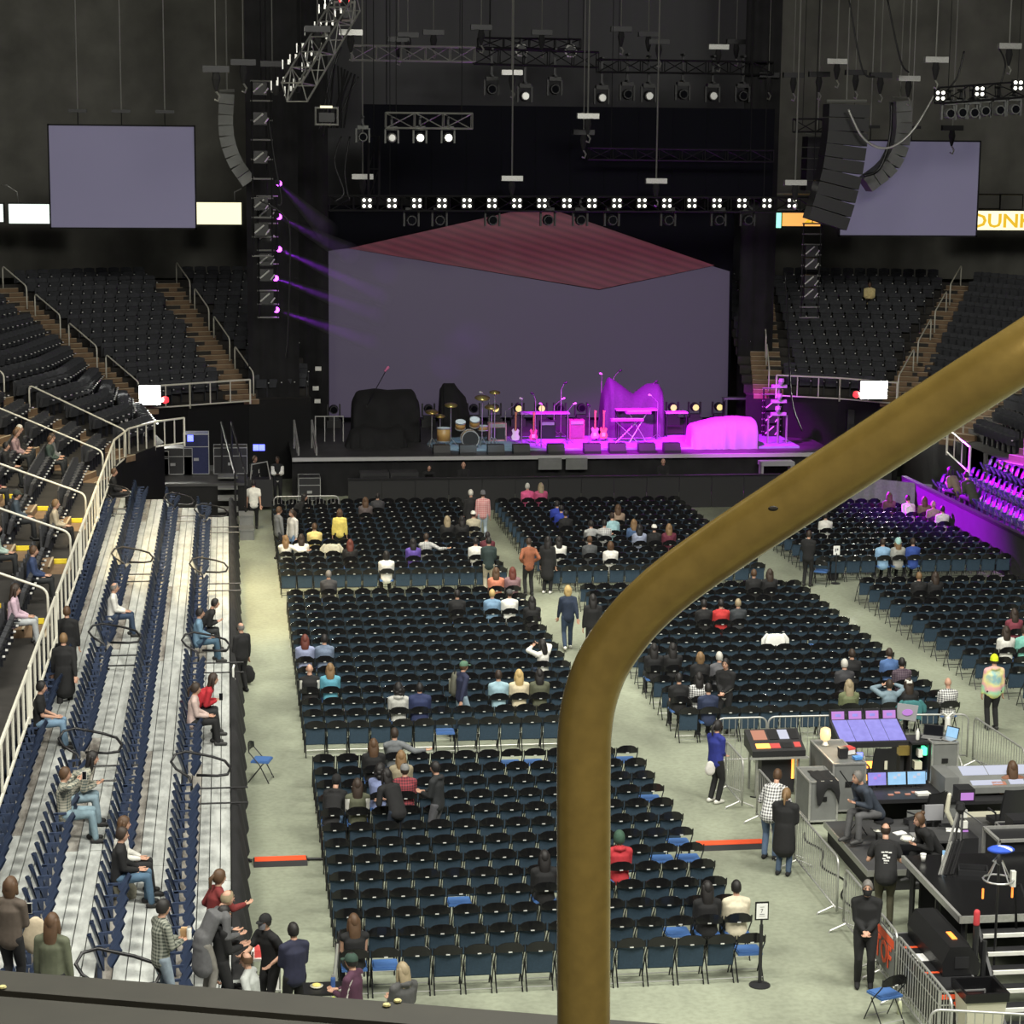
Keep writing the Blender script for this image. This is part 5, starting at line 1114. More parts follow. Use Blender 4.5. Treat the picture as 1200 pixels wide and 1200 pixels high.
# ---- seated on the floor chairs
ST = [
(346,578,'crouched dark-clothed person in the front left corner seats',dict(kind='sitfwd',top=BLK,hair='long',hc='k',face=R_)),
(334,626,'blonde in white top reaching along the row, left end of front left block',dict(kind='sitarm',top=WHT,hair='long',hc='l')),
(357,625,'brown-haired person in white top next to the reaching blonde',dict(top=WHT,hair='long',hc='d')),
(371,616,'brown-haired man in yellow shirt seated left of the yellow jacket',dict(top=(.7,.55,.2),hc='b')),
(407,630,'red-brown haired person in dark top seated below the yellow jacket',dict(top=BLK,hair='long',hc='r')),
(427,583,'person with light brown hair leaning on a dark jacket, front left block',dict(top=(.1,.08,.08),hair='long',hc='b')),
(440,579,'dark-haired man in dark grey jacket seated in the front left block',dict(top=(.04,.04,.045),hc='k',fat=.5)),
(515,603,'blonde in dark top, leftmost of three seated below the plaid shirt',dict(top=BLK,hair='long',hc='a')),
(533,603,'dark-haired person in black, middle of three seated below the plaid shirt',dict(top=BLK,hair='long',hc='k')),
(551,600,'person in beige jacket seated left of the centre aisle',dict(top=(.42,.38,.28),hair='short',hc='d',hat='cap',hatc=WHT)),
(481,629,'dark-haired person in purple top, front left block',dict(top=(.10,.06,.30),hair='long',hc='k')),
(508,627,'man in grey-white plaid shirt leaning back beside the purple top',dict(kind='sitarm',top='plaid_grey',hc='d')),
(549,629,'dark-haired person in white top near the centre aisle',dict(top=WHT,hair='short',hc='k')),
(567,626,'person in maroon jacket seated behind the green-sweatered man',dict(top=(.10,.02,.03),hc='k')),
(453,652,'dark-haired person in white sweater alone in the second row from back',dict(top=WHT,hair='bob',hc='k')),
(383,669,'grey-haired man in dark jacket in the front block last row',dict(top=(.04,.04,.045),hc='g')),
(532,692,'dark-haired person in black, front of the middle left block',dict(top=BLK,hc='k')),
(623,566,'white-haired person in pink shirt in the front centre rows',dict(top=(.65,.10,.25),hc='w')),
(637,567,'blonde in pink and black beside the white-haired person',dict(top=(.45,.08,.18),hair='long',hc='a')),
(647,589,'dark-haired person in royal blue jacket, left of the blue pair',dict(top=(.02,.04,.30),hc='k')),
(663,590,'dark-haired person in royal blue jacket, right of the blue pair',dict(top=(.02,.04,.30),hc='k')),
(658,599,'dark-clothed person seated just below the blue-jacketed pair',dict(top=BLK,hc='k')),
(685,607,'dark-haired man in grey sweater with arm along the chairs',dict(kind='sitarm',top=(.35,.35,.35),hc='k',face=.2)),
(711,602,'light blue jacketed person seated beside the long brown-haired woman',dict(kind='sitfwd',top=(.28,.46,.50),hc='d')),
(726,590,'woman with long brown hair turned sideways, front centre rows',dict(top=(.3,.22,.16),hair='xlong',hc='b')),
(718,612,'dark-haired person in grey plaid, leftmost of the row of five',dict(top='plaid_grey',hc='k')),
(736,609,'brown-haired person in blue denim, second of the row of five',dict(top=(.06,.11,.22),hair='long',hc='l')),
(756,613,'dark-haired person in pale denim, middle of the row of five',dict(top=(.25,.28,.38),hair='long',hc='k')),
(768,614,'person in dark top and white cap, fourth of the row of five',dict(top=BLK,hc='k',hat='cap',hatc=WHT)),
(785,612,'blonde in maroon top, last of the row by the gold handrail',dict(top=(.12,.02,.04),hair='long',hc='l')),
(653,630,'dark-haired person in white top beside the long black coat',dict(top=WHT,hair='long',hc='k')),
(687,629,'man in dark grey shirt seated in the front centre block',dict(top=(.07,.075,.08),hc='b')),
(707,632,'person in white top with light brown hair beside the grey shirt',dict(top=WHT,hair='bob',hc='b')),
(574,661,'brown-haired person in orange top at the centre aisle',dict(top=(.55,.20,.12),hair='long',hc='b')),
(594,661,'person in mauve top with red-brown hair at the centre aisle',dict(top=(.22,.13,.14),hair='long',hc='r')),
(573,688,'blonde in blue denim jacket near the centre aisle',dict(top=(.16,.27,.40),hair='short',hc='y')),
(603,695,'person in white top and dark cap near the centre aisle',dict(top=WHT,hc='d',hat='cap',hatc=(.06,.06,.06))),
(619,700,'black-haired person in black with a white bag on the aisle seat',dict(top=BLK,hair='xlong',hc='k')),
(624,746,'dark-haired person in white top turned round with raised arm',dict(kind='situp',top=WHT,hair='long',hc='k',legs=DJ,face=.7)),
(353,744,'person with dark red hair and pale blue shirt at the left aisle',dict(top=(.25,.28,.42),hair='long',hc='r')),
(382,745,'dark-haired person in blue-grey shirt behind the bald man',dict(top=(.14,.18,.26),hc='k',fat=.5)),
(363,774,'bald man in black vest over white shirt at the left aisle',dict(top=BLK,opt='vest',under=WHT,hair='bald',hc='w',legs=JEAN,fat=.8)),
(388,776,'person with light brown ponytail and teal top beside the bald man',dict(top=(.10,.32,.42),hair='long',hc='l')),
(465,800,'dark-haired person in pale grey hoodie, middle left block',dict(top=(.45,.45,.42),opt='hood',hair='curly',hc='k')),
(495,802,'person in navy puffer jacket beside the pale hoodie',dict(top=(.02,.03,.09),opt='puff',hc='k')),
(586,783,'dark-haired man in light blue shirt beside a blonde',dict(top=(.30,.45,.52),hc='d')),
(610,786,'blonde in cream top between light blue shirt and olive jacket',dict(top=CRM,hair='long',hc='y')),
(634,780,'person with long dark hair and olive jacket beside the blonde',dict(top=OLV,hair='long',hc='k')),
(432,861,'woman with long brown hair and black jacket, top of nearest block',dict(top=BLK,hair='long',hc='b')),
(463,858,'dark-haired man in grey sweater with arm stretched along the chairs',dict(kind='sitarm',top=(.15,.16,.17),hc='d')),
(388,917,'person in cap and black hoodie with white hood, nearest block aisle',dict(kind='sitfwd',top=BLK,opt='hood',hc='k',hat='cap',hatc=BLK,legs=JEAN,face=-.3)),
(417,918,'person with long dark hair, dark vest and white sleeves',dict(top=OLV,opt='vest',under=WHT,hair='xlong',hc='d')),
(441,901,'dark curly-haired woman in periwinkle top in the nearest block',dict(top=(.20,.24,.42),hair='curly',hc='k',face=-.6)),
(471,886,'blonde-brown haired woman just above the grey cap',dict(top=KHK,hair='long',hc='l')),
(480,896,'person in grey cap and dark red plaid shirt',dict(top='plaid_red',hc='d',hat='cap',hatc=(.2,.2,.2),fat=.5)),
(640,1005,'person with long dark hair and black jacket left of the gold handrail',dict(top=BLK,hair='long',hc='k')),
(415,1080,'woman in black tank top with very long brown hair, near left corner',dict(top=BLK,opt='tank',hair='xlong',hc='b',face=.15)),
(729,978,'person in dark green hood and red white jacket by the gold handrail',dict(top=(.45,.03,.04),hair='bald',hat='hood',hatc=(.04,.09,.06),opt='hood')),
(833,1043,'person with long black hair in black, lower right of nearest block',dict(top=BLK,hair='xlong',hc='k')),
(865,1033,'dark-haired person in cream jacket on the right end seat',dict(top=(.62,.56,.42),hc='k',fat=.5)),
(876,667,'brown-haired person in black, left of a pair near the gold handrail',dict(top=BLK,hc='b')),
(898,667,'long brown-haired person in black, right of the pair',dict(top=BLK,hair='long',hc='d')),
(840,702,'dark-haired person in bright red top, middle centre block',dict(top=(.45,.03,.03),hair='short',hc='k')),
(867,698,'grey-blond person in black top beside the red top',dict(top=(.03,.035,.04),hc='a')),
(815,700,'dark-clothed person seated right below the gold handrail',dict(top=BLK,hc='k')),
(769,757,'long black-haired person at the centre block aisle, left one',dict(top=BLK,hair='xlong',hc='k')),
(788,755,'long black-haired person at the centre block aisle, right one',dict(top=BLK,hair='xlong',hc='k')),
(828,768,'person with blonde bob and black top, middle centre block',dict(top=BLK,hair='bob',hc='l')),
(842,764,'grey-haired man in grey shirt beside the blonde bob',dict(top=(.10,.10,.11),hc='w')),
(802,789,'black-haired woman in black low-back top by the aisle',dict(top=BLK,opt='tee',hair='short',hc='k')),
(826,794,'black-haired person in white checked shirt by the aisle',dict(top='plaid_white',hair='long',hc='k')),
(848,811,'black-haired person in navy jacket at the barrier corner',dict(top=NAVY,hc='k')),
(1005,758,'person in black jacket, left of the light blue shirt at the right end',dict(top=BLK,hc='d',fat=.5)),
(990,768,'grey-haired person in dark top beside the black jacket',dict(top=(.04,.04,.045),hc='w')),
(1029,757,'dark-haired man in blue shirt near the right aisle',dict(top=(.07,.14,.32),hc='d')),
(1046,768,'dark-haired person in dark plaid shirt near the right aisle',dict(top='plaid_dark',hc='k')),
(1002,796,'blonde person with long hair and green jacket above the consoles',dict(top=(.14,.16,.08),hair='xlong',hc='a')),
(1034,790,'dark-haired man in blue-grey shirt with raised arms above the consoles',dict(kind='situp',top=(.18,.25,.30),hc='d')),
(1059,794,'person with long wavy dark hair and white cap, black top',dict(top=BLK,hair='long',hc='d',hat='cap',hatc=WHT)),
(1095,791,'bald man in black and white checked shirt near the barrier',dict(top='plaid_white',hair='bald',hc='w',fat=.4)),
(1034,628,'dark-haired man in light blue shirt, front right block',dict(top=(.25,.42,.62),hc='d',fat=.4)),
(1047,628,'person in pale teal hood beside the light blue shirt',dict(top=(.35,.55,.55),hair='bald',hat='hood',hatc=(.35,.58,.55))),
(1063,636,'person with long light brown hair and white top, front right block',dict(top=WHT,hair='long',hc='l')),
(1085,637,'dark-haired man in royal blue jacket, front right block',dict(top=(.03,.07,.30),hc='d')),
(1077,671,'brown-haired person in dark top behind the front right block',dict(top=BLK,hair='short',hc='l')),
(1093,671,'long dark-haired person at the right of the brown-haired one',dict(top=BLK,hair='long',hc='d')),
(1183,731,'person with long brown hair and white top at the right edge',dict(top=WHT,hair='long',hc='d')),
(1197,735,'person in teal top cut by the right frame edge',dict(top=(.2,.5,.42),hc='d')),
(1191,715,'person in maroon top at the right frame edge',dict(top=(.2,.04,.06),hair='long',hc='d')),
(1065,583,'person in white top bending near the purple light, front right rows',dict(kind='sitfwd',top=WHT,hair='short',hc='d')),
(1079,581,'brown-haired person in grey-brown coat beside the bending one',dict(top=(.16,.12,.08),hair='long',hc='b')),
(1096,589,'person in khaki jacket at the black floor wall',dict(top=(.24,.22,.14),hc='a')),
(1112,595,'dark-haired person in white top at the black floor wall',dict(top=WHT,hc='k')),
(1043,580,'long-haired person in dull red top at the front right rows',dict(top=(.12,.06,.06),hair='long',hc='b')),
(963,603,'person in white below the gold handrail, front right block',dict(top=WHT,hc='k')),
]
for px,py,lb,kw in ST: S(px,py,lb,**kw)
# ---- on the risers, facing the floor side
def riser(px,py,r,lb,**kw):
    z = DX[r][2]; v = P(px,py,z+1.30); x = row_x[r]+.02; occupied_bl.append((row_x[r], v.y)); k = kw.pop('kind','sit'); fc = kw.pop('face',R_)
    return person((x, v.y, z), fc, k, lab=lb, **kw)
riser(146,683,2,'balding man in white shirt and jeans seated on the third riser row',top=WHT,legs=DJ,hair='balding',hc='g')
riser(231,713,0,'man in denim jacket and jeans seated low on the risers',top=(.14,.24,.34),legs=(.05,.10,.15),hc='k')
riser(238,702,0,'dark-haired person in black behind the denim jacket on the risers',top=BLK,hc='k',kind='sitfwd')
riser(241,790,0,'long-haired woman in red top looking at a phone on the risers',top=(.42,.02,.03),hair='long',hc='d',kind='sitfwd')
riser(226,801,0,'brown-haired woman in pale pink top beside the red top',top=(.55,.42,.38),hair='tail',hc='d',legs=BLK)
riser(28,799,3,'young man in black tee shirt and blue jeans on the top row',top=BLK,opt='tee',legs=(.15,.24,.34),hc='k')
riser(64,900,2,'person in cream-green plaid shirt and jeans lifting a phone',top='plaid_cream',legs=(.20,.29,.34),hair='short',hc='b',kind='situp',fat=.4)
riser(80,882,2,'dark-haired woman behind the plaid shirt on the risers',top='plaid_cream',legs=(.2,.28,.33),hair='long',hc='k',kind='sitfwd')
riser(132,958,1,'long-haired woman in white top with legs crossed on the risers',top=WHT,legs=BLK,hair='long',hc='b')
riser(140,970,1,'dark-haired man in black jumper and blue jeans on the risers',top=BLK,legs=(.07,.13,.20),hc='d',fat=.3)
riser(140,549,3,'person in black with crossed legs at the far rail end',top=BLK,legs=BLK,hc='b')
# ---- bowl seats, left, and the one at the right end
def bowl_person(px,py,lb,**kw):
    best = None
    for q in bowl_seats:
        X_, Y_ = proj((q[0], q[1], q[2]+1.3)); d_ = (X_-px)**2+(Y_-py)**2
        if best is None or d_ < best[0]: best = (d_, q)
    q = best[1]; k = kw.pop('kind','sit'); return person((q[0],q[1],q[2]), q[3], k, lab=lb, **kw)
bowl_person(1025,329,'lone spectator in yellow shirt high in the right end seats',top=(.75,.62,.30),hc='k',skin='skin_dark',scale=1.08,lo=True)
bowl_person(72,588,'blond person in beige top next to the white guard rail',top=(.42,.36,.26),legs=BLK,hair='short',hc='l')
bowl_person(22,678,'dark-haired woman with pink sleeves beside the yellow row end',top=(.55,.40,.48),legs=(.4,.42,.43),hair='long',hc='d')
for i,(px,py,lb,kw) in enumerate([(62,512,'dark-clothed person near the rail bend, left bowl seats',dict(top=(.04,.06,.05),hc='b')),(45,500,'long-haired person in grey in the left bowl crowd',dict(top=GRY,hair='long',hc='d')),(30,503,'white-haired person in black in the left bowl crowd',dict(top=BLK,hc='w')),
    (18,497,'blonde person in black in the left bowl crowd',dict(top=BLK,hair='short',hc='l')),(5,492,'person in pink-grey top at the left frame edge, upper one',dict(top=(.3,.2,.2),hc='b')),(14,522,'man in black jacket in the left bowl crowd, lower one',dict(top=BLK,hc='k')),
    (2,545,'person in maroon top at the left frame edge',dict(top=(.14,.03,.04),hc='d')),(8,568,'person in dark green cap and jacket at the left frame edge',dict(top=(.05,.07,.09),hc='k',hat='cap',hatc=(.04,.05,.04))),(18,630,'man in navy sweater above the pink-sleeved woman',dict(top=(.03,.05,.12),hc='b')),(5,622,'person in pale green shirt at the left frame edge',dict(top=(.35,.45,.40),hc='d'))]):
    bowl_person(px,py,lb,**kw)
# ---- mixing area figures
o = person((0,0,0), 1.9, 'sitfwd', top=(.035,.045,.065), legs=(.10,.10,.105), hc='g', lab='grey-haired man in navy jacket and grey trousers seated on the black riser', shoes=(.05,.05,.05), opt='hood', scale=1.05)
v = P(1025,905,.45+1.3); o.location = (v.x, v.y, .45); seated_tech = o
o = person((0,0,0), 1.75, 'sitfwd', top=BLK, legs=BLK, hair='bun', hc='b', lab='woman with hair bun in black eating from a white container', scale=.98)
v = P(1099,950,.45+1.3); o.location = (v.x, v.y, .45); bun_tech = o
o = person((0,0,0), 0, 'sit', top=(.22,.10,.06), legs=BLK, hair='long', hc='b', lab='operator with long brown hair at the console, right frame edge')
v = P(1187,893,.0+1.3); o.location = (v.x, v.y, 0)
# shirt print on the stagehand
b = MB()
for (x,z,w_,h_) in [(-.06,1.30,.05,.02),(-.0,1.305,.05,.02),(.06,1.30,.05,.02),(-.02,1.25,.07,.03),(.03,1.22,.06,.03),(-.04,1.20,.05,.02),(.0,1.17,.09,.02),(-.01,1.13,.06,.015)]: b.cbox((x,-.115-.0*z+.28*(z-1.0)-.02,z-.02),(w_,.012,h_))
b.build('back_print','white_paper',tech)
# things held, worn or dropped
def bag(v, sz, mt, lab, cat='bag', rz=0, strap=True):
    t = thing('bag' if 'pack' not in lab else 'backpack', lab, cat, v, rz); w_,d_,h_ = sz; b = MB()
    limb(b, [(0,0,h_*.18),(0,0,h_*.5),(0,0,h_*.86)], [w_*.48,w_*.5,w_*.36], 12, ((1,0,0),1.0,d_/w_)); b.build('bag_body', mt, t, True)
    if strap: b = MB(); b.tube([(-w_*.3,0,h_*.85),(-w_*.2,0,h_*1.15),(w_*.2,0,h_*1.15),(w_*.3,0,h_*.85)], .012, 5); b.build('strap', 'black_rail', t)
    b = MB(); limb(b, [(0,d_*.45,h_*.2),(0,d_*.45,h_*.55)], [w_*.3,w_*.28], 8, ((1,0,0),1,.4)); b.build('pocket', mt, t, True); return t
bag(P(144,1052,DX[1][2]), (.46,.3,.30), cmat((.22,.21,.16)), 'grey-green shoulder bag lying by the feet of the black-jumper man')
bag(P(291,786,.35)-Vector((0,0,.2)), (.34,.16,.26), cmat((.015,.015,.015)), 'black bag held by the guard beside the long black drape')
bag(P(604,858+22,.0)if False else P(832,905,.75), (.22,.10,.18), cmat((.6,.58,.55)), 'small white handbag hanging at the blue-sweatered woman')
v = T_ and P(534,798,1.2); bag((v.x-.02,v.y-.05,.92), (.34,.24,.46), cmat((.12,.12,.09)), 'grey-green backpack worn by the green-capped walking man', 'backpack', 1.3)
v = P(57,1118,DX[2][2]+1.0); bag((v.x,v.y-.12,v.z-.15), (.32,.2,.42), cmat((.10,.11,.07)), 'olive backpack on the long-haired woman at the bottom left', 'backpack')
v = P(33,1090,DX[3][2]+.8); bag((v.x+.1,v.y,v.z-.25), (.36,.12,.36), cmat((.5,.42,.3)), 'pale tan tote bag beside the brown-jacketed woman')
bag((chairs and P(612,717,.45).x, P(612,717,.45).y, .46), (.26,.12,.30), cmat((.6,.56,.45)), 'cream tote bag hanging at the chairs by the centre aisle')
v = P(976,680,0); bag((v.x,v.y,0), (.36,.26,.7), cmat((.015,.015,.018)), 'black backpack standing beside the lone chair near the guard', 'backpack')
def draped_shirt(px, py, lab, mt):
    c = nearest_chair(P(px,py,.80)); t = thing('draped_shirt', lab, 'shirt', (c[0],c[1],0)); b = MB(); rows = []
    for j,(dy,z) in enumerate([(-.285,.44),(-.275,.62),(-.262,.80),(-.235,.865),(-.185,.85),(-.15,.70),(-.14,.55)]):
        rows.append([(.26*(i/8*2-1)*(1-.18*(j==3)), dy+.015*sin(i*2.2+j)-.02*(1-(i/4-1)**2), z-.05*abs(i/4-1)**3) for i in range(9)])
    b.grid(rows); b.grid([[(x,y+.008,z-.008) for x,y,z in r] for r in rows][::-1]); b.build('cloth_body', mt, t, True)
    for s_ in (-1,1): b = MB(); limb(b, [(s_*.22,-.24,.82),(s_*.31,-.25,.70),(s_*.32,-.25,.60)], [.05,.06,.05], 8, ((0,1,0),.5,1)); b.build('sleeve', mt, t, True)
draped_shirt(909,745,'white tee shirt draped over a chair in the middle centre block','tee_white')
draped_shirt(388,636,'pale cream shirt draped over a chair below the yellow jacket',cmat((.50,.47,.36)))
draped_shirt(1080,828,'teal jacket hung over a chair in front of the barrier',cmat((.04,.16,.17)))
# food, cups and phones in hands
def held(o, kind, pose_, off, lab, s_=1):
    J = pose(pose_); v = wpt(o, J, 'wr%d' % s_, off); t = thing(kind, lab, kind.split('_')[-1], v)
    return t
allp = {q['label']: q for q in bpy.data.objects if q.name.startswith('person') and 'label' in q}
def byl(s_): return next(q for l, q in allp.items() if s_ in l)
t = held(byl('eating from a white container'), 'food_container', 'sitfwd', (.06,.12,.06), 'white food container held by the woman with the bun'); b = MB(); b.lathe((0,0,0),[(.05,-.03),(.10,0),(.11,.03)],10); b.build('tray','white_plastic',t); b = MB(); b.lathe((0,0,.03),[(.11,0),(.09,.03)],10); b.build('lid','white_plastic',t)
for s_, ps, lb, w_ in [('red top looking at a phone','sitfwd','dark phone held by the red-topped woman on the risers',1),('lifting a phone','situp','pale phone lifted by the plaid-shirted person on the risers',1),('holding a phone, bottom left','hold','phone in the hand of the brown-jacketed woman at the bottom left',1)]:
    t = held(byl(s_), 'mobile_phone', ps, (0,.10,.02), lb); b = MB(); b.cbox((0,0,.06),(.075,.01,.15)); b.build('phone_case','black_case' if 'dark' in lb else 'white_plastic',t); b = MB(); b.cbox((0,-.007,.06),(.066,.004,.135)); b.build('phone_display','dark_led',t)
for s_, ps, lb in [('holding food on the risers','hold','clear drink bottle held by the green plaid man'),('near the ledge','hold','blue and white drink can held by the green-capped man above the ledge')]:
    t = held(byl(s_), 'drink_can' if 'can' in lb else 'drink_bottle', ps, (0,.10,0), lb); b = MB(); b.lathe((0,0,0),[(.03,0),(.034,.01),(.034,.14),(.026,.17)],10); b.build('can_body',cmat((.05,.12,.35)) if 'can' in lb else 'white_plastic',t); b = MB(); b.lathe((0,0,.17),[(.026,0),(.02,.02)],8); b.build('can_lid','silver',t)
t = held(byl('holding food on the risers'), 'paper_bag', 'hold', (-.10,.10,-.02), 'small brown paper bag held by the green plaid man', 1); b = MB(); b.prism([(-.07,0),(.07,0),(.08,.14),(.02,.16),(-.08,.13)], -.04,.04); b.build('paper','cream_plastic' if False else cmat((.4,.25,.12)),t); b = MB(); b.cbox((0,0,.15),(.13,.06,.02)); b.build('folded_rim',cmat((.45,.3,.16)),t)
place_chairs(); place_bleacher_seats(); place_bowl_seats()
# ================================================================ ON THE STAGE
def on(px, py, z=SZ): return P(px, py, z)
# round blue-grey rug platform under the band
v0 = on(500,530); b = MB(); N = 28; cx, cy = 13.6, 82.5
t = thing('band_platform', 'low pale platform carrying the band gear on the stage', 'platform', (cx,cy,SZ))
a = on(505,524); x0 = a.x-cx
poly = []
for k in range(9): an = radians(90+180*k/8); poly.append((x0+1.6+1.7*cos(an), .15+1.75*sin(an)))
poly += [(8.6,-1.6),(8.6,1.9)]
b.prism(poly, 0, .08, 'z'); b.build('platform_top', 'rug_blue', t)
# draped instruments: lofted cloth over heaped gear
def covered(pts_top, base_px_y, Y, depth, lab, mt, seed=0, zb=SZ):
    """pts_top: pixel outline of the cloth's top edge, left to right"""
    R = random.Random(seed); tp = [Q(x,y,Y) for x,y in pts_top]; o = Vector((tp[0].x, Y, zb)); rows = []; n = 30
    def top(u):
        f_ = u*(len(tp)-1); i = min(int(f_), len(tp)-2); return tp[i].lerp(tp[i+1], f_-i)
    for j in range(11):
        v = j/10; row = []
        for i in range(n+1):
            u = i/n; q = top(u); edge = 1-abs(2*u-1)**4
            ph = pi*(v); y = -cos(ph)*depth/2*(.55+.45*edge); z = zb+(q.z-zb)*(sin(ph)**.35 if v not in (0,1) else 0)
            fold = .07*sin(i*1.9+2.2*sin(i*.5)+seed)*(1-sin(ph)**.5*.7); row.append(Vector((q.x-o.x+fold*.6, y+fold, z-zb)))
        rows.append(row)
    b = MB(); b.grid(rows); c = b.build('covered_gear', mt, smooth=True, loc=o); tag(c, lab, 'covered gear'); return c
covered([(411,528),(413,470),(418,458),(440,455),(455,457),(470,456),(484,456),(490,470),(491,528)], 530, 84.5, 2.2, 'black cloth heap over gear at the left of the stage', 'black_cloth', 1)
covered([(402,530),(410,505),(425,497),(450,503),(470,497),(480,530)], 530, 82.5, 1.2, 'lower black cloth heap before the left gear heap', 'black_cloth', 4)
covered([(515,520),(516,455),(520,449),(532,449),(545,465),(551,490),(552,520)], 520, 86.5, 1.4, 'tall black cloth cover behind the drum kit', 'black_cloth', 2)
covered([(704,505),(706,460),(713,441),(725,449),(742,462),(757,450),(770,448),(775,455),(776,505)], 505, 84.5, 1.6, 'peaked cloth cover lit purple at centre stage', cmat((.06,.05,.07)), 3)
covered([(806,523),(808,497),(822,493),(838,489),(850,488),(860,487),(884,489),(886,523)], 523, 81.5, 1.5, 'cloth covered piano shape lit magenta at the stage right', 'purple_cloth', 5)
# drum kit
c = on(545,523,SZ+.08); t = thing('drum_kit', 'wooden drum kit with cymbals standing left on the pale platform', 'drum kit', c)
def drum(nm, p, r, h, tilt=0, rx=pi/2):
    R = Matrix.Rotation(rx+tilt,3,'X'); b = MB(); b.lathe(p, [(r,-h/2),(r*1.0,h/2)], 18, 0, R); o = b.build(nm,'wood_drum',t,True); b = MB()
    for s_ in (-1,1): b.lathe(Vector(p)+R@Vector((0,0,s_*h/2)), [(r*1.06,-.02),(r*1.06,.02)], 18, 0, R)
    b.build('drum_hoop','silver',o); b = MB(); b.lathe(Vector(p)+R@Vector((0,0,h/2+.012)), [(r*.95,0),(r*.94,.01)], 18, 0, R); b.build('drum_head','white_plastic' if nm != 'bass_drum' else 'black_case',o)
drum('bass_drum',(.15,-.3,.34),.33,.45); drum('floor_tom',(-.85,-.1,.48),.26,.5,0,0); drum('tom_drum',(.35,-.15,.95),.2,.26,.5,0); drum('tom_drum',(-.2,-.1,.85),.2,.26,.4,0); drum('snare_drum',(.7,.1,.7),.2,.16,0,0)
for (x,y,z,r) in [(-1.3,0,1.35,.26),(-.55,.1,1.6,.26),(.65,-.1,1.9,.3),(1.05,.2,1.5,.28),(-.95,.3,1.15,.2),(1.15,.0,2.1,.22)]:
    b = MB(); b.lathe((x,y,z),[(r,0),(r*.3,.02),(.04,.06)],16,0,Matrix.Rotation(.3,3,'X')); o = b.build('cymbal','brass',t,True)
    b = MB(); b.tube([(x,y,z),(x,y,0.3)],.018,5); [b.tube([(x,y,.35),(x+.25*cos(k*2.1),y+.25*sin(k*2.1),0)],.014,4) for k in range(3)]; b.build('cymbal_stand','silver',t)
# amplifiers
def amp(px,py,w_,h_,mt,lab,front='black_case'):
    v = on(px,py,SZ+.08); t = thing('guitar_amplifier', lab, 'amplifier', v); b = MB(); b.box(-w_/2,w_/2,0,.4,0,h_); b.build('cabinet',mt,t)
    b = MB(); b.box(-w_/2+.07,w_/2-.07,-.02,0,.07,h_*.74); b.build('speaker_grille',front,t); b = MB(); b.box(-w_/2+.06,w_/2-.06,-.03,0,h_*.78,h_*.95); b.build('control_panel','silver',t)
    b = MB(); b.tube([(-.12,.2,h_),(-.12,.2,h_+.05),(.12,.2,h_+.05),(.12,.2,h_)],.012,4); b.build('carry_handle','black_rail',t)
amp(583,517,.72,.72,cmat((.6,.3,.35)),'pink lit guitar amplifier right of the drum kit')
amp(676,515,.62,.78,cmat((.25,.1,.12)),'dark red amplifier in the middle of the stage',cmat((.2,.1,.12)))
amp(740,512,.8,.55,'black_case','low black amplifier left of the purple cover');amp(642,514,.62,.7,'black_case','black amplifier under the small stage table')
# guitars on stands
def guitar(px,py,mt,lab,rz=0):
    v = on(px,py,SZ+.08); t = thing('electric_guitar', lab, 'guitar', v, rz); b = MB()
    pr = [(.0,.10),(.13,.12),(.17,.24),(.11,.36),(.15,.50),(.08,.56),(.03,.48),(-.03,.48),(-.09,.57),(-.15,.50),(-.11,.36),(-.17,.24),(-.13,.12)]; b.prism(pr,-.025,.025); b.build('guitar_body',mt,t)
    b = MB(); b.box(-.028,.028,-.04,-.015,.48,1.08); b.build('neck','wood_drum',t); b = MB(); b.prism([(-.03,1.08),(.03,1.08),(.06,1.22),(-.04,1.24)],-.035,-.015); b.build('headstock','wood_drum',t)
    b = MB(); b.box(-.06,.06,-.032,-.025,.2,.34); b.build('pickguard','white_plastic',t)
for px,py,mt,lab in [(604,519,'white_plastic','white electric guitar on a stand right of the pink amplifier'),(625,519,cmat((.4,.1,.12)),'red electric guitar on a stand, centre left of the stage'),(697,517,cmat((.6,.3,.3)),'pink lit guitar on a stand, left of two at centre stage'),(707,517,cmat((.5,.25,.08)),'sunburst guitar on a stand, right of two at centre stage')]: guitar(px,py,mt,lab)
# tables, keyboards, stands
def table(x0,x1,py,h,mt,lab,Y=None):
    a = on(x0,py,SZ+.08); c = on(x1,py,SZ+.08); w_ = c.x-a.x; t = thing('stage_table', lab, 'table', a); b = MB(); b.box(0,w_,0,.5,h-.06,h); b.build('table_top',mt,t)
    for x in (.05,w_-.05):
        for y in (.05,.45): b = MB(); b.tube([(x,y,0),(x,y,h-.06)],.025,5); b.build('leg','dark_steel',t)
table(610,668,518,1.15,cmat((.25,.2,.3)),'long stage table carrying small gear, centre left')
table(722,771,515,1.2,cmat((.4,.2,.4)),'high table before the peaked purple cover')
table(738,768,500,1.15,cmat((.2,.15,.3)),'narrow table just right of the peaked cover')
table(780,806,512,1.0,cmat((.3,.3,.36)),'small table right of the centre gear')
table(848,878,500,1.2,cmat((.2,.2,.24)),'thin long shelf behind the magenta cloth')
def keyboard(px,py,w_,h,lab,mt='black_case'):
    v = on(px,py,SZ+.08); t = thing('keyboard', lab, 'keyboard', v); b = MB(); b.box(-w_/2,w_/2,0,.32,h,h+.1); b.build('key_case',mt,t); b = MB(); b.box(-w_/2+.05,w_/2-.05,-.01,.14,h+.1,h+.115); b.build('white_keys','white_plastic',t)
    b = MB(); b.tube([(-w_*.35,.05,0),(w_*.35,.2,h)],.022,5); b.tube([(w_*.35,.05,0),(-w_*.35,.2,h)],.022,5); b.build('stand','steel',t)
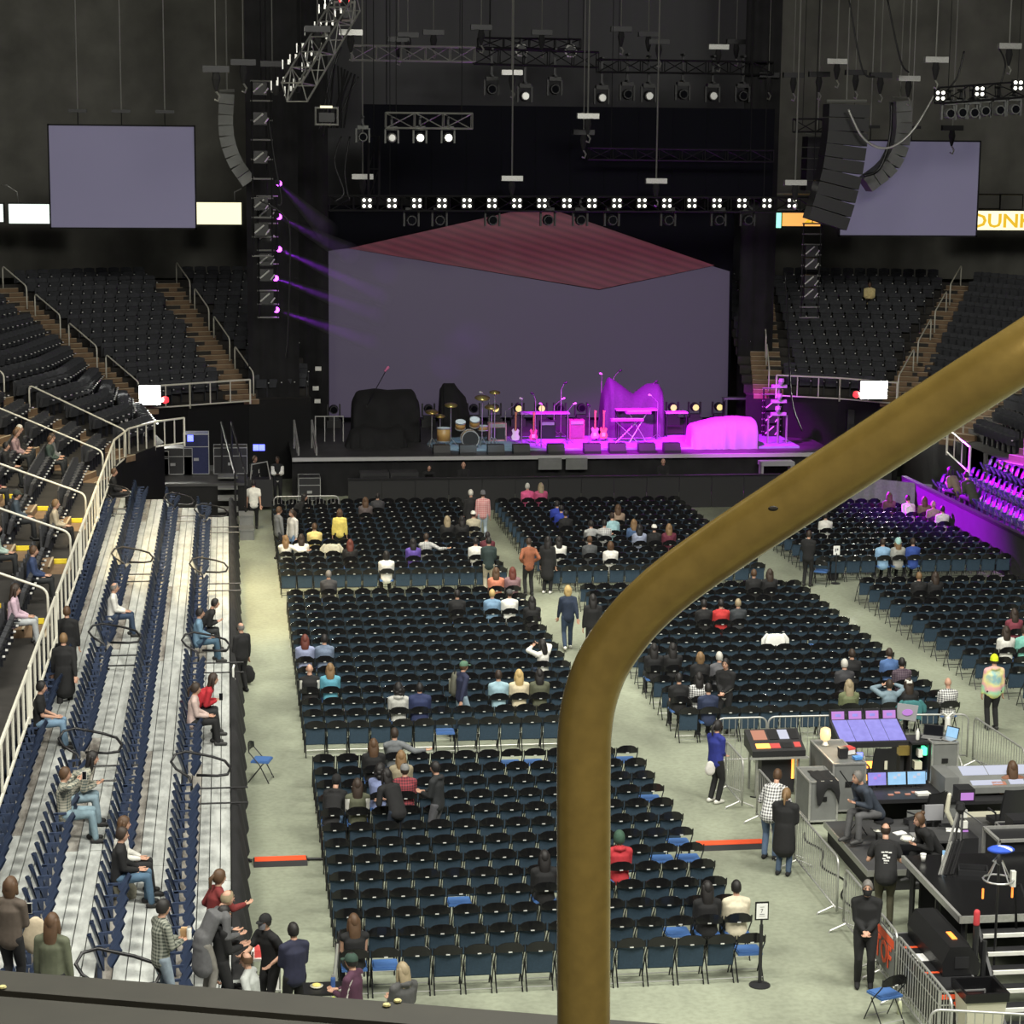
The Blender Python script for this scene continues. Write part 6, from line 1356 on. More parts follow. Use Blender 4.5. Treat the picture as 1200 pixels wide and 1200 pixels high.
keyboard(735,519,1.3,.85,'magenta lit keyboard on crossed legs at centre stage',cmat((.3,.1,.3))); keyboard(748,519,1.0,1.15,'upper keyboard lit magenta beside the high table',cmat((.3,.1,.3)))
def mic_stand(px,py,h,lab,boom=.5,lit=False):
    v = on(px,py,SZ+.08); t = thing('microphone_stand', lab, 'microphone stand', v); b = MB(); b.tube([(0,0,0),(0,0,h)],.016,5); b.build('pole','steel',t)
    b = MB(); b.tube([(0,0,h),(boom,-.1,h+.28)],.013,5); b.build('boom','steel',t); b = MB(); limb(b,[(boom,-.1,h+.28),(boom+.08*(1 if boom>0 else -1),-.12,h+.31)],[.03,.045],8); b.build('microphone','white_plastic' if lit else 'black_case',t,True)
    b = MB(); [b.tube([(0,0,.22),(.28*cos(k*2.1+.5),.28*sin(k*2.1+.5),0)],.012,4) for k in range(3)]; b.build('tripod_foot','steel',t)
for i,(px,py,h,bm) in enumerate([(573,515,1.6,-.3),(592,517,1.2,.4),(611,520,1.5,.0),(627,520,1.7,-.1),(634,524,1.4,.0),(657,512,1.9,.1),(665,520,1.3,.2),(690,524,1.35,0),(704,506,2.1,0),(760,510,1.9,.2),(770,515,1.5,-.3),(718,505,2.2,.2),(649,510,1.2,.3)]):
    mic_stand(px,py,h,'slim microphone stand on stage, %s from the left' % ORD[sorted([573,592,611,627,634,657,665,690,704,760,770,718,649]).index(px)],bm,i%2==0)
t = mic_stand(424,505,1.9,'microphone boom reaching up above the left cloth heap',1.1)if False else None
v = Q(430,475,83.5); e = Q(453,433,83.5); t = thing('long_boom', 'long thin boom with a pink tip above the left cloth heap', 'boom', (v.x,83.5,SZ)); b = MB(); b.tube([(0,0,0),(0,0,v.z-SZ)],.022,5); b.build('pole','dark_steel',t)
b = MB(); b.tube([(0,0,v.z-SZ),(e.x-v.x,0,e.z-SZ)],.018,5); b.build('boom_arm','dark_steel',t); b = MB(); limb(b,[(e.x-v.x-.05,0,e.z-SZ-.05),(e.x-v.x+.06,0,e.z-SZ+.08)],[.05,.06],8); b.build('tip',cmat((.7,.2,.4)),t,True)
# floor lights along the back of the stage, some lit amber
for i,(px,l) in enumerate([(391,0),(502,0),(555,0),(580,1),(607,1),(634,1),(656,0),(681,0),(730,1),(788,1),(814,1),(842,1)]):
    v = Q(px,473,88.2); moving_head((v.x,88.2,SZ+.02+.3),'moving light standing at the foot of the stage screen, %s from the left' % ORD[i],'amber_lamp' if l else None,1.05,'floor lights before the screen',True)
    b = MB(); b.box(v.x-.3,v.x+.3,88.0,88.5,SZ,SZ+.32); tag(b.build('light_plinth','black_case'),'black plinth under the %s floor light from the left' % ORD[i],'plinth','plinths of the floor lights')
# floor monitors and boxes along the stage front
def wedge(v, lab, s_=1, mt='black_case'):
    t = thing('monitor_speaker', lab, 'speaker', v, group='floor monitors along the stage front'); t.scale = (s_,)*3; b = MB(); b.prism([(0,0),(.5,0),(.5,.36),(.12,.36),(0,.1)],-.32,.32,'x'); b.build('wedge_box',mt,t)
    b = MB(); b.add([(-.28,.02,.12),(.28,.02,.12),(.28,.115,.33),(-.28,.115,.33)],[(0,1,2,3)]); b.build('grille','dark_steel',t)
for i,px in enumerate([517,548,581,611,652,695,725,760,790]): v = on(px,532); wedge((v.x,79.9,SZ),'black floor monitor at the stage edge, %s from the left' % ORD[i])
# subwoofers hidden in shade before the stage, and a pale panel
for i,(x0,x1) in enumerate([(421,456),(456,490)]):
    v = Q(x0,565,78.6); w_ = Q(x1,565,78.6).x-v.x; t = thing('subwoofer','black bass speaker on the floor before the stage, %s one' % ('left' if i==0 else 'right'),'speaker',(v.x,78.2,0)); b = MB(); b.box(.02,w_-.02,0,.9,0,1.1); b.build('cabinet','black_case',t); b = MB(); b.box(.1,w_-.1,-.03,0,.1,1.0); b.build('grille','dark_steel',t)
for (x0,x1,lab) in [(631,658,'grey panel on the stage front, left one'),(663,688,'grey panel on the stage front, right one')]:
    a = Q(x0,537,79.4); c = Q(x1,550,79.4); b = MB(); b.box(a.x,c.x,79.35,79.45,c.z,a.z); b.box(a.x+.1,c.x-.1,79.33,79.35,c.z+.08,a.z-.08); tag(b.build('front_panel','grey_case'),lab,'panel')
# purple T-shaped mark and magenta bench near the right stage end
a = Q(888,540,79.2); t = thing('stage_ramp','magenta lit bench at the right end of the stage front','bench',(a.x,78.6,0)); b = MB(); b.box(0,1.3,0,.6,1.15,1.3); b.build('bench_top','purple_cloth',t)
for x in (.05,1.2): b = MB(); b.box(x-.03,x+.05,.05,.5,0,1.15); b.build('leg','purple_cloth',t)
# right end: tripod pile, dark cases and green lit racks
v = on(911,522); t = thing('lamp_stand','purple lit lamp stand with stacked fittings at the right stage end','lamp stand',v); b = MB(); b.tube([(0,0,0),(0,0,2.6)],.05,6); b.tube([(-.4,0,0),(-.4,0,1.2)],.04,5); b.tube([(.35,0,0),(.35,.0,1.2)],.04,5); b.build('pole','steel',t)
for z in (1.2,1.7,2.3): b = MB(); b.box(-.3,.3,-.1,.1,z,z+.12); b.lathe((.1*(z-1.7),-.1,z+.25),[(.06,-.12),(.12,0),(.1,.12)],8); b.build('fitting','purple_cloth',t)
for i,(px,py,w_,h_,l,lab) in enumerate([(933,508,.8,1.2,0,'black equipment rack right of the stage, nearest the stage'),(951,508,.9,1.5,1,'black equipment rack with a green light, left one'),(975,506,.9,1.5,1,'black equipment rack with a green light, right one'),(996,500,1.0,1.3,0,'black equipment rack by the gold handrail')]):
    v = P(px,py,.6); t = thing('equipment_rack',lab,'rack',(v.x,82.5+.2*i,0)); b = MB(); b.box(-w_/2,w_/2,0,.8,0,h_+1.6); b.build('rack_case','black_case',t); b = MB(); [b.box(-w_/2+.06,w_/2-.06,-.02,0,.5+.3*k,.74+.3*k) for k in range(6)]; b.build('front_modules','dark_steel',t)['kind']='stuff'
    if l: b = MB(); b.ell((0,-.08,h_+1.2),(.11,.05,.2),8,6); b.build('green_light','green_lamp',t)
    else: b = MB(); b.ell((.1,-.08,h_+1.0),(.08,.05,.1),8,6); b.build('small_light','white_plastic',t)
v = P(968,520,.5); t = thing('red_lit_box','small box with a red glow under the right racks','box',(v.x,81.0,0)); b = MB(); b.box(-.4,.4,0,.5,0,1.0); b.build('case','black_case',t); b = MB(); b.ell((0,-.06,.85),(.14,.06,.14),8,6); b.build('red_light','red_lamp',t)
v = Q(897,462,85.5); t = thing('stage_stair_frame','pale framed shelf rack standing right of the screen','rack',(v.x,85.5,0)); b = MB(); b.tube([(0,0,0),(0,0,v.z),(.9,0,v.z),(.9,0,0)],.035,5); b.build('frame','galvanised',t)
for k in range(5): b = MB(); b.box(.02,.5,-.02,.25,SZ+.2+.3*k,SZ+.27+.3*k); b.build('shelf','galvanised',t)
# left end: stair rails and cases
for i,(px,lab) in enumerate([(341,'white stair rail at the left stage corner, outer one'),(362,'white stair rail at the left stage corner, inner one')]):
    a = P(px+8,530,SZ); b = MB(); b.tube([(a.x,80.2,SZ-.9),(a.x,80.2,SZ+.3),(a.x-.1,82.0,SZ+1.1),(a.x-.1,82.2,SZ)],.04,6); b.tube([(a.x,80.4,SZ-.2),(a.x-.1,82.0,SZ+.6)],.03,5); tag(b.build('stair_rail','galvanised'),lab,'railing')
a = P(366,505,SZ); t = thing('stage_guard_rail','grey square guard rail standing at the stage left','railing',(a.x,84,SZ)); b = MB(); b.tube([(0,0,0),(0,0,1.0),(1.1,0,1.0),(1.1,0,0)],.03,5); b.build('frame','galvanised',t); [ (lambda q: q)(None) for _ in ()]
for k in (1,2): b = MB(); b.tube([(k*.37,0,0),(k*.37,0,1)],.022,5); b.build('upright','galvanised',t)
b = MB(); b.box(-3.4,.6,75.6,80.0,1.1,1.2); o = struct('side_platform',b,'stage_deck'); b = MB(); b.box(-3.4,.6,75.65,79.9,0,1.1); b.build('platform_skirt','black_cloth',o)
# left off-stage: cases, blue-lit gear
def case(x0,x1,y0,y1,z0,h,mt,lab,lid=True,cat='case',parent=None,extra=None):
    t = thing('flight_case',lab,cat,((x0+x1)/2,(y0+y1)/2,z0)); w_=(x1-x0)/2; d_=(y1-y0)/2; b = MB(); b.box(-w_,w_,-d_,d_,.04,h*.7); b.build('case_body',mt,t); b = MB(); b.box(-w_-.005,w_+.005,-d_-.005,d_+.005,h*.7+.012,h); b.build('lid',mt,t)
    b = MB(); e=.022
    for sx in (-1,1):
        for sy in (-1,1): b.cbox((sx*w_,sy*d_,h/2+.02),(e,e,h-.04))
    for z in (.05,h*.7,h):
        for s_ in (-1,1): b.cbox((0,s_*d_,z),(2*w_,e,e)); b.cbox((s_*w_,0,z),(e,2*d_,e))
    b.build('edge_trim','silver',t)['kind']='stuff'
    b = MB(); b.box(-.09,.09,-d_-.02,-d_,h*.36,h*.36+.1); b.build('handle','silver',t)
    return t
for (px,py,w_,h_,lab,mt) in [(232,524,.9,1.5,'blue lit black flight case beyond the risers',cmat((.02,.025,.08))),(270,532,1.2,1.0,'dark case with pale papers on top near the far riser end','black_case'),(205,530,1.4,1.0,'dark case left of the blue lit case','black_case'),(182,528,1.2,.9,'low dark case behind the curved white rail','black_case'),(345,545,.8,.9,'dark case at the left stage corner','black_case')]:
    y_ = 77.5 if px < 300 else 78.5; v = P(px,py,1.6); x_ = (v.x if px<300 else 2.9); case(x_-w_/2,x_+w_/2,y_,y_+.9,1.2 if px<300 else 0,h_,mt,lab)
v = Q(303,520,74.5); 
for i,(px,py) in enumerate([(300,525),(307,525)]): v = Q(px,py,76.5); b = MB(); b.ell((0,0,0),(.07,.05,.07),8,6); b.box(-.1,.1,.03,.2,-.1,.1); o = b.build('blue_indicator','blue_lamp',loc=v); tag(o,'small blue lamp beyond the black-suited men, %s of two' % ('left','right')[i],'lamp')
v = Q(223,514,73.9); b = MB(); b.ell((0,0,0),(.09,.05,.09),8,6); b.box(-.1,.1,.03,.15,-.1,.1); tag(b.build('blue_indicator','blue_lamp',loc=v),'small blue lamp on the dark case near the far riser end','lamp')
v = Q(303,532,76.7); t = thing('work_cart','dark cart below the two small blue lamps','cart',(v.x,76.7,0)); b = MB(); b.box(-.5,.5,0,.6,.15,1.15); b.build('cart_body','black_case',t); b = MB(); b.tube([(-.3,0,1.15),(-.25,0,1.7),(.3,0,1.8),(.42,0,1.15)],.03,5); b.build('cable_loop','steel',t)
t = thing('sloping_stair_rail','black sloping stair rails beside the far riser end','railing',(.15,72.5,0))
for dx_ in (0,.35): b = MB(); b.tube([(dx_,0,0),(dx_,0,2.0),(dx_-.45,4.5,3.2),(dx_-.45,4.5,0)],.04,6); b.build('rail','dark_steel',t)
for k in range(5): b = MB(); b.box(-.6,.1,4.4-.9*k-.9,4.4-.9*k,1.3-.25*k,1.36-.25*k); b.build('step','grey_case',t)
# pale block steps beside the man in white shirt
for k,(z,lab) in enumerate([(.65,'pale block step beside the walking white-shirted man, upper one'),(.32,'pale block step beside the walking white-shirted man, lower one')]):
    v = P(270,590,.3); b = MB(); b.box(.28,.75,71.8-.9*k,72.7-.9*k,0,z); b.box(.26,.77,71.78-.9*k,72.72-.9*k,z,z+.04); tag(b.build('block_step','grey_case'),lab,'step')
# crowd barriers
def barrier(p0, p1, lab, h=1.08, nb=None, mt='galvanised', sign=None, grp=None, z=0):
    p0 = Vector((*p0[:2],z)); p1 = Vector((*p1[:2],z)); t = thing('crowd_barrier', lab, 'barrier', p0, group=grp); d = p1-p0; L = d.length; u = d.normalized(); up = Vector((0,0,1)); s_ = Vector((-u.y,u.x,0)); r = .15
    pts = []
    for k in range(5): a = pi/2*k/4; pts.append(u*(r-r*cos(a))+up*(h-r+r*sin(a)))
    for k in range(5): a = pi/2*k/4; pts.append(u*(L-r+r*sin(a))+up*(h-r+r*cos(a)))
    b = MB(); b.tube([up*.12]+pts+[d+up*.12], .021, 7); b.tube([up*.16, d+up*.16], .018, 6); b.build('frame_tube', mt, t, True)
    n = nb or int(L/.125)
    for k in range(1,n): q = u*(L*k/n); b = MB(); b.tube([q+up*.16, q+up*(h-.01)], .008, 4); b.build('bar', mt, t)
    for e in (.18, L-.18):
        b = MB(); q = u*e; b.tube([q-s_*.3, q-s_*.28+up*.04, q+up*.16, q+s_*.28+up*.04, q+s_*.3], .016, 5); b.build('foot', mt, t)
    return t
a = P(320,600,0); barrier(Q(321,600,73.3),Q(397,600,73.3),'steel crowd barrier at the front left corner of the seats')
# stage-front lamp glow on the left
for i,(px,py) in enumerate([(373,432),(370,455),(372,470)]):
    v = Q(px,py,86); b = MB(); b.box(-.12,.12,-.05,.1,-.08,.08); b.lathe((0,-.06,0),[(.03,-.02),(.06,0),(.06,.02)],8,0,Matrix.Rotation(pi/2,3,'X')); tag(b.build('work_light','white_plastic',loc=v),'small pale work light left of the stage screen, %s from the top' % ORD[i],'light')
# ================================================================ MIXING AREA (right foreground)
FB = 'steel crowd barriers round the mixing area'
barrier((10.28,43.4),(11.38,43.4),'crowd barrier behind the left console, by the blue-sweatered woman',grp=FB)
barrier((11.42,43.42),(13.30,43.38),'crowd barrier behind the big lit console',grp=FB)
barrier((13.38,43.37),(15.82,43.2),'crowd barrier behind the laptops, ending near the tie-dye hoodie',grp=FB)
barrier((15.88,43.0),(16.03,40.4),'crowd barrier running toward the right frame edge below the tie-dye hoodie',grp=FB)
barrier((10.08,41.7),(10.11,40.3),'short crowd barrier left of the left console',grp=FB)
barrier((10.26,39.7),(10.28,37.10),'crowd barrier behind the checked shirt man',grp=FB)
barrier((10.32,37.04),(10.33,34.25),'long crowd barrier between the puffer coat and the security guard',grp=FB,nb=22)
barrier((10.30,33.75),(10.30,31.72),'crowd barrier right behind the grey-haired guard',grp=FB)
b4 = barrier((10.26,31.68),(10.25,30.68),'short crowd barrier carrying the orange lettered panel',grp=FB)
barrier((10.24,30.64),(10.23,28.05),'crowd barrier right of the blue folding chair',grp=FB,nb=22)
barrier((9.80,27.75),(12.0,27.2),'crowd barrier in the bottom right corner before the bin',grp=FB)
b = MB(); b.box(-.05,-.035,-.98,-.05,.30,1.02); b.build('sign_panel','grey_case',b4)
b = MB(); b.box(-.056,-.050,-.96,-.08,.80,.93); b.build('orange_band','orange_tape',b4)
text('TOF','sign_lettering','orange_tape',b4,(-.06,-.06,.42),.52,(pi/2,0,-pi/2),.004,'LEFT',.82)
b = MB(); b.box(-.056,-.050,-.90,-.3,.95,.99); b.build('white_band','white_paper',b4)
def console(x0,x1,y,z,dep,mt,lab,faces,cat='console',tilt=.35):
    t = thing('mixing_console',lab,cat,(x0,y,0)); w_ = x1-x0; b = MB(); b.prism([(0,z-.10),(0,z+.02),(dep,z+.02+dep*tilt),(dep,z-.05)],0,w_,'x'); b.build('console_body',mt,t)
    R = Matrix.Rotation(math.atan(tilt),3,'X')
    for (u0,u1,v0_,v1_,fm) in faces:
        b = MB(); c = Vector((w_*(u0+u1)/2, dep*(v0_+v1_)/2, z+.028+dep*tilt*(v0_+v1_)/2)); b.obox(c,(w_*(u1-u0),dep*(v1_-v0_)*math.sqrt(1+tilt*tilt),.012),R); b.build('lit_panel' if fm not in ('dark_steel','black_case') else 'key_block',fm,t)
    return t, w_
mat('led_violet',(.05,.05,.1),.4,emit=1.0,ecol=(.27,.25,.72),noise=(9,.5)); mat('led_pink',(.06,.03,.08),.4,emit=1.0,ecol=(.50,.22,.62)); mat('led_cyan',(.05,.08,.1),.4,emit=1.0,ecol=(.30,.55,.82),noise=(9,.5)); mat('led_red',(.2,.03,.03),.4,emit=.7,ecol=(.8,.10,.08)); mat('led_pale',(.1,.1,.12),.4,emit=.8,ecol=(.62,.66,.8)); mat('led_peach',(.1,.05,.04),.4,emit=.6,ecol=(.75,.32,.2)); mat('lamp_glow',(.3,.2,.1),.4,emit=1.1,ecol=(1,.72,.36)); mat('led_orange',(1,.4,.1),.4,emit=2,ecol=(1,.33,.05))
# left console on its stand
t,w_ = console(10.50,11.62,41.1,.98,.75,'black_case','black mixing console with red and orange lights, by the left barrier',[(.10,.36,.5,.92,'led_peach'),(.40,.58,.5,.92,'dark_steel'),(.60,.78,.52,.92,'led_pale'),(.80,.95,.5,.92,'dark_steel'),(.10,.36,.12,.32,'led_orange'),(.37,.55,.12,.32,'led_red'),(.58,.78,.12,.36,'dark_steel'),(.82,.94,.15,.36,'led_red')])
for x in (.12,w_-.12):
    for y in (.1,.7): b = MB(); b.tube([(x,y,0),(x,y,.9)],.03,5); b.build('leg','steel',t)
b = MB(); b.box(-.05,w_+.05,0,.04,.82,.87); b.build('front_rail','galvanised',t); b = MB(); b.box(.25,.95,.2,.7,.05,.8); b.build('rack_box','black_case',t); b = MB(); b.box(.88,.93,.17,.2,.35,.8); b.build('orange_strip','led_orange',t)
# grey cases
def grey_case(x0,x1,y0,y1,h,lab,z=0):
    t = thing('road_case',lab,'case',(x0,y0,z)); w_=x1-x0; d_=y1-y0; b = MB(); b.box(0,w_,0,d_,.08,h); b.build('case_body','grey_case',t)
    b = MB()
    for x in (0,w_):
        for y in (0,d_): b.cbox((x,y,h/2+.04),(.035,.035,h-.08))
    for z_ in (.08,h):
        for y in (0,d_): b.cbox((w_/2,y,z_),(w_,.035,.035))
        for x in (0,w_): b.cbox((x,d_/2,z_),(.035,d_,.035))
    b.build('edge_trim','galvanised',t)['kind']='stuff'
    b = MB(); b.box(w_*.38,w_*.62,-.02,0,h*.55,h*.65); b.build('recessed_handle','dark_steel',t)
    for x in (.08,w_-.08):
        for y in (.08,d_-.08): b = MB(); b.lathe((x,y,.04),[(.04,-.02),(.04,.02)],8,0,Matrix.Rotation(pi/2,3,'Y')); b.build('caster','black_case',t)
    return t
grey_case(11.86,12.52,39.9,41.6,1.05,'tall grey road case with a glowing lamp on top')
grey_case(11.22,11.78,39.3,40.3,.88,'grey road case covered by a black cloth')
b = MB(); rows = []
for j in range(8):
    v = j/7; rows.append([Vector((11.35+.45*(i/8)+.02*sin(j*2+i), 40.0-.75*min(v,.72)/.72-.03*max(0,v-.72), .90+.01*sin(i*2.1)-(max(0,v-.72)*2.2*(.5+.3*sin(i*.8+1))))) for i in range(9)])
b.grid(rows); b.grid([[q-Vector((0,-.008,.012)) for q in r] for r in rows][::-1]); tag(b.build('black_jacket','black_cloth',smooth=True),'black jacket thrown over the shorter grey road case','jacket')
# lamp and clutter on the tall grey case
t = thing('table_lamp','glowing bottle-shaped lamp on the tall grey road case','lamp',(12.05,41.2,1.07)); b = MB(); b.lathe((0,0,0),[(.08,0),(.05,.03),(.04,.10)],12); b.build('lamp_foot','white_plastic',t,True); b = MB(); b.lathe((0,0,.10),[(.06,0),(.10,.03),(.115,.12),(.10,.24),(.05,.27)],14); b.build('lamp_shade','lamp_glow',t,True)
l = bpy.data.lights.new('lamp_light','POINT'); l.energy = 12; l.color=(1,.75,.45); l.shadow_soft_size=.12; o = bpy.data.objects.new('lamp_light',l); COL.objects.link(o); o.location=(12.2,40.9,1.45)
def box_thing(nm,lab,cat,x,y,z,sx,sy,sz,mt,rz=0,extra=None):
    t = thing(nm,lab,cat,(x,y,z),rz); b = MB(); b.box(-sx/2,sx/2,-sy/2,sy/2,0,sz); b.build('box_body',mt,t); b = MB(); b.box(-sx/2-.006,sx/2+.006,-sy/2-.006,sy/2+.006,sz*.75,sz+.004); b.build('lid',extra or mt,t); return t
box_thing('storage_tin','black square tin on the tall grey road case','tin',12.16,40.3,1.07,.17,.17,.2,'black_case')
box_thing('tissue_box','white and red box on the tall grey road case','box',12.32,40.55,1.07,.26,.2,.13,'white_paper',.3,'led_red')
box_thing('blue_pouch','blue packet at the edge of the tall grey road case','packet',12.42,40.15,1.07,.16,.14,.05,cmat((.1,.3,.7)),.2)
# big lit console
t,w_ = console(12.52,14.02,41.75,.92,.80,'black_case','big mixing console with a glowing violet surface and four small screens',[(.03,.24,.05,.95,'led_violet'),(.25,.49,.05,.95,'led_violet'),(.50,.72,.05,.95,'led_violet'),(.73,.97,.05,.95,'led_violet')])
R = Matrix.Rotation(-.25,3,'X')
for k in range(4):
    x = w_*(k+.5)/4; b = MB(); b.obox((x,.86,1.30),(w_/4-.02,.06,.26),R); b.build('screen_housing','dark_steel',t); b = MB(); b.obox((x,.825,1.305),(w_/4-.10,.008,.17),R); b.build('small_display','led_pink',t)
    b = MB(); b.obox((x,.818,1.305),(.12,.006,.06),R); b.build('display_mark','led_violet',t)
for x in (.1,w_-.1): b = MB(); b.box(x-.04,x+.04,.1,.7,0,.85); b.build('leg','black_case',t)
b = MB(); b.box(w_*.30,w_*.52,.05,.10,.1,.5); b.build('orange_light','led_orange',t); b = MB(); b.box(.25,.5,-.02,.02,.62,.72); b.build('blue_display','blue_lamp',t); b = MB(); b.box(w_*.85,w_+.05,-.06,.1,.65,.85); b.build('side_tray','brass',t)
t = thing('tilted_monitor','pale monitor with a violet oval, right of the four small screens','monitor',(14.12,42.6,0)); b = MB(); b.tube([(.1,.1,0),(.1,.1,1.2)],.03,5); b.build('stand','dark_steel',t); b = MB(); b.obox((.12,.05,1.32),(.46,.04,.34),Matrix.Rotation(.15,3,'Y')); b.build('monitor_back','purple_cloth',t); b = MB(); b.lathe((.13,.02,1.32),[(.12,0),(.115,.01)],16,0,Matrix.Rotation(pi/2,3,'X')@Matrix.Scale(.6,3,Vector((0,1,0)))); b.build('oval_mark','led_pink',t)
# office chairs
def office_chair(x,y,lab,rz=0,s_=1.0,z=0):
    t = thing('office_chair',lab,'chair',(x,y,z),rz); t.scale=(s_,)*3; b = MB(); rows=[]
    for j in range(7): v=j/6; rows.append([( .25*(1-.15*v**3)*(i/3-1), -.22-.10*v-.05*(1-(i/3-1)**2), .55+.55*v) for i in range(7)])
    b.grid(rows); b.grid([[(x_,y_-.05,z_) for x_,y_,z_ in r] for r in rows][::-1]); b.build('backrest','black_case',t,True); b = MB(); b.box(-.25,.25,-.22,.25,.42,.5); b.build('seat_pad','black_case',t)
    b = MB(); b.tube([(0,0,.08),(0,0,.42)],.03,8); b.build('gas_column','steel',t); b = MB(); [b.tube([(0,0,.1),(.3*cos(k*1.256),.3*sin(k*1.256),.05)],.02,5) for k in range(5)]; b.build('star_foot','dark_steel',t)['kind']='stuff'
    for s2 in (-1,1): b = MB(); b.tube([(s2*.25,-.15,.46),(s2*.28,-.15,.66),(s2*.28,.12,.66)],.018,5); b.build('armrest','black_case',t)
    return t
oc = office_chair(13.2,41.1,'black office chair with a pale tag before the big console',0,1.0); b = MB(); b.box(-.03,.03,-.40,-.385,.66,.84); b.build('tag','cream_plastic',oc)
office_chair(13.05,37.85,'black chair behind the man in the navy jacket',.5,1.05); office_chair(14.62,37.6,'black high-backed chair before the grey lighting desk',.1,1.15)
# laptops on the tall grey case at the back right
grey_case(14.45,15.0,41.5,42.2,.95,'tall narrow grey road case carrying the laptops')
t = thing('equipment_shelf','open black shelf with green and white gear beside the laptops','shelf',(14.02,41.6,0)); b = MB(); b.box(0,.40,.0,.6,0,.05); b.box(0,.02,0,.6,0,.92); b.box(.38,.40,0,.6,0,.92); b.box(0,.4,.58,.6,0,.92); b.box(0,.4,0,.6,.9,.95); b.build('shelf_case','black_case',t)
for k,(x,z_,w2,mt) in enumerate([(.22,.62,.09,'white_plastic'),(.32,.66,.07,'green_lamp'),(.18,.36,.16,'cream_plastic'),(.30,.12,.14,'led_cyan')]): b = MB(); b.box(x-w2/2,x+w2/2,.02,.2,z_,z_+.16); b.build('shelf_gear',mt,t)
def laptop(x,y,z,rz,lab,disp,w_=.36,logo=None,op=1.9):
    t = thing('laptop',lab,'laptop',(x,y,z),rz); b = MB(); b.box(-w_/2,w_/2,-.12,.12,0,.018); b.build('keyboard_base','silver',t); R = Matrix.Rotation(op-pi/2-.05,3,'X'); R = Matrix.Rotation(-.30,3,'X')
    b = MB(); b.obox((0,.155,.125),(w_,.012,.24),R); b.build('lid','dark_steel',t); b = MB(); b.obox((0,.146,.122),(w_-.03,.006,.21),R); b.build('laptop_display',disp,t)
    if logo: b = MB(); b.obox((0,.140,.125),(.07,.004,.10),R); b.obox((.04,.139,.145),(.06,.004,.04),R); b.obox((-.04,.139,.10),(.05,.004,.05),R); b.build('yellow_mark',logo,t)
    return t
laptop(14.55,41.85,.97,-.5,'open laptop with a dark display and bright blue rim on the tall narrow case','dark_led',.42); laptop(14.85,41.7,.97,-.9,'second smaller laptop with cyan glow behind the first','led_cyan',.30)
t = thing('water_bottle','clear water bottle beside the laptops','bottle',(14.2,41.75,.96)); b = MB(); b.lathe((0,0,0),[(.035,0),(.04,.02),(.04,.17),(.015,.22)],10); b.build('bottle_body','white_plastic',t,True); b = MB(); b.lathe((0,0,.22),[(.017,0),(.017,.025)],8); b.build('cap','white_paper',t)
# desk with three screens
t = thing('mix_desk','black desk carrying three lit screens','desk',(12.15,38.35,0)); b = MB(); b.box(0,1.9,0,.95,.70,.78); b.build('desk_top','black_case',t); b = MB(); b.box(.0,1.9,.9,.95,.05,.7); b.build('back_panel','black_case',t)
for x in (0,1.85): b = MB(); b.box(x,x+.05,0,.95,0,.7); b.build('leg','dark_steel',t)
b = MB(); b.box(.75,1.85,-.01,.02,.30,.55); b.build('front_tray','grey_case',t)
for k in range(5): b = MB(); b.box(.45+.17*k,.55+.17*k,.25+.12*(k%2),.31+.12*(k%2),.78,.80); b.build('amber_button','led_peach',t)
R = Matrix.Rotation(-.22,3,'X')
for k,(x,mt) in enumerate([(12.50,'led_violet'),(12.90,'led_cyan'),(13.30,'led_cyan')]):
    t = thing('desk_monitor','lit flat screen on the black desk, %s of three' % ['leftmost, violet','middle','rightmost, blue-white'][k],'screen',(x,39.05,.78)); b = MB(); b.obox((0,.03,.20),(.385,.03,.27),R); b.build('monitor_case','black_case',t); b = MB(); b.obox((0,.012,.20),(.36,.006,.245),R); b.build('display',mt,t); b = MB(); b.tube([(0,.04,0),(0,.04,.12)],.02,6); b.box(-.08,.08,-.02,.1,0,.012); b.build('stand','black_case',t)
    b = MB(); [b.obox((-.12+.08*i,.006,.17+.05*(i%3)),(.06,.004,.05),R) for i in range(4)]; b.build('window_block','led_pale' if k else 'led_pink',t)
box_thing('white_dish','white oval dish on the black desk right of the screens','dish',13.28,38.6,.78,.26,.16,.04,'white_plastic',.1)
# lighting desk at the right
t,w_ = console(13.95,16.1,38.55,.88,.75,'grey_case','wide grey lighting desk with bright reflecting panels',[(.12,.36,.55,.95,'led_pale'),(.37,.61,.55,.95,'led_pale'),(.62,.86,.55,.95,'led_pale'),(.16,.45,.1,.3,'led_pale'),(.35,.48,.08,.22,'led_peach'),(.52,.66,.1,.3,'led_pale')],tilt=.30)  # glow of the pale panels stands in for reflected light
b = MB(); b.box(-.28,0,-.1,.75,.0,1.15); b.build('side_panel','grey_case',t); b = MB(); b.box(0,w_,-.3,.1,.66,.72); b.build('front_shelf','black_case',t); b = MB(); b.box(0,w_,.6,.7,0,.8); b.build('rear_panel','black_case',t); b = MB(); b.box(.05,w_,-.28,-.25,.38,.5); b.build('lower_shelf','cream_plastic',t)
# low black riser with work table
b = MB(); b.box(11.25,14.6,35.45,38.3,.34,.40); r_ = struct('platform_riser',b,'stage_deck'); b = MB(); b.box(11.22,11.25,35.45,38.3,.30,.41); b.box(11.22,14.6,35.42,35.45,.30,.41); b.build('riser_edge','steel',r_); b = MB(); b.box(11.3,14.6,35.5,38.25,0,.33); b.build('riser_base','stage_black',r_)
